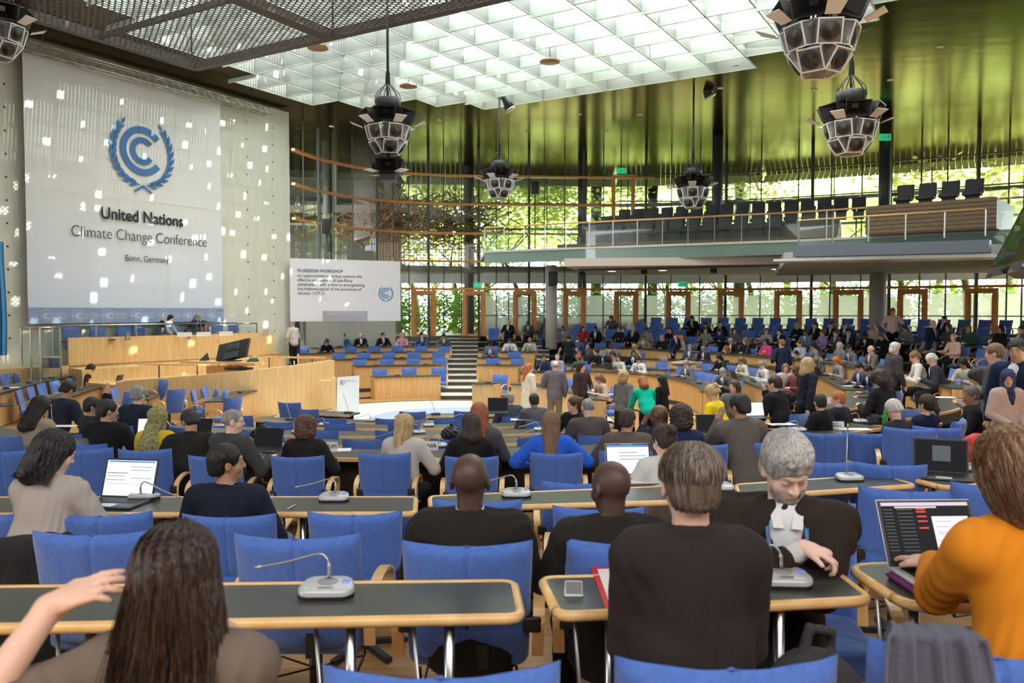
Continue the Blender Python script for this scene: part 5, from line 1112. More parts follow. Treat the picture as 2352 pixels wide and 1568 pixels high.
# ---- discussion units
MICL = mat('mic_light_grey', (.50, .51, .52), .38, .2); MICP = mat('mic_pad_grey', (.27, .27, .27), .5); LCD = mat('mic_display', (.08, .1, .6), .3, emit=((.1, .15, .9), .5)); MET = mat('gooseneck_metal', (.45, .45, .44), .32, .7)
def rrect(w, d, r, n=6, back=1.0):
    o = []
    for q, (sx, sy) in enumerate(((1, 1), (-1, 1), (-1, -1), (1, -1))):
        for k in range(n + 1): t = q * math.pi / 2 + k * math.pi / 2 / n; x = sx * (w / 2 - r) + r * math.cos(t); y = sy * (d / 2 - r) + r * math.sin(t); o.append((x * (back if y > 0 else 1), y))
    return o
def mic_meshes():
    a = MB(); P = rrect(.19, .125, .045, back=.92); a.prism(P, .0, .014, 1); 
    n = len(P); v = []; f = []
    for s, z in ((1.0, .014), (1.0, .026), (.95, .033), (.88, .036)):
        for x, y in P: v.append((x * s, y * s, z + (y + .06) * .10))
    for i in range(3):
        for k in range(n): f.append((i * n + k, i * n + (k + 1) % n, (i + 1) * n + (k + 1) % n, (i + 1) * n + k))
    f.append(tuple(3 * n + k for k in range(n))); a.add(v, f, 0, True)
    base = a.mesh('base', [MICL, BLK]); Mt = Matrix.Translation((0, .012, .0435)) @ Matrix.Rotation(math.atan(.1), 4, 'X')
    b = MB(); b.lathe([(.036, -.001), (.035, .0015), (.001, .002)], 24, M=Mt @ Matrix.Scale(.8, 4, (0, 1, 0))); pad = b.mesh('speaker_pad', MICP)
    c = MB(); c.box(.050, .078, -.002, .008, .0, .002, M=Mt); disp = c.mesh('display', LCD)
    d = MB()
    for (x, y) in ((.056, .018), (.070, .018), (.056, -.014), (.070, -.014)): d.box(x - .004, x + .004, y - .002, y + .002, 0, .002, M=Mt)
    d.add([(x, y - .048, .002) for x, y in rrect(.052, .012, .005, 3)], [tuple(range(16))], 0, M=Mt); btn = d.mesh('buttons', MET)
    g = MB(); pts = cat_rom([(0, .035, .05), (0, .04, .085), (-.012, .045, .115), (-.045, .055, .125), (-.16, .10, .085), (-.27, .14, .055)], 6); g.tube(pts, [.007] * 8 + [.0045] * (len(pts) - 8), 8); g.tube([pts[-1] - (pts[-1] - pts[-2]) * .5, pts[-1] + (pts[-1] - pts[-2]) * 1.0], .0065, 8); neck = g.mesh('gooseneck', MET)
    g = MB(); g.tube([(0, .035, .05), (.0, .04, .10), (-.005, .02, .36)], [.006, .004, .0035], 6); g.tube([(-.005, .02, .36), (-.005, .018, .40)], .006, 6); up = g.mesh('gooseneck', MET)
    h = MB(); h.prism(rrect(.19, .125, .045, 2), 0, .035, 0); lo = h.mesh('base', mat('mic_dark', (.05, .05, .055), .4)); h = MB(); h.tube([(0, .03, .03), (-.13, .05, .42)], .006, 5); loN = h.mesh('gooseneck', mat('neck_grey', (.5, .5, .5), .4, .3))
    return base, pad, disp, btn, neck, up, lo, loN
MIC = mic_meshes()
def mic(p, z, rz, label, kind='hi', group=None, tilt=None):
    t = thing('microphone_unit', label, 'microphone', (p[0], p[1], z), rz, group)
    if kind == 'lo': link('base', MIC[6], t); link('gooseneck', MIC[7], t); return t
    b = link('base', MIC[0], t); link('speaker_pad', MIC[1], b); link('display', MIC[2], b); link('buttons', MIC[3], b); link('gooseneck', MIC[5] if kind == 'up' else MIC[4], t); return t
# ---- desks. outline by its inner edge (towards the floor centre) or outer edge, as world points
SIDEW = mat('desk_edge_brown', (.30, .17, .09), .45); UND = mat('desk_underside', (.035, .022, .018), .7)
DESKS = []
def ring_desk(pts, zt, label, group=None, depth=.52, inner=True, panel=True, wood_edge=False, zf=None):
    """pts: inner edge if inner else outer edge, ordered left to right in the photo"""
    P = [Vector((p[0], p[1], 0)) for p in pts]; Q = []
    for p in P:
        d = (p - C); d.z = 0; d.normalize(); Q.append(p + d * (depth if inner else -depth))
    I, O_ = (P, Q) if inner else (Q, P)
    o = I[len(I) // 2]; t = thing('curved_desk', label, 'desk', (o.x, o.y, zt - .76 if zf is None else zf), 0, group); t0 = Vector(t.location)
    mb = MB(); Z0, Z1 = zt - .035, zt
    for a, b, c, d in zip(I, I[1:], O_[1:], O_):
        T = lambda v, z: Vector((v.x, v.y, z)) - t0
        mb.add([T(a, Z1), T(b, Z1), T(c, Z1), T(d, Z1), T(a, Z0), T(b, Z0), T(c, Z0), T(d, Z0)], [(0, 1, 2, 3), (7, 6, 5, 4), (0, 4, 5, 1)], 0)
    a, d = I[0], O_[0]; T = lambda v, z: Vector((v.x, v.y, z)) - t0
    mb.add([T(a, Z0), T(d, Z0), T(d, Z1), T(a, Z1)], [(0, 1, 2, 3)]); a, d = I[-1], O_[-1]; mb.add([T(a, Z0), T(d, Z0), T(d, Z1), T(a, Z1)], [(3, 2, 1, 0)]); mb.build('desktop', TOP, t)
    mb = MB()
    for c, d in zip(O_[1:], O_): mb.bar(T(d, zt - .018), T(c, zt - .018), .035, .038)
    mb.build('edge_strip', W_EDGE if wood_edge else SIDEW, t)
    zb = t0.z - .01
    if panel:
        mb = MB()
        for a, b in zip(I, I[1:]):
            na, nb_ = (a - C).normalized() * .05, (b - C).normalized() * .05; na.z = nb_.z = 0; u = lambda v, z: Vector((v.x, v.y, z)) - t0
            A, B_ = a + na, b + nb_; A2, B2 = a + na * 1.6, b + nb_ * 1.6
            mb.add([u(A, zb), u(B_, zb), u(B_, Z0), u(A, Z0), u(A2, zb), u(B2, zb), u(B2, Z0), u(A2, Z0)], [(0, 1, 2, 3), (7, 6, 5, 4)])
        mb.build('front_panel', W_DESK, t)
        for e in (0, -1):
            mb = MB(); a = I[e].lerp(O_[e], .12); d = I[e].lerp(O_[e], .92); a, d = a - t0, d - t0; a.z = d.z = (Z0 + zb) / 2 - t0.z * 0; a.z = (Z0 + zb) / 2 - t0.z; d.z = a.z; mb.bar(a, d, .04, Z0 - zb); mb.build('side_panel', W_DESK, t)
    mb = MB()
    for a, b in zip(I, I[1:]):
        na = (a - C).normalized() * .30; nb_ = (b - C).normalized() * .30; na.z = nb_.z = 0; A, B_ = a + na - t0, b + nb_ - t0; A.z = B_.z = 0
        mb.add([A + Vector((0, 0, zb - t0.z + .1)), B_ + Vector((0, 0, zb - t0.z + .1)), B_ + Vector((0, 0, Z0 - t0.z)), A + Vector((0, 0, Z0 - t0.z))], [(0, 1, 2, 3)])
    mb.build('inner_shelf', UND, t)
    DESKS.append(dict(I=I, O=O_, z=zt, label=label)); return t
def ring_pts(r, px0, px1, far=True, n=14):
    def hit(px):
        k = (px - 1176) / F; a = 1 + k * k; b = -2 * (k * C.x + C.y); c = C.x ** 2 + C.y ** 2 - r * r; D_ = b * b - 4 * a * c
        if D_ < 0: return None
        y = (-b + (1 if far else -1) * math.sqrt(D_)) / (2 * a); return math.atan2(y - C.y, k * y - C.x)
    a0, a1 = hit(px0), hit(px1)
    return [arcpt(r, math.degrees(a0 + (a1 - a0) * i / n)) for i in range(n + 1)]
def pix_pts(L_, z, n=5): return cat_rom([atz(x, y, z) for x, y in L_], n)
def along(pts, sp, off, skip_near=None, jit=0, start=.45):
    """positions spaced along a polyline, pushed away from C by off"""
    out = []; acc = 0; nxt = start
    for p, q in zip(pts, pts[1:]):
        L_ = (q - p).length
        while acc + L_ >= nxt:
            r = p.lerp(q, (nxt - acc) / L_); d = r - C; d.z = 0; d.normalize(); out.append(r + d * off); nxt += sp
        acc += L_
    return out
PEOPLE_AT = []      # filled by the people section before free chairs are set out
# ================================================================ desks of the bowl
BLOCKS = []
def blk(name, pts, zt, chairs=.95, mics=1.9, **kw):
    group = None; ring_desk(pts, zt, f'curved beech desk with a dark top, {name}', **kw); BLOCKS.append((name, DESKS[-1], chairs, mics))
FLn = ['lowest', 'second up', 'third up', 'fourth up', 'topmost']
for i, (r, a, b) in enumerate(((5.45, 862, 1010), (8.1, 816, 1018), (10, 769, 1026), (11.8, 688, 1031), (13.5, 634, 1037))):
    blk('left of the stairs, ' + FLn[i], ring_pts(r, a, b), floor_z(*arcpt(r + .3, 90)[:2]) + .76, .95, 1.9)
for i, (r, a, b) in enumerate(((8.1, 1095, 1188), (10, 1096, 1195), (11.8, 1098, 1226))):
    blk('right of the stairs, ' + ('lowest', 'middle', 'highest')[i], ring_pts(r, a, b), floor_z(*arcpt(r + .3, 85)[:2]) + .76, .9, 1.8)
blk('small unit at the stair foot', [atz(1084, 880, .77), atz(1131, 880, .77)], .77, 1.2, 1.0)
RB = [('right block, innermost', [(1172, 881), (1240, 886), (1300, 898), (1350, 916)], .78),
      ('right block, second out', [(1195, 858), (1290, 852), (1400, 854), (1518, 864), (1594, 883), (1609, 898)], .86),
      ('right block, third out', [(1240, 838), (1330, 838), (1450, 845), (1605, 852), (1675, 863), (1765, 896)], .98),
      ('right block, fourth out', [(1300, 823), (1450, 823), (1577, 828), (1760, 843), (1863, 860), (1938, 894)], 1.12),
      ('right block, outermost', [(1300, 801), (1423, 799), (1521, 804), (1647, 811), (1760, 819), (1880, 830), (1961, 843)], 1.42),
      ('far right end', [(2064, 859), (2110, 868), (2178, 890)], 1.36)]
for nm, L_, z in RB: blk(nm, pix_pts(L_, z), z, .80, 1.7)
LB = [('left edge, outermost', [(0, 849), (60, 843), (140, 832)], 1.36), ('left side, third out', [(-30, 912), (0, 902), (60, 886), (118, 873), (235, 847)], 1.15),
      ('left side, second out', [(157, 914), (190, 901), (220, 891), (290, 875), (357, 862)], .95), ('left side, before the rostrum', [(345, 916), (384, 897), (420, 888), (460, 880)], .80),
      ('left side, innermost', [(519, 920), (560, 905), (598, 893)], .77)]
for nm, L_, z in LB: blk(nm, pix_pts(L_, z), z, .80, 1.5)
NR = [(5.25, 705, 800, 'by the lectern', .77), (5.25, 905, 1150, 'by the floor centre', .77), (6.75, 565, 668, 'second row left', .80), (6.75, 740, 1240, 'second row middle', .83), (8.4, 395, 560, 'third row left', .86), (8.4, 620, 1310, 'third row middle', .97),
      (10.2, 300, 1420, 'fourth row', 1.12), (12.0, 128, 1560, 'fifth row', 1.28)]
for r, a, b, nm, z in NR:
    ring_desk(ring_pts(r, a, b, far=False, n=20), z, f'long curved dark desk across the hall, {nm}', inner=False, panel=False, wood_edge=True); BLOCKS.append(('across, ' + nm, DESKS[-1], .98, 1.9))
# ring C, nearest long curved desk
CEDGE = [(-120, 990), (0, 1010), (200, 1031), (383, 1045), (767, 1051), (1000, 1052), (1373, 1041), (1650, 1022), (1920, 996), (2032, 981)]
ring_desk(pix_pts(CEDGE, 1.42, 4), 1.42, 'long curved dark desk carrying the country name plates', inner=False, panel=False, wood_edge=True, depth=.56); DC = DESKS[-1]
# desks at the right edge, seen from behind
ring_desk(pix_pts([(1905, 940), (1960, 938), (1995, 925), (2015, 900)], 1.30), 1.30, 'dark desk end with pale wooden edge below the curly-haired woman', inner=False, panel=False, wood_edge=True)
ring_desk(pix_pts([(2080, 960), (2140, 952), (2200, 938), (2240, 915)], 1.34), 1.34, 'dark desk with papers spread before the pale coat and the dark-haired woman', inner=False, panel=False, wood_edge=True)
# ---------------------------------------------------------------- near straight tables (A: front row, B: next)
def near_table(name, poly, z, zf, legs, label, corners=.05):
    c = sum((Vector(p) for p in poly), Vector()) / len(poly); t = thing('conference_table', label, 'table', (c.x, c.y, zf)); o = Vector((c.x, c.y, zf))
    P = [Vector((p.x, p.y, 0)) - Vector((c.x, c.y, 0)) for p in poly]; Rn = []
    for i, p in enumerate(P):      # rounded corners
        a, b = P[i - 1], P[(i + 1) % len(P)]; r = min(corners, (a - p).length * .3, (b - p).length * .3); u, v = (a - p).normalized() * r, (b - p).normalized() * r
        for k in range(5): s = k / 4; Rn.append(p + u * (1 - s) ** 2 + v * s ** 2)
    mb = MB(); mb.prism([(p.x, p.y) for p in Rn], z - zf - .03, z - zf); mb.build('tabletop', TOP, t)
    mb = MB(); mb.tube([p + Vector((0, 0, z - zf - .013)) for p in Rn] + [Rn[0] + Vector((0, 0, z - zf - .013))], .0185, 10); mb.build('edge_moulding', W_EDGE, t)
    for (x, y) in legs:
        q = Vector((x, y, 0)) - Vector((c.x, c.y, 0)); mb = MB(); mb.tube([q, q + Vector((0, 0, z - zf - .03))], .018, 10); mb.tube([q + Vector((0, 0, .02)), q + Vector((0, 0, 0))], .03, 10); mb.build('leg', CHROME, t)
        mb = MB(); mb.tube([q + Vector((0, 0, .45)), q + Vector((-.10, .0, .45)), q + Vector((-.12, .02, z - zf - .03))], .007, 6); mb.build('bracket', MET, t)
    return t
zA, zB = CZ - .97, CZ - 1.185; fA, fB = 1.23, 1.02
g = lambda px, py, z=zA: atz(px, py, z)
near_table('a', [g(-420, 1442), g(1196, 1411), g(1180, 1333), g(-420, 1352)], zA, fA, [tuple(g(805, 1400)[:2]), tuple(g(1032, 1400)[:2]), tuple(g(208, 1410)[:2])], 'nearest dark table with beech edge at left, before the long-haired woman')
near_table('a', [g(1284, 1407), g(1998, 1371), g(1917, 1309), g(1244, 1325)], zA, fA, [tuple(g(1402, 1385)[:2]), tuple(g(1790, 1375)[:2])], 'nearest dark table in the middle, with the phone and red folder')
near_table('a', [g(2085, 1385), g(2560, 1395), g(2520, 1280), g(1946, 1296)], zA, fA, [tuple(g(2100, 1362)[:2])], 'nearest dark table at right, under the silver laptop', .09)
h = lambda px, py: atz(px, py, zB)
near_table('b', [h(-380, 1180), h(952, 1176), h(955, 1141), h(-380, 1142)], zB, fB, [tuple(h(695, 1168)[:2]), tuple(h(300, 1168)[:2])], 'second-row dark table with beech edge at left, with the dark laptop')
near_table('b', [h(991, 1166), h(1660, 1146), h(1640, 1112), h(988, 1139)], zB, fB, [tuple(h(1330, 1150)[:2])], 'second-row dark table in the middle, between the two dark-suited men')
near_table('b', [h(1700, 1140), h(2102, 1112), h(2020, 1090), h(1690, 1112)], zB, fB, [tuple(h(1990, 1112)[:2])], 'second-row dark table behind the bearded man at right')
near_table('b', [h(2168, 1116), h(2420, 1100), h(2380, 1064), h(2062, 1089)], zB, fB, [tuple(h(2180, 1108)[:2])], 'second-row dark table at right, under the open black laptop')

# ---------------------------------------------------------------- every place one can sit at, used to seat the people
ROWS_UP = (('nearest the glass doors', 19.3, 1112, 2352, .82), ('second from the glass doors', 18.0, 1112, 2352, .80), ('third from the glass doors', 16.7, 1112, 2352, .80), ('fourth from the glass doors', 15.3, 1270, 2300, .84))
def seat_z(d, p): z = max(floor_z(p.x, p.y), d['z'] - .78); return d['z'] - .76 if abs(z - (d['z'] - .76)) < .4 else z
CAND = []
for nm, d, sp, ms in BLOCKS: CAND += [(p, face_c(p), seat_z(d, p)) for p in along(d['O'], .12, .30)]
CAND += [(p, face_c(p), .67) for p in along(DC['O'], .12, .26)]
for nm, r, a, b, sp in ROWS_UP: CAND += [(p, face_c(p), floor_z(p.x, p.y)) for p in along(ring_pts(r, a, b, True, 40), .12, 0) if not 1222 < 1176 + F * p.x / p.y < 1240]
def project(p): d = p - Vector((0, 0, CZ)); c, s_ = math.cos(PIT), math.sin(PIT); f_ = d.y * c - d.z * s_; u_ = d.y * s_ + d.z * c; return 1176 + F * d.x / f_, 784 - F * u_ / f_
# ================================================================ people templates
BK = (.012, .012, .015); NV = (.015, .022, .06); GR = (.10, .095, .10); LG = (.28, .27, .28); WH = (.62, .60, .57); BR = (.06, .045, .038); RED = (.45, .03, .04)
T_ = {}
def tpl(key, **kw):
    kw.setdefault('shoulder', None); T_[key] = make_body(kw); return T_[key]
for s, f in (('m', False), ('f', True)):
    J = not f; r_ = .018
    tpl('desk' + s, f=f, jacket=J, res=r_, lean=12, hpitch=12, rh=(.18, .40, .80), lh=(-.12, .42, .80))
    tpl('read' + s, f=f, jacket=J, res=r_, lean=22, hpitch=38, rh=(.16, .44, .80), lh=(-.16, .40, .80))
    tpl('talkl' + s, f=f, jacket=J, res=r_, lean=6, hyaw=45, hpitch=5, rh=(.16, .38, .80), lh=(-.24, .34, .76), twist=10)
    tpl('talkr' + s, f=f, jacket=J, res=r_, lean=6, hyaw=-45, hpitch=5, rh=(.26, .30, .74), lh=(-.14, .40, .80), twist=-10)
    tpl('chin' + s, f=f, jacket=J, res=r_, lean=16, hpitch=10, hyaw=12, rh=(.05, .36, 1.08), lh=(-.15, .38, .80), rd=(-.3, .2, 1), rp=(.4, .3, -1))
    tpl('back' + s, f=f, jacket=J, res=r_, lean=-6, hpitch=0, rh=(.12, .26, .66), lh=(-.12, .26, .66))
    tpl('stand' + s, f=f, jacket=J, res=r_, sit=False, lean=4, hyaw=15, hpitch=12, rh=(.22, .14, .86), lh=(-.16, .24, 1.05))
    tpl('bend' + s, f=f, jacket=J, res=r_, sit=False, lean=38, hpitch=40, rh=(.20, .55, .85), lh=(-.2, .55, .85))
    tpl('walk' + s, f=f, jacket=J, res=r_, sit=False, lean=5, hpitch=8, walk=.35, rh=(.26, -.12, .86), lh=(-.24, .22, .9))
T_['hips'] = make_body(dict(f=True, jacket=False, res=.018, sit=False, lean=-2, hyaw=35, rh=(.17, .02, .98), lh=(-.17, .02, .98), rp=(1, -.3, 0), lp=(-1, -.3, 0), short=True))
T_['shirtm'] = make_body(dict(jacket=False, res=.018, lean=18, hpitch=30, rh=(.18, .42, .80), lh=(-.18, .42, .80)))
T_['coatf'] = make_body(dict(f=True, jacket=True, res=.015, sit=False, lean=2, hyaw=-30, coat=.30, rh=(.1, .2, 1.0), lh=(-.12, .2, 1.0)))
T_['sleevef'] = make_body(dict(f=True, jacket=False, res=.015, sit=False, lean=8, short=True, rh=(.42, .2, .95), lh=(-.40, .25, .95)))
T_['wave'] = make_body(dict(jacket=True, res=.014, lean=8, hyaw=-40, rh=(.2, .4, .8), lh=(-.16, .30, 1.36), ld=(0, .1, 1), lhn=(0, 1, 0), lp=(-.4, .4, -1), curl=.15))
HH = {'stand': 1.62, 'walk': 1.60, 'bend': 1.42, 'hips': 1.62, 'coatf': 1.62, 'sleevef': 1.60}
def headh(tk, T): return float(T['hc'][2])
rp_ = random.Random(3)
def seatp(px, py, tk, skin, hair, hcol, top, label, rz=None, turn=0, zf=None, Y=None, hres=.014, trousers=BK, shirt=(.65, .66, .7), group=None):
    T = T_[tk]; hc = T['hc']; hh = float(hc[2]); sc = 1.0; seated = not any(tk.startswith(k) for k in ('stand', 'walk', 'bend', 'hips', 'coat', 'sleeve'))
    if Y is None and seated:
        best = None
        for (p, r, z) in CAND:
            if any((p - q).length < .5 for q, _, _ in PEOPLE_AT): continue
            q = p + Matrix.Rotation(r, 3, 'Z') @ Vector((float(hc[0]), float(hc[1]), 0)); u, v = project(Vector((q.x, q.y, z + hh))); e = abs(u - px) + 1.3 * abs(v - py)
            if best is None or e < best[0]: best = (e, p, r, z)
        e, p, r, z = best
        if e > 22: print('SEAT', label, round(e))
        q = p; r += R(turn)
        if rz is not None: r = R(rz)
    else:
        p = at(px, py, Y); r = (face_c(p) if rz is None else R(rz)) + R(turn); q = p - Matrix.Rotation(r, 3, 'Z') @ Vector((float(hc[0]), float(hc[1]), 0)); z = floor_z(q.x, q.y) if zf is None else zf
        sc = (p.z - z) / hh
        if not .86 < sc < 1.14: print('SCALE', label, round(sc, 2))
        sc = max(.84, min(1.15, sc))
    jf = rp_.uniform(.85, 1.15); jt = lambda c: tuple(max(0, min(1, v * jf)) for v in c)
    o = person(Vector((q.x, q.y, z)), r, T, skin, hair, hcol, jt(top), label, trousers, shirt, group, hres=hres, tie=rp_.random() < .75, faces=(abs(((r + math.radians(float(T.get('hy', 0))) + math.pi) % (2 * math.pi)) - math.pi) > 1.0)); o.scale = (sc, sc, sc)
    if seated: PEOPLE_AT.append((Vector((q.x, q.y, 0)), r, z)); PEOPLE_LB.append(label)
    else: CHAIRS.append(Vector((q.x, q.y, 0)))
    return o
PEOPLE_LB = []
P = seatp
# --- far left rows
P(740, 771, 'talkrm', 'l', 'short', 'br', BK, 'person with short brown hair and dark suit, leftmost of the upper listening panel')
P(751, 789, 'readf', 'm', 'bob', 'bk', BK, 'person in black jacket and white top with black bob, one row below the panel')
P(791, 776, 'talklf', 't', 'bun', 'bk', (.02, .16, .25), 'person with tied black hair and teal sleeveless top in the upper panel')
P(826, 775, 'deskm', 'l', 'fringe', 'db', BK, 'bald bearded person in a dark suit in the middle of the upper panel')
P(882, 772, 'talklm', 'l', 'short', 'db', BK, 'person in black suit with receding dark hair beside the curly blond person')
P(925, 775, 'deskf', 'l', 'curly', 'bl', (.55, .25, .38), 'person with curly blond hair and pink flowered top in the upper panel')
P(970, 768, 'talklm', 'l', 'short', 'bk', (.03, .08, .18), 'dark-haired person in blue shirt behind a silver laptop in the upper panel')
P(1018, 775, 'readm', 'm', 'short', 'bk', GR, 'person in dark suit behind a white laptop, rightmost of the upper panel')
P(636, 771, 'readm', 'p', 'short', 'gy', BK, 'grey-haired person in dark suit and red tie beside the presidium end')
P(672, 745, 'standm', 'p', 'stubble', 'gy', (.6, .58, .54), 'standing person in pale patterned shirt seen from behind under the projection screen', rz=60, zf=.85, Y=31)
# --- presidium
P(373, 743, 'readm', 'b', 'stubble', 'bk', BK, 'person in black suit and purple tie seated at the presidium', rz=-120, zf=PF, Y=26.3)
P(395, 731, 'bendf', 'l', 'long', 'bk', (.5, .52, .55), 'person with black wavy hair in a pale jacket leaning over the presidium', rz=-100, zf=PF, Y=26.55)
P(457, 728, 'bendm', 'l', 'short', 'gy', (.03, .03, .05), 'grey-haired person in dark suit bending over the presidium', rz=-90, zf=PF, Y=27.35)
P(470, 743, 'talklf', 't', 'bob', 'db', (.22, .05, .03), 'person with short brown hair and rust jacket at the presidium', rz=-110, zf=PF, Y=27.6)
# --- middle block right of the stairs
P(1125, 731, 'backf', 'l', 'long', 'db', BK, 'long-haired person in black in the top row right of the stairs')
P(1167, 746, 'talkrm', 'l', 'short', 'wh', BK, 'white-haired person with glasses in a dark suit, upper right of the stairs')
P(1215, 751, 'chinm', 'b', 'stubble', 'bk', GR, 'person in pale shirt shading the forehead with a hand, upper right of the stairs')
P(1243, 724, 'talklf', 'l', 'long', 'db', (.12, .08, .07), 'person with brown hair in the top row beside the round pillar')
P(1253, 738, 'standm', 'm', 'curly', 'db', (.07, .07, .075), 'standing person with grey coat and backpack seen from behind on the aisle', rz=20, Y=36.5)
P(1218, 770, 'deskm', 't', 'fringe', 'gy', (.45, .42, .33), 'person in a pale beige shirt behind a black laptop at the tall end panel')
P(1123, 789, 'readm', 'p', 'stubble', 'db', (.09, .11, .14), 'bald person in grey suit with a black laptop just right of the stairs')
P(1170, 781, 'readm', 'l', 'short', 'bk', (.6, .62, .64), 'dark-haired person in white shirt and black tie right of the stairs')
# --- right block, upper rows
P(1292, 757, 'backm', 't', 'stubble', 'bk', (.25, .27, .27), 'person draped in a grey shawl, first in the upper right rows')
P(1337, 761, 'talklf', 'l', 'long', 'bk', RED, 'person with black hair and a bright red top in the upper rows')
P(1363, 762, 'deskm', 't', 'short', 'bk', BK, 'dark-haired person in black suit next to the one in red')
P(1404, 735, 'readf', 'l', 'bob', 'br', GR, 'brown-haired person with glasses reading in the top row')
P(1425, 750, 'talkrf', 'l', 'bun', 'lb', BK, 'person in black with a patterned scarf in the upper rows')
P(1451, 750, 'backm', 'p', 'short', 'wh', BK, 'white-haired person with glasses and pale scarf in the upper rows')
P(1482, 755, 'readf', 'l', 'bun', 'br', (.30, .29, .27), 'person with tied hair and beige-grey top in the upper rows')
P(1477, 777, 'readm', 'p', 'short', 'lb', (.22, .20, .15), 'light-brown-haired person in olive shirt bent over a laptop')
P(1521, 781, 'deskf', 'l', 'long', 'bl', BK, 'person with long wavy blond hair and black top behind a laptop')
P(1542, 755, 'chinf', 'l', 'bob', 'bk', BK, 'person with curly dark hair and necklace, hand by the chin')
P(1590, 736, 'readm', 'l', 'short', 'bk', BK, 'dark-haired person in black holding a paper in the top row')
P(1623, 739, 'readf', 'l', 'long', 'br', BK, 'brown-haired person with a silver laptop in the top row')
P(1653, 739, 'talklm', 'l', 'short', 'bk', BK, 'dark-haired person in black leaning over in the top row')
P(1618, 760, 'talklf', 'l', 'long', 'db', (.24, .25, .22), 'person with long dark hair and grey-green top in the second top row')
P(1653, 760, 'readf', 'l', 'bob', 'bk', NV, 'person in navy with short black hair in the second top row')
P(1684, 755, 'talklf', 'l', 'bob', 'bk', (.10, .09, .08), 'person with glasses, black bob and patterned top in the second top row')
P(1551, 770, 'standm', 'l', 'short', 'bk', NV, 'standing person in navy suit and pale blue shirt amid the right rows', rz=-150, Y=31.5)
P(1564, 783, 'talkrf', 'p', 'bob', 'or_', (.4, .3, .25), 'red-haired person just behind the standing navy suit')
P(1583, 792, 'deskm', 'p', 'short', 'gy', (.08, .10, .15), 'grey-haired person in blue-grey suit and red tie behind the desk')
P(1613, 798, 'readm', 'l', 'short', 'gy', NV, 'grey-haired person in dark blue suit looking down at the desk')
P(1679, 788, 'readm', 'l', 'short', 'gy', BK, 'grey-haired bearded person in black with blue shirt reading')
P(1707, 790, 'talkrf', 'l', 'long', 'lb', BK, 'person with long light-brown hair and black top at the desk')
P(1305, 776, 'sleevef', 'l', 'bun', 'db', BK, 'standing person in sleeveless black dress with hair bun, arms wide', rz=170, turn=180, Y=31)
P(1326, 780, 'bendm', 'l', 'short', 'db', (.03, .06, .14), 'person in blue jacket bending beside the black dress', rz=-20, Y=31.5)
P(1351, 794, 'talklf', 'l', 'long', 'bk', GR, 'person with black hair behind a grey laptop')
P(1367, 804, 'talkrf', 'l', 'bun', 'db', BK, 'smiling person in black jacket with a black laptop')
P(1403, 792, 'deskm', 'b', 'stubble', 'bk', (.25, .24, .22), 'dark-skinned person in grey top between two laptops')
P(1409, 806, 'readf', 'l', 'long', 'br', (.22, .13, .10), 'brown-haired person with patterned scarf at a black laptop')
P(1327, 822, 'readf', 'l', 'curly', 'rd', (.05, .12, .11), 'curly red-haired person in dark green writing')
P(1249, 832, 'talklf', 't', 'bun', 'bk', NV, 'dark-haired person in navy holding papers behind the walking pair')
P(1282, 822, 'backm', 'p', 'stubble', 'gy', (.25, .25, .30), 'pink bald person behind the standing grey suit')
P(1421, 825, 'chinf', 'l', 'bob', 'db', WH, 'person in white with brown bun leaning on one hand')
P(1455, 805, 'readf', 'l', 'bob', 'bl', (.4, .36, .28), 'light blond person in beige looking down')
P(1467, 826, 'readm', 'l', 'short', 'bk', WH, 'person in white shirt leaning over the desk, dark hair')
P(1452, 844, 'talklm', 't', 'short', 'bk', BK, 'person in dark jacket with black hair behind the curly blond walker')
P(1216, 846, 'coatf', 'p', 'long', 'or_', (.72, .62, .52), 'standing person with long red hair and cream coat by the floor centre', rz=-60, shirt=(.5, .4, .35), Y=19.8)
P(1275, 840, 'standm', 'p', 'fringe', 'gy', (.16, .14, .17), 'standing bald person in grey-purple suit beside the cream coat', rz=-15, trousers=(.2, .15, .1), Y=19.8)
P(1337, 842, 'standf', 'l', 'bob', 'bk', (.05, .03, .03), 'standing person with dark curly hair, pink blouse and black cardigan', rz=-150, shirt=(.6, .2, .2), Y=19.5)
P(1372, 872, 'readf', 'l', 'bob', 'lb', (.5, .38, .33), 'light-brown-haired person in a pink cardigan typing at the inner desk', rz=115)
P(1434, 865, 'walkf', 'l', 'curly', 'bl', (.16, .16, .16), 'walking person with short curly blond hair and grey patterned dress', rz=-45, Y=15.6)
P(1475, 878, 'bendf', 'p', 'bob', 'rd', (.0, .42, .28), 'red-haired person in a bright green jacket leaning over', rz=10, Y=15.2)
P(1518, 874, 'standf', 'l', 'long', 'bk', BK, 'standing person with long black hair and black dress beside the green jacket', rz=50, Y=15.7)
P(1577, 837, 'readm', 'p', 'short', 'gy', (.13, .13, .15), 'grey-haired person in grey suit and blue tie reading at the curved desk')
P(1658, 850, 'readm', 'p', 'short', 'gy', (.08, .10, .08), 'grey-haired person in green-grey jacket seen in profile at the desk', turn=30)
P(1650, 820, 'readf', 'l', 'long', 'bk', BK, 'person with black hair and black top behind the white laptop')
P(1665, 818, 'talkrf', 'l', 'long', 'rd', (.06, .03, .02), 'person with long reddish-brown hair and brown top')
P(1703, 828, 'readf', 'l', 'bob', 'lb', (.62, .58, .46), 'short-haired person in cream sweater writing at the desk')
P(1751, 832, 'readm', 'p', 'short', 'gy', WH, 'person in white shirt with glasses and dark grey hair')
P(1636, 903, 'readf', 'l', 'bun', 'bl', (.75, .55, .02), 'blond person with a plait in bright yellow sweater holding a blue screen', turn=20, Y=13)
P(1686, 888, 'talkrf', 'l', 'bob', 'br', (.14, .14, .16), 'person with shoulder-length brown hair in grey facing the camera', rz=170, Y=14.5)
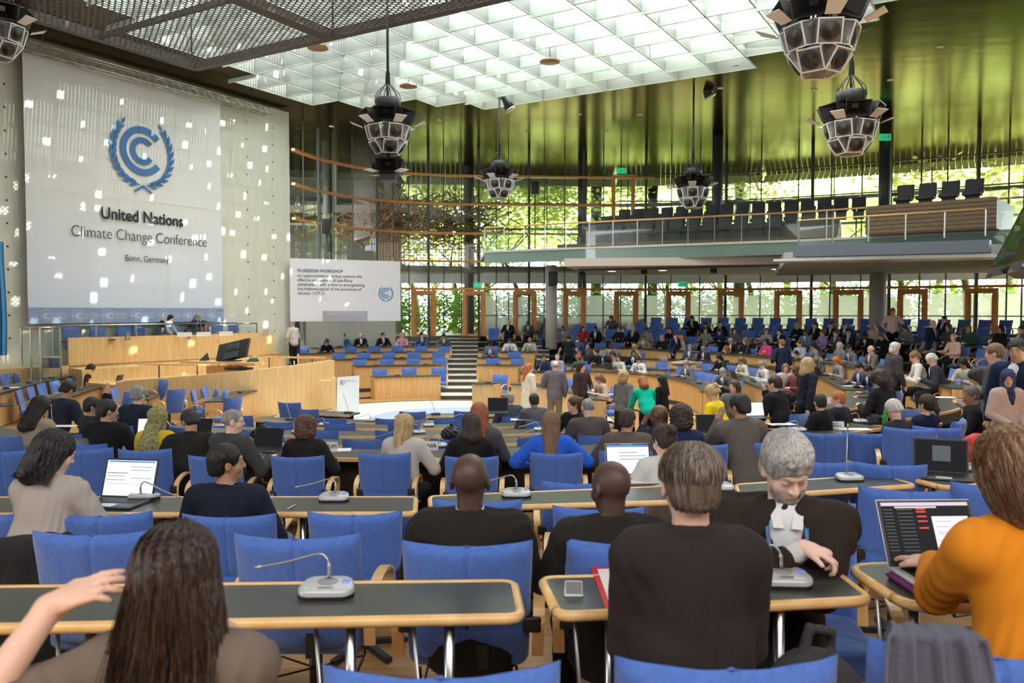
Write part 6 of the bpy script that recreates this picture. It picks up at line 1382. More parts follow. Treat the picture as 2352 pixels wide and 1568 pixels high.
P(1759, 757, 'talklf', 'l', 'curly', 'sg', (.3, .3, .3), 'curly-haired person in grey at the upper right rows')
P(1762, 772, 'deskf', 'm', 'bob', 'bk', (.5, .05, .25), 'person with a magenta and teal scarf and black hair')
P(1783, 769, 'talkrm', 'l', 'short', 'bk', BK, 'dark-haired person in black beside the magenta scarf')
P(1828, 746, 'readf', 'l', 'long', 'bl', BK, 'blond person in black reading in the top right row')
P(1852, 755, 'deskm', 't', 'short', 'bk', (.12, .18, .3), 'black-haired person in denim-blue shirt')
P(1869, 757, 'talkrm', 'l', 'short', 'db', BK, 'brown-haired person in black jacket next to the denim-blue shirt')
P(1912, 743, 'talkrm', 'l', 'stubble', 'st', BK, 'bald person in black, chin lowered, in the top right row')
P(1941, 743, 'talklm', 'l', 'short', 'db', BK, 'brown-haired person in black twisting round in the top right row')
P(2000, 744, 'readf', 'l', 'long', 'bl', (.5, .4, .32), 'blond person in beige left of the standing pink blouse')
P(2051, 716, 'hips', 'l', 'bob', 'rd', (.85, .68, .64), 'standing person in short-sleeved pink blouse, hands on hips', rz=150, Y=28.5)
P(2077, 748, 'readf', 'l', 'long', 'br', (.22, .22, .24), 'brown-haired person seated below the standing pink blouse')
P(1891, 777, 'talkrf', 'l', 'bun', 'lb', (.25, .2, .4), 'fair-haired person in lilac top')
P(1910, 766, 'talkrm', 'l', 'short', 'br', GR, 'brown-haired person in grey left of the bald dark suit')
P(1927, 772, 'deskm', 'p', 'stubble', 'gy', BK, 'bald person in dark suit and tie in the right rows')
P(1835, 791, 'deskm', 'l', 'short', 'br', (.35, .38, .42), 'bearded person with glasses and pale checked shirt')
P(1990, 770, 'readm', 'b', 'short', 'bk', BK, 'dark-skinned person in black in the right rows')
P(2023, 772, 'readf', 'l', 'long', 'lb', BK, 'person with long light hair and dark jacket on the phone')
P(2143, 744, 'standm', 'p', 'fringe', 'gy', NV, 'standing bald person with glasses in dark jacket at upper right', rz=-150, Y=25)
P(2132, 778, 'talklf', 'l', 'bob', 'rd', (.25, .24, .20), 'reddish-haired person in olive-grey with a pink cup')
P(2188, 778, 'talklf', 'p', 'bun', 'bl', (.70, .48, .42), 'blond person with a ponytail and pale pink jumper')
P(2177, 756, 'backf', 'l', 'long', 'br', GR, 'long-haired person behind the pale pink jumper')
P(2167, 737, 'backm', 'l', 'short', 'db', BK, 'dark-haired person behind the standing bald person')
P(2222, 758, 'talklf', 'l', 'bob', 'lb', (.05, .10, .09), 'light-brown-haired person in dark green at upper right')
P(2301, 757, 'backf', 'm', 'bob', 'bk', BK, 'dark-haired person in black near the right edge, top rows')
P(2345, 754, 'backm', 'l', 'short', 'db', GR, 'dark-haired person in grey at the right picture edge, top row')

P(1795, 789, 'standm', 'l', 'short', 'lb', NV, 'standing fair-haired person in navy suit seen from behind', rz=15, Y=24)
P(1868, 803, 'readf', 'l', 'long', 'db', (.28, .28, .33), 'long dark-haired person in grey bent over the desk', turn=-20)
P(1887, 800, 'talkrf', 'l', 'bun', 'bk', GR, 'person with dark bun turned away beside the bent grey person')
P(1926, 801, 'talklf', 'p', 'bob', 'wh', (.2, .2, .22), 'person with white bobbed hair in grey')
P(1920, 826, 'readf', 'l', 'bob', 'or_', (.25, .22, .22), 'orange-haired person in grey jacket with blue lanyard')
P(1951, 801, 'readm', 'm', 'stubble', 'bk', (.12, .12, .16), 'person in grey suit with shaved head and white shirt')
P(1999, 812, 'deskm', 'l', 'fringe', 'gy', (.12, .10, .08), 'bald person with a grey beard and brown jacket')
P(1793, 843, 'deskf', 'l', 'bob', 'lb', (.42, .38, .36), 'person with light hair and a big grey scarf facing the camera', rz=170)
P(1830, 816, 'chinm', 'l', 'short', 'bk', NV, 'dark-haired person resting face on hand in the right rows')
P(1857, 838, 'walkf', 'l', 'bob', 'bl', (.018, .02, .04), 'walking blond person in a dark blue blouse at right', rz=-75, Y=14)
P(1822, 859, 'talkrf', 'l', 'curly', 'br', (.15, .05, .05), 'curly brown-haired person hidden behind the walking blond', rz=120)
P(1971, 833, 'readm', 'l', 'short', 'bk', (.06, .07, .14), 'dark-haired person in blue suit writing, left of a twin', turn=20)
P(1992, 839, 'readm', 'm', 'short', 'bk', NV, 'dark-haired person in navy suit writing, right of a twin', turn=20)
P(2017, 854, 'talklf', 'm', 'bob', 'bk', GR, 'black-haired person looking left beside the navy suit', Y=15.5)
P(2056, 801, 'standm', 'p', 'shortfull', 'wh', (.05, .05, .055), 'standing grey-haired person in dark suit turned right', rz=-90, Y=17)
P(2104, 815, 'shirtm', 'l', 'short', 'lb', WH, 'fair-haired person in white shirt and dark tie leaning on the desk', Y=18.5)
P(2143, 826, 'readm', 'p', 'short', 'wh', (.03, .035, .05), 'white-haired person with glasses in dark jacket at the right desk', Y=18)
P(2202, 837, 'readf', 'm', 'bob', 'bk', (.62, .56, .48), 'black-haired person in a cream puffer coat', turn=40)
P(2023, 871, 'readf', 'l', 'curly', 'db', BK, 'curly dark-haired person in black jacket seen from behind at right', turn=-15, Y=12.8)
P(1781, 882, 'chinm', 'l', 'short', 'db', BK, 'brown-haired person in dark suit propping the head on a hand', Y=13.5)
P(1882, 924, 'talkrm', 'l', 'short', 'bk', BK, 'dark-haired person in dark suit gesturing with both hands, seen from behind', turn=20, hres=.01, Y=10.5)
P(1922, 917, 'talklm', 'l', 'short', 'or_', (.015, .018, .03), 'ginger-haired person in dark suit beside the gesturing one', hres=.01, Y=10.9)
P(2051, 941, 'readf', 'l', 'short', 'wh', (.03, .03, .035), 'white-haired person in black jacket bending down at right', hres=.01, Y=9.3)
P(2127, 928, 'backf', 'l', 'pony', 'db', (.015, .02, .06), 'brown-haired person with a mustard scarf and navy top, from behind', hres=.01, Y=9.6)
P(2228, 908, 'talklf', 't', 'short', 'sg', BK, 'short-haired person in black with purple scarf seated at right', rz=60, hres=.01, Y=10.3)
P(2244, 866, 'readf', 'm', 'bob', 'bk', (.2, .2, .2), 'black-haired person in grey behind the short-haired one', Y=12.5)
P(2284, 812, 'standf', 'l', 'short', 'lb', (.09, .085, .08), 'standing short-haired person in grey with a mint backpack', rz=40, Y=10.6)
P(2316, 874, 'coatf', 'm', 'hijab', (.02, .03, .09), (.42, .31, .27), 'smiling person in navy headscarf and pink coat near the right edge', rz=185, hres=.01, shirt=(.02, .03, .08), Y=9.2)
P(2337, 781, 'standm', 'm', 'short', 'bk', NV, 'dark-haired person with glasses in navy near the right edge', rz=120, Y=9.5)
P(2345, 817, 'standf', 'l', 'bob', 'rd', (.10, .03, .05), 'red-haired person in maroon at the right edge', rz=110, Y=10.2)
# --- left middle
P(211, 855, 'readf', 'm', 'long', 'db', (.04, .02, .02), 'brown-haired person with glasses typing on a laptop at the left desk', hres=.012)
P(152, 888, 'readm', 'm', 'short', 'bk', (.018, .022, .04), 'black-haired person with glasses in dark suit at the left', hres=.01, Y=12.5)
P(90, 938, 'readf', 'm', 'long', 'bk', (.38, .30, .22), 'black-haired person in beige patterned blouse at the left', hres=.01)
P(318, 908, 'deskm', 'p', 'short', 'gy', (.018, .024, .045), 'grey-haired person in navy suit from behind at the left', hres=.01, Y=11)
P(1103, 948, 'deskf', 'l', 'long', 'rd', (.08, .08, .09), 'auburn-haired person in grey jacket beyond the black sweater', hres=.01)
P(1170, 918, 'deskm', 'l', 'short', 'gy', (.06, .07, .10), 'grey-haired person in dark suit near the floor centre', hres=.01)
P(1221, 922, 'deskm', 'm', 'short', 'bk', (.10, .10, .12), 'black-haired person in grey suit in front of the cream coat', hres=.01)
P(1320, 927, 'talkrf', 'l', 'bun', 'br', BK, 'smiling person with brown updo in black', rz=150, hres=.01)
P(1357, 934, 'deskm', 'p', 'stubble', 'gy', (.09, .07, .07), 'bald pink-skinned person in brown suit from behind', hres=.01)
P(249, 942, 'wave', 'm', 'short', 'bk', BK, 'dark-haired person in black suit raising one hand at the left', hres=.01)
# ================================================================ the people near the camera, one template each
def nearp(px, py, Y, rz, tk, skin, hair, hcol, top, label, zf=None, hres=.006, **kw):
    """rz: heading in degrees (0 looks away from the camera)"""
    res = kw.pop('res', .009); tr = kw.pop('trousers', BK); sh = kw.pop('shirt', (.65, .66, .7)); scl = kw.pop('scale', None); name = kw.pop('name', 'person')
    T = make_body(dict(res=res, detail=True, **kw)); hc = T['hc']; r = R(rz); p = at(px, py, Y); zf = floor_z(p.x, p.y) if zf is None else zf; sc = (p.z - zf) / float(hc[2])
    if not .9 < sc < 1.1: print('NEARSCALE', label, round(sc, 2))
    sc = scl or max(.9, min(1.1, sc)); q = p - Matrix.Rotation(r, 3, 'Z') @ (Vector((float(hc[0]), float(hc[1]), 0)) * sc)
    o = person(Vector((q.x, q.y, p.z - float(hc[2]) * sc)), r, T, skin, hair, hcol, top, label, tr, sh, None, hres=hres); o.scale = (sc,) * 3; T['root'] = o; T['sc'] = sc
    CHAIRS.append(Vector((q.x, q.y, 0))); return T
def to_head(T, mb, name, m, color=None):
    return mb.build(name, m, T['root'], M=Matrix.Translation(Vector(T['hc'])) @ Matrix(T['Rh'].tolist()).to_4x4()) if color is None else link(name, mb.mesh(name, m), T['root'], M=Matrix.Translation(Vector(T['hc'])) @ Matrix(T['Rh'].tolist()).to_4x4(), color=color)
def glasses(T, m=None, y=.112, z=.008):
    mb = MB()
    for s in (-1, 1):
        mb.tube([(s * .032 + .022 * math.cos(t * .5236), y - .004 * abs(math.cos(t * .5236)), z + .016 * math.sin(t * .5236)) for t in range(13)], .0016, 6); mb.tube([(s * .054, y - .006, z + .004), (s * .078, y - .05, z + .004), (s * .082, -.01, z)], .0015, 5)
    mb.tube([(-.010, y, z), (.010, y, z)], .0016, 5); return to_head(T, mb, 'glasses', m or BLK)
def brows(T, col):
    for s in (-1, 1): mb = MB(); mb.tube([(s * .014, .096, .030), (s * .030, .094, .038), (s * .046, .082, .034)], [.003, .0042, .0022], 6); to_head(T, mb, 'eyebrow', HAIR, col)
def strands(T, n, col, f, seed=1, r=.0011, name='hair_strands'):
    """loose strands over the hair shell; f(random) gives a list of head-space points"""
    rq = random.Random(seed); mb = MB()
    for _ in range(n): pts = cat_rom([Vector(p) for p in f(rq)], 3); mb.tube(pts, [r] * (len(pts) - 1) + [r * .3], 3, cap=False)
    return to_head(T, mb, name, HAIR, col)
DARKS = (.028, .025, .022); CHAR = (.018, .015, .013)
# --- third row (long desk), seen from behind
P(212, 946, 'talkrm', 't', 'short', 'bk', (.03, .027, .025), 'dark-haired person in dark brown suit with a phone at the long desk, left', hres=.008, turn=-10)
PB = nearp(536, 968, 7.80, -28, '', 'p', 'stubble', 'gy', (.055, .052, .055), 'bald person with glasses and orange lanyard in dark grey jacket', hres=.008, lean=10, hyaw=-45, hpitch=4, rh=(.18, .4, .82), lh=(-.18, .42, .82), v=False)
glasses(PB); mb = MB(); mb.tube([Vector(PB['hc']) + Vector((.075 * math.cos(a), -.02 + .07 * math.sin(a), -.16 - .02 * math.sin(a))) for a in [k * .35 for k in range(19)]], .009, 6); mb.build('lanyard', mat('orange_lanyard', (.75, .16, .01), .6), PB['root'])
nearp(364, 962, 8.3, -12, '', 'm', 'hijab', (.26, .24, .10), (.62, .42, .02), 'person in patterned green headscarf and mustard yellow jacket', hres=.007, lean=14, f=True, jacket=True, v=False, hpitch=14, hyaw=-10, rh=(.22, .36, .80), lh=(-.15, .42, .80))
nearp(436, 968, 8.2, 25, '', 'm', 'short', 'bk', (.02, .018, .018), 'dark-haired person in black leaning in to the neighbouring laptop', hres=.007, lean=22, hpitch=34, hyaw=25, rh=(.12, .44, .80), lh=(-.20, .42, .80))
nearp(704, 982, 8.00, -6, '', 'l', 'curly', 'br', (.02, .018, .018), 'person with curly shoulder-length brown hair in black leather jacket', hres=.007, lean=10, f=True, v=False, hyaw=8, rh=(.20, .40, .80), lh=(-.18, .40, .80))
nearp(932, 978, 7.95, -12, '', 'p', 'long', 'bl', (.52, .47, .42), 'blond person with black fur collar and cream jacket', hres=.007, lean=14, f=True, v=False, hyaw=-20, rh=(.24, .40, .80), lh=(-.14, .42, .80))
nearp(1080, 976, 7.90, 6, '', 'l', 'bob', 'db', (.014, .013, .014), 'person with straight dark brown hair and black knitted sweater', hres=.007, lean=8, f=True, jacket=False, v=False, hyaw=18, rh=(.18, .40, .80), lh=(-.18, .40, .80))
nearp(1266, 972, 7.95, 0, '', 'l', 'longer', 'lb', (.025, .12, .62), 'person with very long brown hair and bright blue jacket', hres=.007, lean=8, f=True, v=False, hyaw=-6, rh=(.26, .30, .78), lh=(-.26, .30, .76), rp=(1, -.5, -.5), lp=(-1, -.5, -.5))
nearp(1441, 966, 8.05, -4, '', 'm', 'short', 'db', (.115, .092, .078), 'dark-haired bearded person in taupe pinstriped suit at the long desk', hres=.007, lean=10, v=False, hyaw=-25, rh=(.20, .42, .80), lh=(-.32, .42, .80))
PG = nearp(1513, 955, 8.4, 8, '', 'b', None, 'bk', (.02, .024, .04), 'bald dark-skinned person with glasses, hand at the mouth', hres=.007, lean=12, hyaw=42, v=False, rh=(.16, .42, .80), lh=(-.10, .36, 1.06), ld=(.3, .1, 1), lp=(-.4, .2, -1)); glasses(PG)
nearp(1563, 958, 8.15, 2, '', 'l', 'curly', 'db', (.018, .028, .085), 'person with dense dark curls and navy top', hres=.007, lean=8, f=True, jacket=False, v=False, hyaw=0, rh=(.18, .40, .80), lh=(-.2, .38, .80))
nearp(1697, 934, 8.2, 14, '', 't', 'short', 'bk', (.125, .108, .098), 'bearded dark-haired person in grey-brown suit, chin on hand, at the long desk', hres=.007, lean=12, v=False, hyaw=22, rh=(.14, .42, .80), lh=(-.10, .34, 1.04), ld=(.3, .1, 1), lp=(-.5, .0, -1))
nearp(1524, 1012, 5.7, 12, '', 'l', 'bun', 'db', (.62, .61, .60), 'person in white blazer with dark hair bun and hoop earring', hres=.006, lean=14, f=True, v=False, hyaw=15, hpitch=18, rh=(.10, .42, .80), lh=(-.16, .44, .80))
# --- second row
P7_ = nearp(128, 1040, 4.35, -10, '', 'p', 'bob', 'bk', (.40, .35, .32), 'black-haired person in pale grey-beige sweater typing on a dark laptop', zf=1.02, lean=16, f=True, jacket=False, v=False, hyaw=-28, hpitch=24, rh=(.22, .42, .78), lh=(-.10, .44, .78), bulk=1.1)
strands(P7_, 500, HC['bk'], lambda q: (lambda a, s: [(.03 * math.cos(a), -.02 + .03 * math.sin(a), .128), (.088 * math.cos(a), -.02 + .095 * math.sin(a), .06), (.095 * math.cos(a), -.03 + .10 * math.sin(a), -.06), (.09 * math.cos(a) + s, -.05 + .08 * math.sin(a), -.13), (.088 * math.cos(a) + 2 * s, -.06 + .075 * math.sin(a), -.185)])(q.uniform(2.6, 6.8), q.gauss(0, .02)), 5)
P8_ = nearp(522, 1064, 4.5, 0, '', 't', 'short', 'bk', (.012, .016, .032), 'black-haired young person in dark navy sweater looking right', zf=1.02, lean=4, jacket=False, v=False, hyaw=-62, hpitch=0, rh=(.20, .34, .72), lh=(-.20, .34, .72))
# bald men in dark suits
M1 = nearp(1080, 1104, 3.22, -2, '', 'd', None, 'bk', CHAR, 'bald dark-skinned person in black suit and white collar, from behind', zf=1.13, lean=2, hyaw=-2, hpitch=2, v=False, rh=(.16, .36, .72), lh=(-.16, .36, .72), bulk=1.06, res=.008)
M2 = nearp(1402, 1120, 3.2, 8, '', 'd', None, 'bk', CHAR, 'second bald dark-skinned person in black suit, looking slightly left', zf=1.13, lean=3, hyaw=22, hpitch=6, v=False, rh=(.16, .36, .72), lh=(-.16, .36, .72), bulk=1.02, res=.008)
def collar(T, col, z=-.125, r=.062):
    mb = MB(); hc = Vector(T['hc']); pts = [hc + Vector((r * math.cos(a), -.018 + r * .95 * math.sin(a), z - .018 * math.sin(a) * -1)) for a in [math.pi * (.95 + k * .11) for k in range(11)]]
    v = []; 
    for p in pts: v += [p + Vector((0, 0, -.03)), p + Vector((0, 0, .016)), (p - hc) * .95 + hc + Vector((0, 0, .016)), (p - hc) * .93 + hc + Vector((0, 0, -.03))]
    f = []
    for i in range(len(pts) - 1):
        for k in range(4): f.append((4 * i + k, 4 * i + (k + 1) % 4, 4 * i + 4 + (k + 1) % 4, 4 * i + 4 + k))
    mb.add(v, f, 0, True); return link('shirt_collar', mb.mesh('shirt_collar', CLOTH), T['root'], color=col)
collar(M1, (.62, .63, .66))
# man with grey-brown hair right in front
M3 = nearp(1583, 1114, 2.42, -1, '', 'l', 'short', (.12, .085, .06), (.026, .019, .018), 'grey-brown-haired person in dark pinstriped jacket seen from behind, nearest', zf=1.2, lean=8, hyaw=4, hpitch=6, v=False, rh=(.12, .36, .80), lh=(-.12, .36, .80), rp=(.15, -.4, -1), lp=(-.15, -.4, -1), bulk=.92, shoulder=.165, res=.008, hres=.0045)
def nape_strand(q, w=.084, lo=-.095, top=.13):
    a = q.uniform(math.pi * .98, math.pi * 2.02); e = q.uniform(.1, .85); j = q.gauss(0, .006)
    c = lambda e_, s: (s * w * math.cos(a) * math.sin(e_) + j, -.02 + s * .104 * math.sin(a) * math.sin(e_), .036 + .098 * math.cos(e_))
    return [c(e, 1.03), c(e + .35, 1.05), c(e + .75, 1.06), c(e + 1.0, 1.05)]
strands(M3, 1000, (.125, .082, .055), nape_strand, 7, .0010); strands(M3, 420, (.27, .26, .235), nape_strand, 8, .0010, 'grey_hair_strands')
# bearded grey-haired man turned towards the camera, leaning on the table
M4 = nearp(1806, 1078, 3.08, 172, '', 'p', 'shortfull', (.42, .41, .38), (.026, .018, .015), 'bearded grey-haired person with lanyard leaning on the table, facing the camera', zf=1.13, lean=17, side=-3, hyaw=14, hpitch=33, hroll=4, rh=(-.06, .33, .945), lh=(.10, .34, .90), rp=(1, -.2, -.5), lp=(-1, -.2, -.5),
           rd=(-.9, .4, -.05), ld=(.95, .3, -.1), rhn=(0, 0, -1), lhn=(0, 0, -1), rcurl=1.25, lcurl=.9, bulk=1.14, shoulder=.205, res=.0065, hres=.0045, face=1.1, fa=.005, sleeve=.74)
brows(M4, (.35, .33, .30))
strands(M4, 1100, (.60, .58, .55), lambda q: (lambda a, e, j, w: [(.088 * math.cos(a) * math.sin(e), -.018 + .104 * math.sin(a) * math.sin(e), .044 + .100 * math.cos(e)), (.095 * math.cos(a + j) * math.sin(e + .35), -.018 + .112 * math.sin(a + j) * math.sin(e + .35), .05 + .104 * math.cos(e + .35)), (.098 * math.cos(a + j * 1.5) * math.sin(e + .6), -.018 + .115 * math.sin(a + j * 1.5) * math.sin(e + .6), .046 + .104 * math.cos(e + .6) + w), (.094 * math.cos(a + j * 2.6) * math.sin(e + .82), -.018 + .112 * math.sin(a + j * 2.6) * math.sin(e + .82), .046 + .102 * math.cos(e + .82))])(q.uniform(0, 6.28), q.uniform(.0, .62), q.gauss(.15, .2), q.uniform(-.004, .006)), 3, .0012)
rqb = random.Random(2); mb = MB()
for _ in range(1500):
    a = rqb.uniform(-1.35, 1.35); zz = rqb.uniform(-.105, -.036) if abs(a) > .45 else rqb.uniform(-.112, -.068)
    rx, ry = .0665 * (1 - .35 * max(0, (-.05 - zz) / .06)), .078 - .012 * max(0, (-.06 - zz) / .05); p = Vector((rx * 1.02 * math.sin(a), .018 + ry * math.cos(a) * (1 if abs(a) > .5 else 1.02), zz)); d = Vector((p.x, p.y, -.04)).normalized()
    mb.tube([p, p + d * .007 + Vector((0, 0, -.004))], .0005, 3, cap=False)
to_head(M4, mb, 'beard', HAIR, (.40, .38, .35))
def ribbon(pts, w, name, m, par, nrm=Vector((0, 1, 0))):
    mb = MB(); P_ = cat_rom(pts, 6); v = []; f = []
    for i, p in enumerate(P_): t = (P_[min(i + 1, len(P_) - 1)] - P_[max(i - 1, 0)]).normalized(); x = t.cross(nrm).normalized() * w / 2; v += [p - x, p + x, p + x + nrm * .002, p - x + nrm * .002]
    for i in range(len(P_) - 1):
        for k in range(4): f.append((4 * i + k, 4 * i + (k + 1) % 4, 4 * i + 4 + (k + 1) % 4, 4 * i + 4 + k))
    mb.add(v, f, 0, True); return mb.build(name, m, par)
LNY = mat('lanyard_blue', (.02, .16, .42), .5); nb_, u_, fy_, xr_ = M4['nb'], M4['u'], M4['fy'], M4['xr']
for sg in (1, -1): ribbon([nb_ + xr_ * .065 * sg + fy_ * .02 + u_ * .015, nb_ + xr_ * .070 * sg + fy_ * .125 - u_ * .04, nb_ + xr_ * .050 * sg + fy_ * .185 - u_ * .14, nb_ + xr_ * .006 * sg + fy_ * .195 - u_ * .29], .015, 'lanyard', LNY, M4['root'], fy_)
M4g = MB()
for s in (-1, 1): M4g.tube([(s * .030 + .026 * math.cos(t * .5236), 0, .013 * math.sin(t * .5236)) for t in range(13)], .0022, 6); M4g.tube([(s * .056, 0, .004), (s * .068, -.03, .05), (s * .062, -.06, .10)], .0015, 5)
M4g.tube([(-.006, 0, 0), (.006, 0, 0)], .002, 5)
M4g.build('reading_glasses', mat('red_frame', (.16, .01, .02), .35), M4['root'], M=Matrix.Translation(nb_ + fy_ * .205 - u_ * .10))
for sg in (1, -1): mb = MB(); p_ = [nb_ + u_ * .035 + xr_ * .03 * sg + fy_ * .05, nb_ + u_ * .03 + xr_ * .066 * sg + fy_ * .04, nb_ - u_ * .02 + xr_ * .052 * sg + fy_ * .12, nb_ - u_ * .02 + xr_ * .012 * sg + fy_ * .118]; mb.add([*p_, *[q + fy_ * .004 + u_ * .003 for q in p_]], [(0, 1, 2, 3), (4, 5, 6, 7), (0, 1, 5, 4), (1, 2, 6, 5), (2, 3, 7, 6)]); link('shirt_collar', mb.mesh('shirt_collar', CLOTH), M4['root'], color=(.68, .66, .66))
for s, hd, el_ in ((0, M4['hands'][0], M4['elb'][0]), (1, M4['hands'][1], M4['elb'][1])):
    hd, el_ = Vector(hd), Vector(el_); d = (hd - el_).normalized(); mb = MB(); mb.tube([hd - d * .085, hd - d * .02, hd - d * .004], [.040, .041, .040], 20, cap=False); mb.tube([hd - d * .004, hd - d * .03], [.040, .034], 20, cap=False); link('shirt_cuff', mb.mesh('shirt_cuff', CLOTH), M4['root'], color=(.62, .58, .56))
for c in bpy.data.objects:
    if c.parent is M3['root'] and c.name.startswith('jacket'): c.data.materials[0] = PIN
# long-haired woman in front, hand in her hair
W1 = nearp(412, 1322, 1.75, 2, '', 'l', 'longer', 'db', (.16, .12, .095), 'person with long dark brown hair in brown tweed, hand raised to the hair', zf=1.23, lean=6, f=True, jacket=False, v=False, hyaw=-4, hpitch=6, rh=(.0, .17, 1.10), lh=(-.262, .0, 1.175), rp=(1, .1, -1), lp=(-1, -1.2, 0), rd=(-.1, .2, 1), ld=(.78, .1, .40), lhn=(.35, .45, -.8), lcurl=.42, rcurl=.9, res=.0055, hres=.006, sleeve=.10, fa=.004, bulk=1.05)

def longs(q):
    a = q.uniform(math.pi * .80, math.pi * 2.2); j = q.gauss(0, .018); k = q.gauss(0, .012); L_ = q.uniform(-.50, -.30)
    return [(.012 * math.cos(a), -.01 + .02 * math.sin(a), .136), (.074 * math.cos(a), -.022 + .085 * math.sin(a), .098), (.094 * math.cos(a), -.022 + .112 * math.sin(a), .02), (.102 * math.cos(a) + j * .5, -.04 + .105 * math.sin(a), -.12), (.098 * math.cos(a) + j, -.06 + .085 * math.sin(a) + k, -.26), (.092 * math.cos(a) + j * 1.6, -.065 + .075 * math.sin(a) + k, L_)]
strands(W1, 1900, (.030, .014, .009), longs, 1, .0011); strands(W1, 700, (.085, .040, .020), longs, 2, .0010, 'lighter_hair_strands')
# orange sweater at right
W2 = nearp(2318, 1082, 2.42, 14, '', 'l', 'bob', 'lb', (.66, .22, .012), 'person in burnt orange sweater with brown bob typing on the silver laptop', zf=1.2, lean=14, f=True, jacket=False, v=False, hyaw=8, hpitch=22, rh=(.27, .50, .835), lh=(.05, .49, .835), rd=(-.35, 1, -.05), ld=(.1, 1, -.08), rcurl=.45, lcurl=.35, rp=(1, -.4, -.9), lp=(-.8, -.5, -.9), res=.0065, hres=.006, bulk=1.08)
def bobs(q):
    a = q.uniform(math.pi * .75, math.pi * 2.25); j = q.gauss(0, .006)
    return [(.012 * math.cos(a), -.01 + .02 * math.sin(a), .134), (.074 * math.cos(a), -.022 + .085 * math.sin(a), .096), (.098 * math.cos(a), -.022 + .116 * math.sin(a), .02), (.100 * math.cos(a) + j, -.035 + .105 * math.sin(a), -.08), (.088 * math.cos(a) + j, -.045 + .09 * math.sin(a), -.145)]
strands(W2, 1500, (.16, .075, .035), bobs, 4, .0011)
# ================================================================ free chairs, discussion units and laptops
ROWS = []
for nm, d, sp, ms in BLOCKS:
    mid = d['O'] if 'across' not in nm else d['O']
    ROWS.append((nm, d, sp, ms))
used = [False] * len(PEOPLE_AT)
def free(p, dist): return all((Vector((p.x, p.y, 0)) - c).length > dist for c in CHAIRS)
def seat_row(name, cand):
    """cand: list of (pos, rz, z); a person's own seat replaces candidates close to it; labelled left to right"""
    items = []
    for p, r, z in cand:
        near = [i for i, (q, rr_, zz) in enumerate(PEOPLE_AT) if (q - Vector((p.x, p.y, 0))).length < .62]
        if near:
            for i in near:
                if not used[i]: used[i] = True; q, rr_, zz = PEOPLE_AT[i]; items.append((q, rr_, zz))
            continue
        items.append((p, r, z))
    items.sort(key=lambda t: t[0].x / t[0].y); k = 0
    keep = []
    for p, r, z in items:
        if free(p, .52): keep.append((p, r, z)); CHAIRS.append(Vector((p.x, p.y, 0)))
    for k, (p, r, z) in enumerate(keep):
        CHAIRS.pop(0) if 0 else None
        m = thing('conference_chair', f'blue chair, {ORD[k]} from the left, row {name}', 'chair', (p.x, p.y, z), r, 'blue chairs in the row ' + name)
        if 'upper' in name or 1: chair_parts(m, CH_LO)
def chair_parts(t, m):
    link('backrest', m['back'], t); link('seat', m['seat'], t); link('pedestal', m['base'], t)
    for a in m['arms']: link('armrest', a, t)
for nm, d, sp, ms in BLOCKS:
    cand = [(p, face_c(p), seat_z(d, p)) for p in along(d['O'], sp, .30)]
    seat_row(nm, cand); k = 0
    for p in along(d['O'], ms, -.30, start=ms * .45):
        mic(p, d['z'], face_c(p) + .2, f'{"grey" if "across" in nm else "dark"} microphone unit, {ORD[k]} from the left, desk {nm}', 'hi' if 'across' in nm and d['z'] > .8 else 'lo', 'microphones, desk ' + nm); k += 1
for nm, r, a, b, sp in ROWS_UP:
    seat_row(nm, [(p, face_c(p), floor_z(p.x, p.y)) for p in along(ring_pts(r, a, b, True, 40), sp, 0) if not 1222 < 1176 + F * p.x / p.y < 1240])
# seats for people who sit between the rows
k = 0
for i, (q, r, z) in enumerate(PEOPLE_AT):
    if not used[i] and free(q, .45) and 'gestur' not in PEOPLE_LB[i]:
        t = thing('conference_chair', 'blue chair occupied by the ' + ' '.join(PEOPLE_LB[i].split()[:10]), 'chair', (q.x, q.y, z), r, 'blue chairs under people seated between the rows'); chair_parts(t, CH_LO); CHAIRS.append(q.copy())
# presidium chairs, high-backed
HB = MB(); HB.rbox(-.25, .25, -.34, -.25,   .42, 1.06, .05, n=3); HBM = HB.mesh('backrest', BLUE)
for i, (px, py, Y, lb) in enumerate(((178, 785, 23.6, 'leftmost high-backed blue chair at the presidium, beside the glass enclosure'), (240, 766, 24.4, 'second high-backed blue chair from the left at the presidium'), (300, 764, 25.2, 'third high-backed blue chair from the left at the presidium'), (332, 764, 25.8, 'high-backed blue chair just left of the seated dark suit'), (411, 752, 26.6, 'high-backed blue chair behind the leaning pale jacket'), (513, 762, 28.0, 'high-backed blue chair right of the rust jacket'), (551, 768, 28.6, 'rightmost high-backed blue chair at the presidium'))):
    p = at(px, py, Y); t = thing('high_backed_chair', lb, 'chair', (p.x, p.y, p.z - 1.1), R(-115) , 'presidium chairs'); link('backrest', HBM, t); link('seat', CH_LO['seat'], t); link('pedestal', CH_LO['base'], t)
    t.location.z = PF
    for a in CH_LO['arms']: link('armrest', a, t)
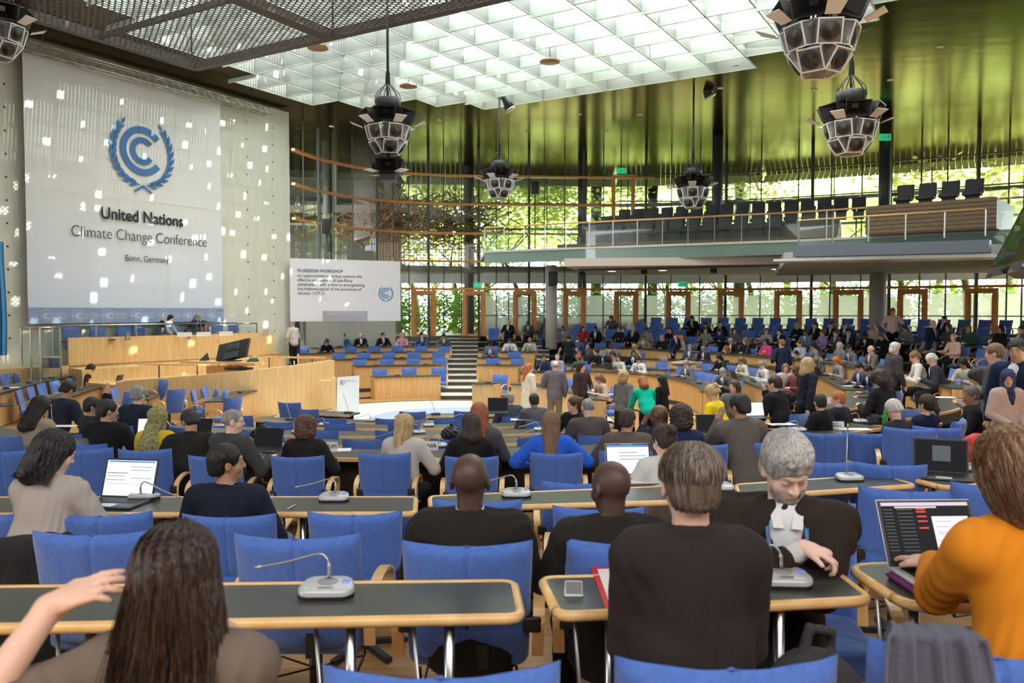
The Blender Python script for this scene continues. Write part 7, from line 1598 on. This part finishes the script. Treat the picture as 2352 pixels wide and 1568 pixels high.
# chairs scattered in front of the rostrum at left (pixel of back centre, floor z)
for px, py, rz, z, lb in ((505, 885, 120, .02, 'tall blue chair alone before the rostrum wall'), (470, 905, 100, .02, 'blue chair turned sideways, left of the tall one'), (488, 908, 100, .05, 'blue chair turned sideways between two others by the rostrum'), (517, 925, 60, .05, 'blue chair turned away below the tall one'), (388, 905, 60, .21, 'blue chair by the left desks, beyond the navy suit'), (362, 882, 70, .21, 'blue chair behind the desk before the rostrum wall'), (678, 935, -10, .05, 'blue chair alone right of the small desk by the floor'), (275, 912, 80, .3, 'blue chair at left beside the grey-haired navy suit')):
    p = atz(px, py, z + .8); 
    if lb.startswith('tall'): t = thing('high_backed_chair', lb, 'chair', (p.x, p.y, z), R(rz)); link('backrest', HBM, t); link('seat', CH_LO['seat'], t); link('pedestal', CH_LO['base'], t); [link('armrest', a, t) for a in CH_LO['arms']]
    else: t = thing('conference_chair', lb, 'chair', (p.x, p.y, z), R(rz)); chair_parts(t, CH_LO)
# ---------------------------------------------------------------- near chairs: (left px, right px, top py, distance, yaw, label)
def near_chair(x0, x1, py, Y, yaw, label, zf=None, hi=True):
    p = at((x0 + x1) / 2, py, Y); zf = floor_z(p.x, p.y + .35) if zf is None else zf; r = R(yaw)
    q = p + Matrix.Rotation(r, 3, 'Z') @ Vector((0, .34, 0)); s = (p.z - zf) / .955
    t = thing('conference_chair', label, 'chair', (q.x, q.y, zf), r, None); m = CH_HI if hi else CH_LO; chair_parts(t, m); t.scale = (max(.95, min(1.08, (x1 - x0) / F * Y / .53)),) * 2 + (max(.9, min(1.08, s)),)
    if m['strap']: o = link('strap', m['strap'], t); o.location = (.06, 0, 0)
    CHAIRS.append(Vector((q.x, q.y, 0))); return t
NC = [(742, 1280, 1538, 1.62, 2, 'blue chair top at the bottom centre edge, nearest to the camera'), (1440, 1937, 1520, 1.72, 1, 'blue chair top at the bottom edge behind the grey-haired man'), (2045, 2560, 1492, 1.68, -8, 'blue chair at the bottom right with a grey scarf over it'),
      (72, 340, 1286, 3.15, 3, 'blue chair directly beyond the nearest table, left of the long-haired woman'), (522, 826, 1277, 3.1, 0, 'blue chair beyond the nearest table behind the microphone'), (917, 1225, 1291, 3.0, 0, 'blue chair carrying the bald man in the black suit'),
      (1312, 1590, 1281, 3.02, -2, 'blue chair carrying the second dark-skinned man'),
      (113, 338, 1176, 4.2, 3, 'blue chair at the second table, left end before the pale sweater'), (405, 628, 1183, 4.25, 0, 'blue chair of the man in the dark navy sweater'), (700, 921, 1175, 4.2, 2, 'empty blue chair at the second table between two men'),
      (1270, 1480, 1163, 4.35, -4, 'blue chair at the second table beyond the second dark-skinned man'), (-90, 60, 1200, 4.3, 6, 'blue chair at the left edge under the dark coat'),
      (988, 1200, 1168, 4.6, -2, 'blue chair mostly hidden behind the bald man'), (1700, 1955, 1140, 3.9, 172, 'blue chair behind the bearded grey-haired man'),
      (2005, 2178, 1119, 4.35, -12, 'blue chair behind the silver laptop screen'), (2205, 2420, 1110, 4.2, -16, 'blue chair at right behind the orange sweater'),
      (738, 975, 1136, 5.45, 2, 'blue chair peeking above the second table at its right end'), (420, 640, 1137, 5.5, 0, 'blue chair peeking above the second table in its middle'), (1247, 1400, 1104, 5.6, -3, 'blue chair peeking above the middle second table'), (1990, 2105, 1066, 5.7, -14, 'blue chair beyond the upright microphone at right'), (1855, 1930, 1079, 5.8, -10, 'blue chair seat back half hidden by the bearded man'),
      (-60, 62, 1016, 7.3, 6, 'blue chair at the left edge by the long desk'), (148, 228, 1026, 7.4, 8, 'blue chair behind the black-haired person at left, long desk'), (266, 385, 1029, 7.5, 2, 'blue chair at the long desk left of the bald man'), (433, 545, 1044, 7.4, 2, 'blue chair of the bald man with glasses'), (622, 737, 1045, 7.5, 2, 'blue chair of the person with curly brown hair'),
      (820, 940, 1038, 7.5, 0, 'blue chair of the blond person in the cream jacket'), (1024, 1141, 1046, 7.4, 0, 'blue chair of the person in the black sweater'), (1221, 1336, 1037, 7.5, -2, 'blue chair of the long-haired person in blue'), (1377, 1500, 1034, 7.5, -4, 'blue chair beside the open white laptop'), (1568, 1660, 1017, 7.8, -8, 'blue chair right of the person in the white blazer'), (1716, 1790, 1012, 8.0, -8, 'blue chair left of the bearded man, long desk'),
      (1862, 1925, 990, 8.4, -12, 'blue chair under the white name plate'), (1955, 2035, 981, 8.4, -18, 'blue chair right of the white name plate'), (2048, 2136, 980, 8.0, -20, 'blue chair at right beyond the black laptop, second'), (2118, 2192, 967, 8.8, -22, 'blue chair at right in front of the mustard scarf'), (2180, 2250, 945, 9.4, -150 + 180 + 20, 'blue chair at right turned beside the headscarf person')]
for a in NC: near_chair(*a)
# ================================================================ things on the tables
KEYM = mat('keyboard_black', (.02, .02, .022), .5); ALU = mat('laptop_silver', (.62, .62, .63), .35, .2); LAPB = mat('laptop_black', (.03, .03, .034), .4)
SCRW = mat('screen_pale', (.5, .55, .62), .4, emit=((.62, .70, .80), .75)); SCRD = mat('screen_dark', (.006, .006, .008), .5, spec=.1, emit=((.03, .03, .035), .15)); SCRB = mat('screen_blue', (.1, .2, .8), .4, emit=((.08, .2, .8), .8))
RB_ = mat('screen_bar_blue', (.05, .15, .5), .5, emit=((.05, .15, .5), .5)); RR = mat('screen_red', (.5, .03, .02), .5, emit=((.5, .03, .02), .5)); LINE = mat('screen_text', (.12, .14, .16), .6); PAPER = mat('paper', (.75, .75, .73), .7)
def laptop(loc, rz, label, body=LAPB, screen=SCRW, w=.34, d=.235, open_=108, detail=True, bars=(), sc=1.0):
    t = thing('laptop', label, 'laptop', loc, R(rz)); t.scale = (sc,) * 3
    mb = MB(); mb.rbox(-w / 2, w / 2, 0, d, 0, .016, .006, n=2); b = mb.build('base', body, t)
    mb = MB()
    if detail:
        for j in range(5):
            for i in range(13): x = -w * .42 + i * w * .065; mb.box(x, x + w * .056, d * .45 + j * d * .095, d * .45 + j * d * .095 + d * .078, .016, .0185)
        mb.build('keyboard', KEYM, b)
        mb = MB(); mb.box(-w * .14, w * .14, d * .07, d * .36, .016, .0168); mb.build('touchpad', ALU if body is LAPB else body, b)
    else: mb.box(-w * .42, w * .42, d * .42, d * .92, .016, .018); mb.build('keyboard', KEYM, b)
    M = Matrix.Translation((0, d, .012)) @ Matrix.Rotation(R(open_ - 90), 4, 'X') @ Matrix.Scale(-1, 4, (0, 0, 1)) @ Matrix.Scale(-1, 4, (0, 0, 1))
    M = Matrix.Translation((0, d, .010)) @ Matrix.Rotation(-R(open_ - 90), 4, 'X')
    mb = MB(); mb.rbox(-w / 2, w / 2, -.0, .008, 0, d * 1.0, .0035, n=2, M=M); lid = mb.build('lid', body, t)
    mb = MB(); mb.box(-w / 2 + .002, w / 2 - .002, -.0012, .0, .004, d - .004, M=M); mb.build('bezel', KEYM, lid)
    mb = MB(); mb.box(-w / 2 + .013, w / 2 - .013, -.002, -.0012, .016, d - .012, M=M); mb.build('screen', screen, lid)
    for (x0, x1, z0, z1, m) in bars: mb = MB(); mb.box(-w / 2 + w * x0, -w / 2 + w * x1, -.0026, -.002, d * z0, d * z1, M=M); mb.build('screen_content', m, lid)
    return t
def on(px, py, z): p = atz(px, py, z); return (p.x, p.y, z)
doc = [(.06, .94, .90, .94, RB_), (.06, .45, .62, .64, LINE), (.06, .40, .55, .565, LINE), (.06, .42, .45, .465, LINE), (.50, .90, .78, .795, LINE), (.50, .85, .70, .715, LINE), (.52, .90, .5, .515, LINE), (.06, .50, .36, .37, LINE), (.55, .88, .36, .37, LINE)]
laptop(on(232, 1170, zB), -8, 'open dark laptop with a document on its screen, second-row table at left', bars=doc, w=.36, d=.25)
laptop(on(2170, 1105, zB), -22, 'open black laptop with a dark screen on the second-row table at right', screen=SCRD, open_=102, w=.36, d=.25, bars=[(.35, .68, .35, .80, LINE)])
Lm = on(2150, 1348, zA); red = [(.40 + .0, .50, z, z + .02, RR) for z in (.84, .80, .73, .66, .56)] + [(.04, .96, .90, .95, mat('browser_bar', (.4, .33, .42), .5, emit=((.4, .34, .42), .5))), (.18, .62, .865, .89, PAPER), (.55, .93, .10, .74, mat('mail_window', (.55, .52, .58), .5, emit=((.5, .47, .54), .55))), (.58, .75, .66, .67, LINE), (.58, .72, .58, .59, LINE), (.58, .9, .50, .51, LINE), (.58, .88, .47, .48, LINE), (.58, .7, .38, .39, LINE), (.58, .85, .28, .29, LINE), (.56, .62, .12, .15, RB_)] + [(.20, .36, .84 - .055 * k, .85 - .055 * k, LINE) for k in range(12)] + [(.05, .15, .84 - .05 * k, .85 - .05 * k, LINE) for k in range(13)]
laptop((1.56, 2.67, zA + .028), 2, 'silver laptop open to a mail page on the nearest table at right', body=ALU, screen=SCRD, bars=red, w=.36, d=.25, open_=116)
mb = MB(); mb.rbox(-.19, .19, -.015, .255, .0, .026, .012); mb.tube([(-.19, -.0, .016), (-.19, .25, .016)], .004, 6); mb.build('laptop_sleeve', mat('purple_sleeve', (.16, .02, .14), .8), None, label='purple zip sleeve lying under the silver laptop', cat='laptop sleeve', loc=(1.56, 2.67, zA + .0005), rz=R(2))
ml = laptop(on(1462, 1112, zB), 4, 'open white-screened laptop before the person in the white blazer', body=ALU, bars=[(.04, .96, .88, .95, RB_), (.3, .7, .70, .72, LINE), (.3, .9, .6, .62, LINE), (.3, .8, .5, .52, LINE), (.35, .6, .95, .985, mat('green_tab', (.02, .4, .05), .5))], w=.33)
z = 1.42
for px, py, rz, sc_, bd, lb in ((592, 1040, -8, SCRD, LAPB, 'open black laptop between the bald person and the curly-haired one'), (333, 1012, 8, SCRW, LAPB, 'laptop with a pale green page left of the patterned headscarf'), (428, 1012, -12, SCRD, ALU, 'silver laptop between the patterned headscarf and the leaning person'), (1640, 1002, -2, SCRD, LAPB, 'open laptop under the curls-and-navy person at the long desk'), (1752, 962, 12, SCRW, LAPB, 'laptop with a lilac page beyond the taupe suit'), (1118 + 25, 950, 0, SCRD, LAPB, 'dark laptop by the grey suit near the floor centre')):
    zz = z if py > 985 else 1.28; laptop(on(px, py, zz), rz, lb, body=bd, screen=sc_, detail=False)
# laptops on the far desks, lids towards the camera
DK = {d['label'].split('dark top, ')[-1].split('across the hall, ')[-1]: d for d in DESKS}
def far_laptop(px, py, z, lb, body=LAPB, rz=None, sc=1.0):
    p = atz(px, py, z); q = (C - Vector((p.x, p.y, 0))).normalized(); p2 = p - q * .12; r = math.degrees(face_c(p)) if rz is None else rz
    laptop((p2.x, p2.y, z), r, lb, body=body, screen=SCRD, detail=False, sc=sc)
for a in ((971, 791, 1.43, 'silver laptop on the upper panel before the blue shirt', ALU), (1020, 790, 1.43, 'white laptop at the right end of the upper panel', ALU), (655, 797, 1.43, 'silver laptop at the left end of the upper panel', ALU), (1218, 792, 1.28, 'black laptop before the beige shirt at the tall panel'), (1124, 818, 1.12, 'black laptop before the bald grey suit right of the stairs'),
          (1345, 815, 1.12, 'grey laptop before the black-haired person, right block', ALU), (1388, 818, 1.12, 'larger grey laptop beside the smiling black jacket', ALU), (1353, 829, 1.12, 'black laptop before the smiling black jacket'), (1400, 832, 1.12, 'black laptop before the patterned brown scarf'), (1508, 800, 1.42, 'brown-backed laptop before the blond in black', mat('laptop_brown', (.12, .08, .05), .4)), (1465, 797, 1.42, 'black laptop beside the olive shirt'),
          (1438, 832, 1.12, 'black laptop before the beige light blond'), (1405, 849, .98, 'black laptop at the white-dressed leaning person'), (1330, 905, .79, 'black laptop on the innermost desk, right block'), (1530, 832, 1.12, 'silver laptop near the folded beige coat', ALU), (1613, 845, .98, 'silver laptop before the long reddish-brown hair', ALU), (1695, 868, .98, 'brown laptop before the cream sweater', mat('laptop_brown', (.12, .08, .05), .4)), (1890, 862, 1.12, 'black laptop before the orange-haired person'), (70, 836, 1.36, 'open black laptop at the far left desk'), (262, 880, .95, 'open black laptop of the brown-haired person at left')): far_laptop(*a)
# nearest microphones
p = on(752, 1366, zA); mic(p, zA, R(2), 'large grey microphone unit on the nearest table right of the long-haired woman')
mic(on(1800, 1342, zA), zA, R(-4), 'grey microphone unit before the bearded person in the middle'); mic(on(2268, 1295, zA), zA, R(8), 'grey microphone unit behind the silver laptop')
mic(on(330, 1148, zB), zB, R(180), 'white-grey microphone unit on the second table beside the dark laptop'); mic(on(768, 1149, zB), zB, R(0), 'white-grey microphone unit on the second table at its right half'); mic(on(1186, 1140, zB), zB, R(0), 'white-grey microphone unit right of the bald man'); mic(on(1652, 1125, zB), zB, R(0), 'white-grey microphone unit half hidden by the nearest grey-brown head')
mic(on(1950, 1103, zB), zB, R(5), 'microphone unit with an upright gooseneck on the second table', 'up'); mic(on(2223, 1080, zB), zB, R(0), 'grey microphone unit beside the open black laptop at right')
for i, (px, py, kd) in enumerate(((350, 1018, 'up'), (655, 1028, 'hi'), (1008, 1026, 'hi'), (1240, 1024, 'hi'), (1835, 990, 'hi'), (1975, 970, 'hi'), (118, 1004, 'up'))):
    mic(on(px, py, 1.42), 1.42, R(0), ('white microphone unit with upright neck beside the patterned headscarf', 'white microphone unit left of the curly brown hair', 'white microphone unit beside the black handbag on the long desk', 'white microphone unit left of the long-haired blue jacket', 'white microphone unit left of the white name plate', 'white microphone unit right of the white name plate', 'tall-necked microphone unit at the left end of the long desk')[i], kd)
# phone, folder, papers, pen
q = on(1318, 1372, zA); t = thing('smartphone', 'black smartphone with a metal rim standing propped on the middle table', 'phone', q, R(-3)); mb = MB(); mb.rbox(-.031, .031, 0, .010, 0, .060, .006, M=Matrix.Rotation(R(-38), 4, 'X')); mb.rbox(-.033, .033, .0, .075, .0, .010, .005); mb.build('case', ALU, t); mb = MB(); mb.box(-.027, .027, -.0008, .0, .006, .055, M=Matrix.Rotation(R(-38), 4, 'X')); mb.build('screen', mat('phone_glass', (.01, .012, .014), .1), t)
fa_, fb_, fc_, fd_ = [Vector(on(*v, zA)) for v in ((1390, 1398), (1470, 1396), (1460, 1300), (1357, 1304))]
mb = MB(); mb.prism([(v.x, v.y) for v in (fa_, fb_, fc_, fd_)], zA, zA + .004); mb.build('red_folder', mat('folder_red', (.62, .02, .02), .5), None, label='red folder under papers on the middle table', cat='folder')
fa_, fb_, fc_, fd_ = [Vector(on(*v, zA + .004)) for v in ((1402, 1392), (1480, 1392), (1470, 1305), (1372, 1308))]
mb = MB(); mb.prism([(v.x, v.y) for v in (fa_, fb_, fc_, fd_)], zA + .004, zA + .007); mb.build('paper_sheets', PAPER, None, label='white printed sheets lying on the red folder', cat='papers')
fa_, fb_, fc_, fd_ = [Vector(on(*v, zA + .007)) for v in ((1405, 1352), (1440, 1350), (1434, 1328), (1400, 1330))]
mb = MB(); mb.prism([(v.x, v.y) for v in (fa_, fb_, fc_, fd_)], zA + .007, zA + .0078); mb.build('photo_print', STEEL_D, None, label='small dark photo lying on the white sheets', cat='photo')
mb = MB(); a_, b_ = Vector(on(661, 1168, zB + .006)), Vector(on(680, 1158, zB + .006)); mb.tube([a_, a_.lerp(b_, .7), b_], [.005, .005, .003], 8); mb.build('pen', mat('pen_green', (.45, .55, .48), .4), None, label='pale green pen lying on the second-row table at left', cat='pen')
def sheet(px, py, z, w, d, rz, lb): mb = MB(); mb.box(-w / 2, w / 2, -d / 2, d / 2, 0, .002); return mb.build('paper_sheet', PAPER, None, label=lb, cat='papers', loc=on(px, py, z + .001), rz=R(rz))
for a in ((775, 1033, 1.42, .3, .21, 10, 'white sheet right of the curly-haired person on the long desk'), (415, 1026, 1.42, .24, .1, 0, 'small notebook sheet by the headscarf microphone'), (1235, 1036, 1.42, .22, .15, 5, 'papers beside the long-haired blue jacket'), (1960, 985, 1.42, .42, .2, -5, 'white papers with an eraser right of the name plate'), (1200, 963, 1.12, .4, .2, 0, 'chargers and papers beyond the metal bottle'), (1790, 1297, zA, .22, .12, 4, 'folded white paper under the bearded person hand'),
          (2160, 912, 1.34, .5, .25, -10, 'spread white papers before the cream puffer coat'), (1960, 886, 1.12, .5, .22, 0, 'white papers before the two writing suits'), (1795, 974, 1.28, .4, .2, 10, 'white paper by the lilac-page laptop'), (145, 978, 1.30, .4, .2, 0, 'white papers before the black-haired person in beige'), (15, 890, 1.15, .5, .2, 10, 'white sheets on the left curved desk'), (1400, 905, .79, .3, .2, 0, 'white sheets on the innermost desk')): sheet(*a)
# name plates
def nameplate(px, py, z, txt, label, w=.30, h=.105, size=.045, rz=0):
    q = on(px, py, z); t = thing('name_plate', label, 'name plate', q, R(rz)); mb = MB(); mb.add([(-w / 2, 0, 0), (w / 2, 0, 0), (w / 2, .02, h), (-w / 2, .02, h), (-w / 2, .05, 0), (w / 2, .05, 0)], [(0, 1, 2, 3), (3, 2, 5, 4), (0, 3, 4), (1, 5, 2)]); mb.build('card', PAPER, t)
    text('lettering', txt, size, INK, t, (0, -.001, h * (.62 if '\n' in txt else .33)), rot=(R(79), 0, 0), spacing=.95); return t
nameplate(1912, 985, 1.42, 'ANTIGUA\nAND BARBUDA', 'white name plate reading ANTIGUA AND BARBUDA', .30, .10, .032, -8)
nameplate(748, 1036, 1.42, 'BELGIUM', 'white name plate of Belgium half hidden by the curly-haired person', .25, .10, .06)
nameplate(977, 1034, 1.42, 'ESTONIA', 'white name plate of Estonia behind the blond person', .28, .10, .06)
for px, py, z_, lb in ((1382, 828, 1.12, 'small white name plate in the right block by the black laptops'), (1447, 832, 1.12, 'small white name plate beside the beige light blond'), (1744, 876, .98, 'small white name plate before the white-shirted person'), (1910, 925, 1.28, 'tilted white name plates before the curly dark-haired person')): nameplate(px, py, z_, ' ', lb, .24, .1, .03, 15)
for px, lb in ((424, 'left name card on the presidium front'), (468, 'middle name card on the presidium front'), (519, 'right name card on the presidium front')):
    Yp = 25.6 + (px - 424) * .012; q = at(px, 773, Yp); mb = MB(); mb.box(-.22, .22, -.02, 0, -.05, .09); mb.build('name_card', PAPER, None, label='white ' + lb, cat='name card', loc=(q.x, q.y, 2.2), rz=R(32))
# carafes and bottles
CL = glassy('bottle_glass', (.85, .92, .93), frost=.25, rough=.03)
for px, Yp, lb in ((293, 24.2, 'glass water carafe at the left of the presidium'), (433, 26.0, 'glass water carafe before the bending dark suit'), (497, 27.0, 'glass water carafe right of the rust jacket'), (547, 27.9, 'glass water carafe near the presidium laptop')):
    q = at(px, 770, Yp); mb = MB(); mb.lathe([(.06, 0), (.07, .08), (.03, .17), (.045, .24), (.038, .245)], 16); mb.build('carafe', CL, None, label=lb, cat='carafe', loc=(q.x, q.y, 2.10))
q = at(593, 766, 28.0); laptop((q.x, q.y, 2.1), -110, 'silver laptop lid seen at the right end of the presidium', body=ALU, screen=SCRD, detail=False, sc=1.1)
for k, (px, Yp) in enumerate(((257, 23.9), (320, 24.8), (471, 26.8), (532, 27.8))):
    q = at(px, 772, Yp); o = mic((q.x, q.y), 2.1, R(60), '%s dark microphone with a slanting neck on the presidium' % ('leftmost', 'second', 'third', 'rightmost')[k], 'lo')
q = on(1126, 1020, 1.42); t = thing('metal_bottle', 'steel and clear drinking bottle beside the black sweater', 'bottle', q); mb = MB(); mb.lathe([(.030, 0), (.033, .01), (.033, .15), (.022, .18)], 18); mb.build('body', CL, t); mb = MB(); mb.lathe([(.020, .175), (.022, .215), (.008, .225)], 14); mb.tube([(.0, 0, .22), (.015, 0, .235), (0, 0, .25), (-.015, 0, .235), (0, 0, .22)], .003, 5); mb.build('cap', STEEL_D, t)
q = on(2032, 975, 1.42); mb = MB(); mb.lathe([(.03, 0), (.034, .01), (.034, .12), (.014, .17), (.014, .20)], 14); mb.build('green_bottle', mat('green_bottle', (.05, .35, .06), .2), None, label='small green bottle left of the white-haired bending person', cat='bottle', loc=q)
# ================================================================ bags, coats, scarf
LEA = mat('black_leather', (.015, .014, .014), .3, bump=(18, .8)); 
def blob(name, prims, res, m, label, cat, loc, rz=0, disp=None, color=None): o = link(name, sdf_mesh(name, prims, res, m, disp), None, label, cat, None, None, loc, R(rz)); 
blob('handbag', [ell((0, 0, .08), (.17, .09, .09), .03), ell((.08, .02, .12), (.08, .07, .06), .04), cap((-.12, 0, .1), (-.04, .0, .2), .012, k=.01), cap((-.04, 0, .2), (.06, 0, .17), .012, k=.01)], .009, LEA, 'shiny black backpack lying on the desk left of the curly hair', 'bag', on(606, 1012, 1.30), 0, folds(.008, 60, 2))
blob('handbag', [ell((0, 0, .07), (.12, .08, .09), .03), cap((-.08, 0, .1), (0, .0, .19), .01, k=.01), cap((0, 0, .19), (.08, 0, .1), .01, k=.01)], .009, LEA, 'black leather handbag between blond person and black sweater', 'bag', on(1036, 1010, 1.42), 0, folds(.007, 55, 1))
blob('backpack', [ell((0, 0, .22), (.17, .13, .24), .05), cap((-.12, -.12, .1), (.0, -.14, .32), .02, k=.02), cap((.10, -.12, .1), (.04, -.14, .34), .02, k=.02), cap((-.04, 0, .44), (-.02, 0, .52), .012, k=.01), cap((-.02, 0, .52), (.05, 0, .50), .012, k=.01), cap((.05, 0, .5), (.06, 0, .43), .012, k=.01), ell((0, -.1, .15), (.13, .08, .1), .02)], .012, mat('backpack_dark', (.02, .018, .017), .8), 'dark backpack on a chair at the bottom edge right of the pinstriped jacket', 'backpack', (.79, 2.08, 1.61), 20, folds(.008, 45, 3))
pb = at(1010, 1085, 6.3); blob('rucksack', [ell((0, 0, .2), (.12, .12, .21), .05), ell((.08, -.03, .15), (.06, .1, .14), .03)], .012, mat('rucksack_brown', (.13, .06, .035), .8, var=(40, .6)), 'brown and pink rucksack on the floor beyond the second table', 'bag', (pb.x, pb.y, floor_z(pb.x, pb.y) + .3 - .3), 0, folds(.006, 45, 1))
blob('dark_coat', [ell((0, 0, .45), (.26, .13, .42), .08), cap((-.2, .02, .86), (.2, .02, .88), .075, k=.06), cap((.22, 0, .8), (.25, .0, .3), .09, k=.05)], .014, mat('coat_black', (.010, .009, .010), .95), 'black coat draped over a chair at the left edge', 'coat', (at(20, 1200, 3.35).x, 3.35, 1.06), 5, folds(.008, 30, 4))
# scarf over the bottom right chair
sc0 = at(2150, 1484, 1.70)
def scarf(u, v):
    x = (u - .5) * .20; s_ = v * 1.0; w_ = .5 + .5 * math.sin(v * 3.14)
    y = -.07 * math.cos(v * math.pi) ; z_ = .012 + .075 * math.sin(math.pi * min(1, v)) ** .5 - (.28 * max(0, .35 - v) / .35 if v < .35 else 0) - (.22 * max(0, v - .65) / .35)
    f = .012 * math.sin(u * 22 + 3 * math.sin(v * 4)) + .005 * math.sin(u * 47 + v * 9)
    return (x * (1 + .25 * math.cos(v * 5)), y * 1.15 + (f if v < .35 else (-f if v > .65 else 0)) * (-1), z_ + (f * .22 if .2 < v < .8 else 0))
mb = MB(); mb.sheet(scarf, 90, 60); o = mb.build('scarf', mat('scarf_grey', (.10, .10, .14), .95, bump=(200, .4)), None, label='grey wool scarf hung over the bottom right chair', cat='scarf', loc=(sc0.x, sc0.y + .02, sc0.z - .055), rz=R(-8)); md = o.modifiers.new('thick', 'SOLIDIFY'); md.thickness = .008
# red bag and coat hanging at right
pr_ = at(2240, 1015, 8.6); blob('red_bag', [ell((0, 0, .16), (.15, .1, .17), .05), ell((-.14, 0, .1), (.08, .08, .12), .03)], .012, mat('bag_red', (.55, .02, .03), .6), 'bright red bag on the chair below the navy headscarf person', 'bag', (pr_.x, pr_.y, floor_z(pr_.x, pr_.y) + .47), 0, folds(.01, 40, 2))
pr_ = at(1790, 800, 24); 
blob('orange_jacket', [ell((0, 0, .1), (.28, .12, .12), .05)], .02, mat('jacket_orange', (.75, .14, .01), .7), 'orange jacket lying on the outermost desk, right block', 'jacket', on(1765, 815, 1.42), 20, folds(.012, 30, 2))
blob('beige_coat', [ell((0, 0, .06), (.45, .2, .09), .05)], .022, mat('coat_beige', (.45, .36, .27), .8), 'beige coat lying on the fourth desk, right block', 'coat', on(1570, 838, 1.12), 10, folds(.014, 30, 1))
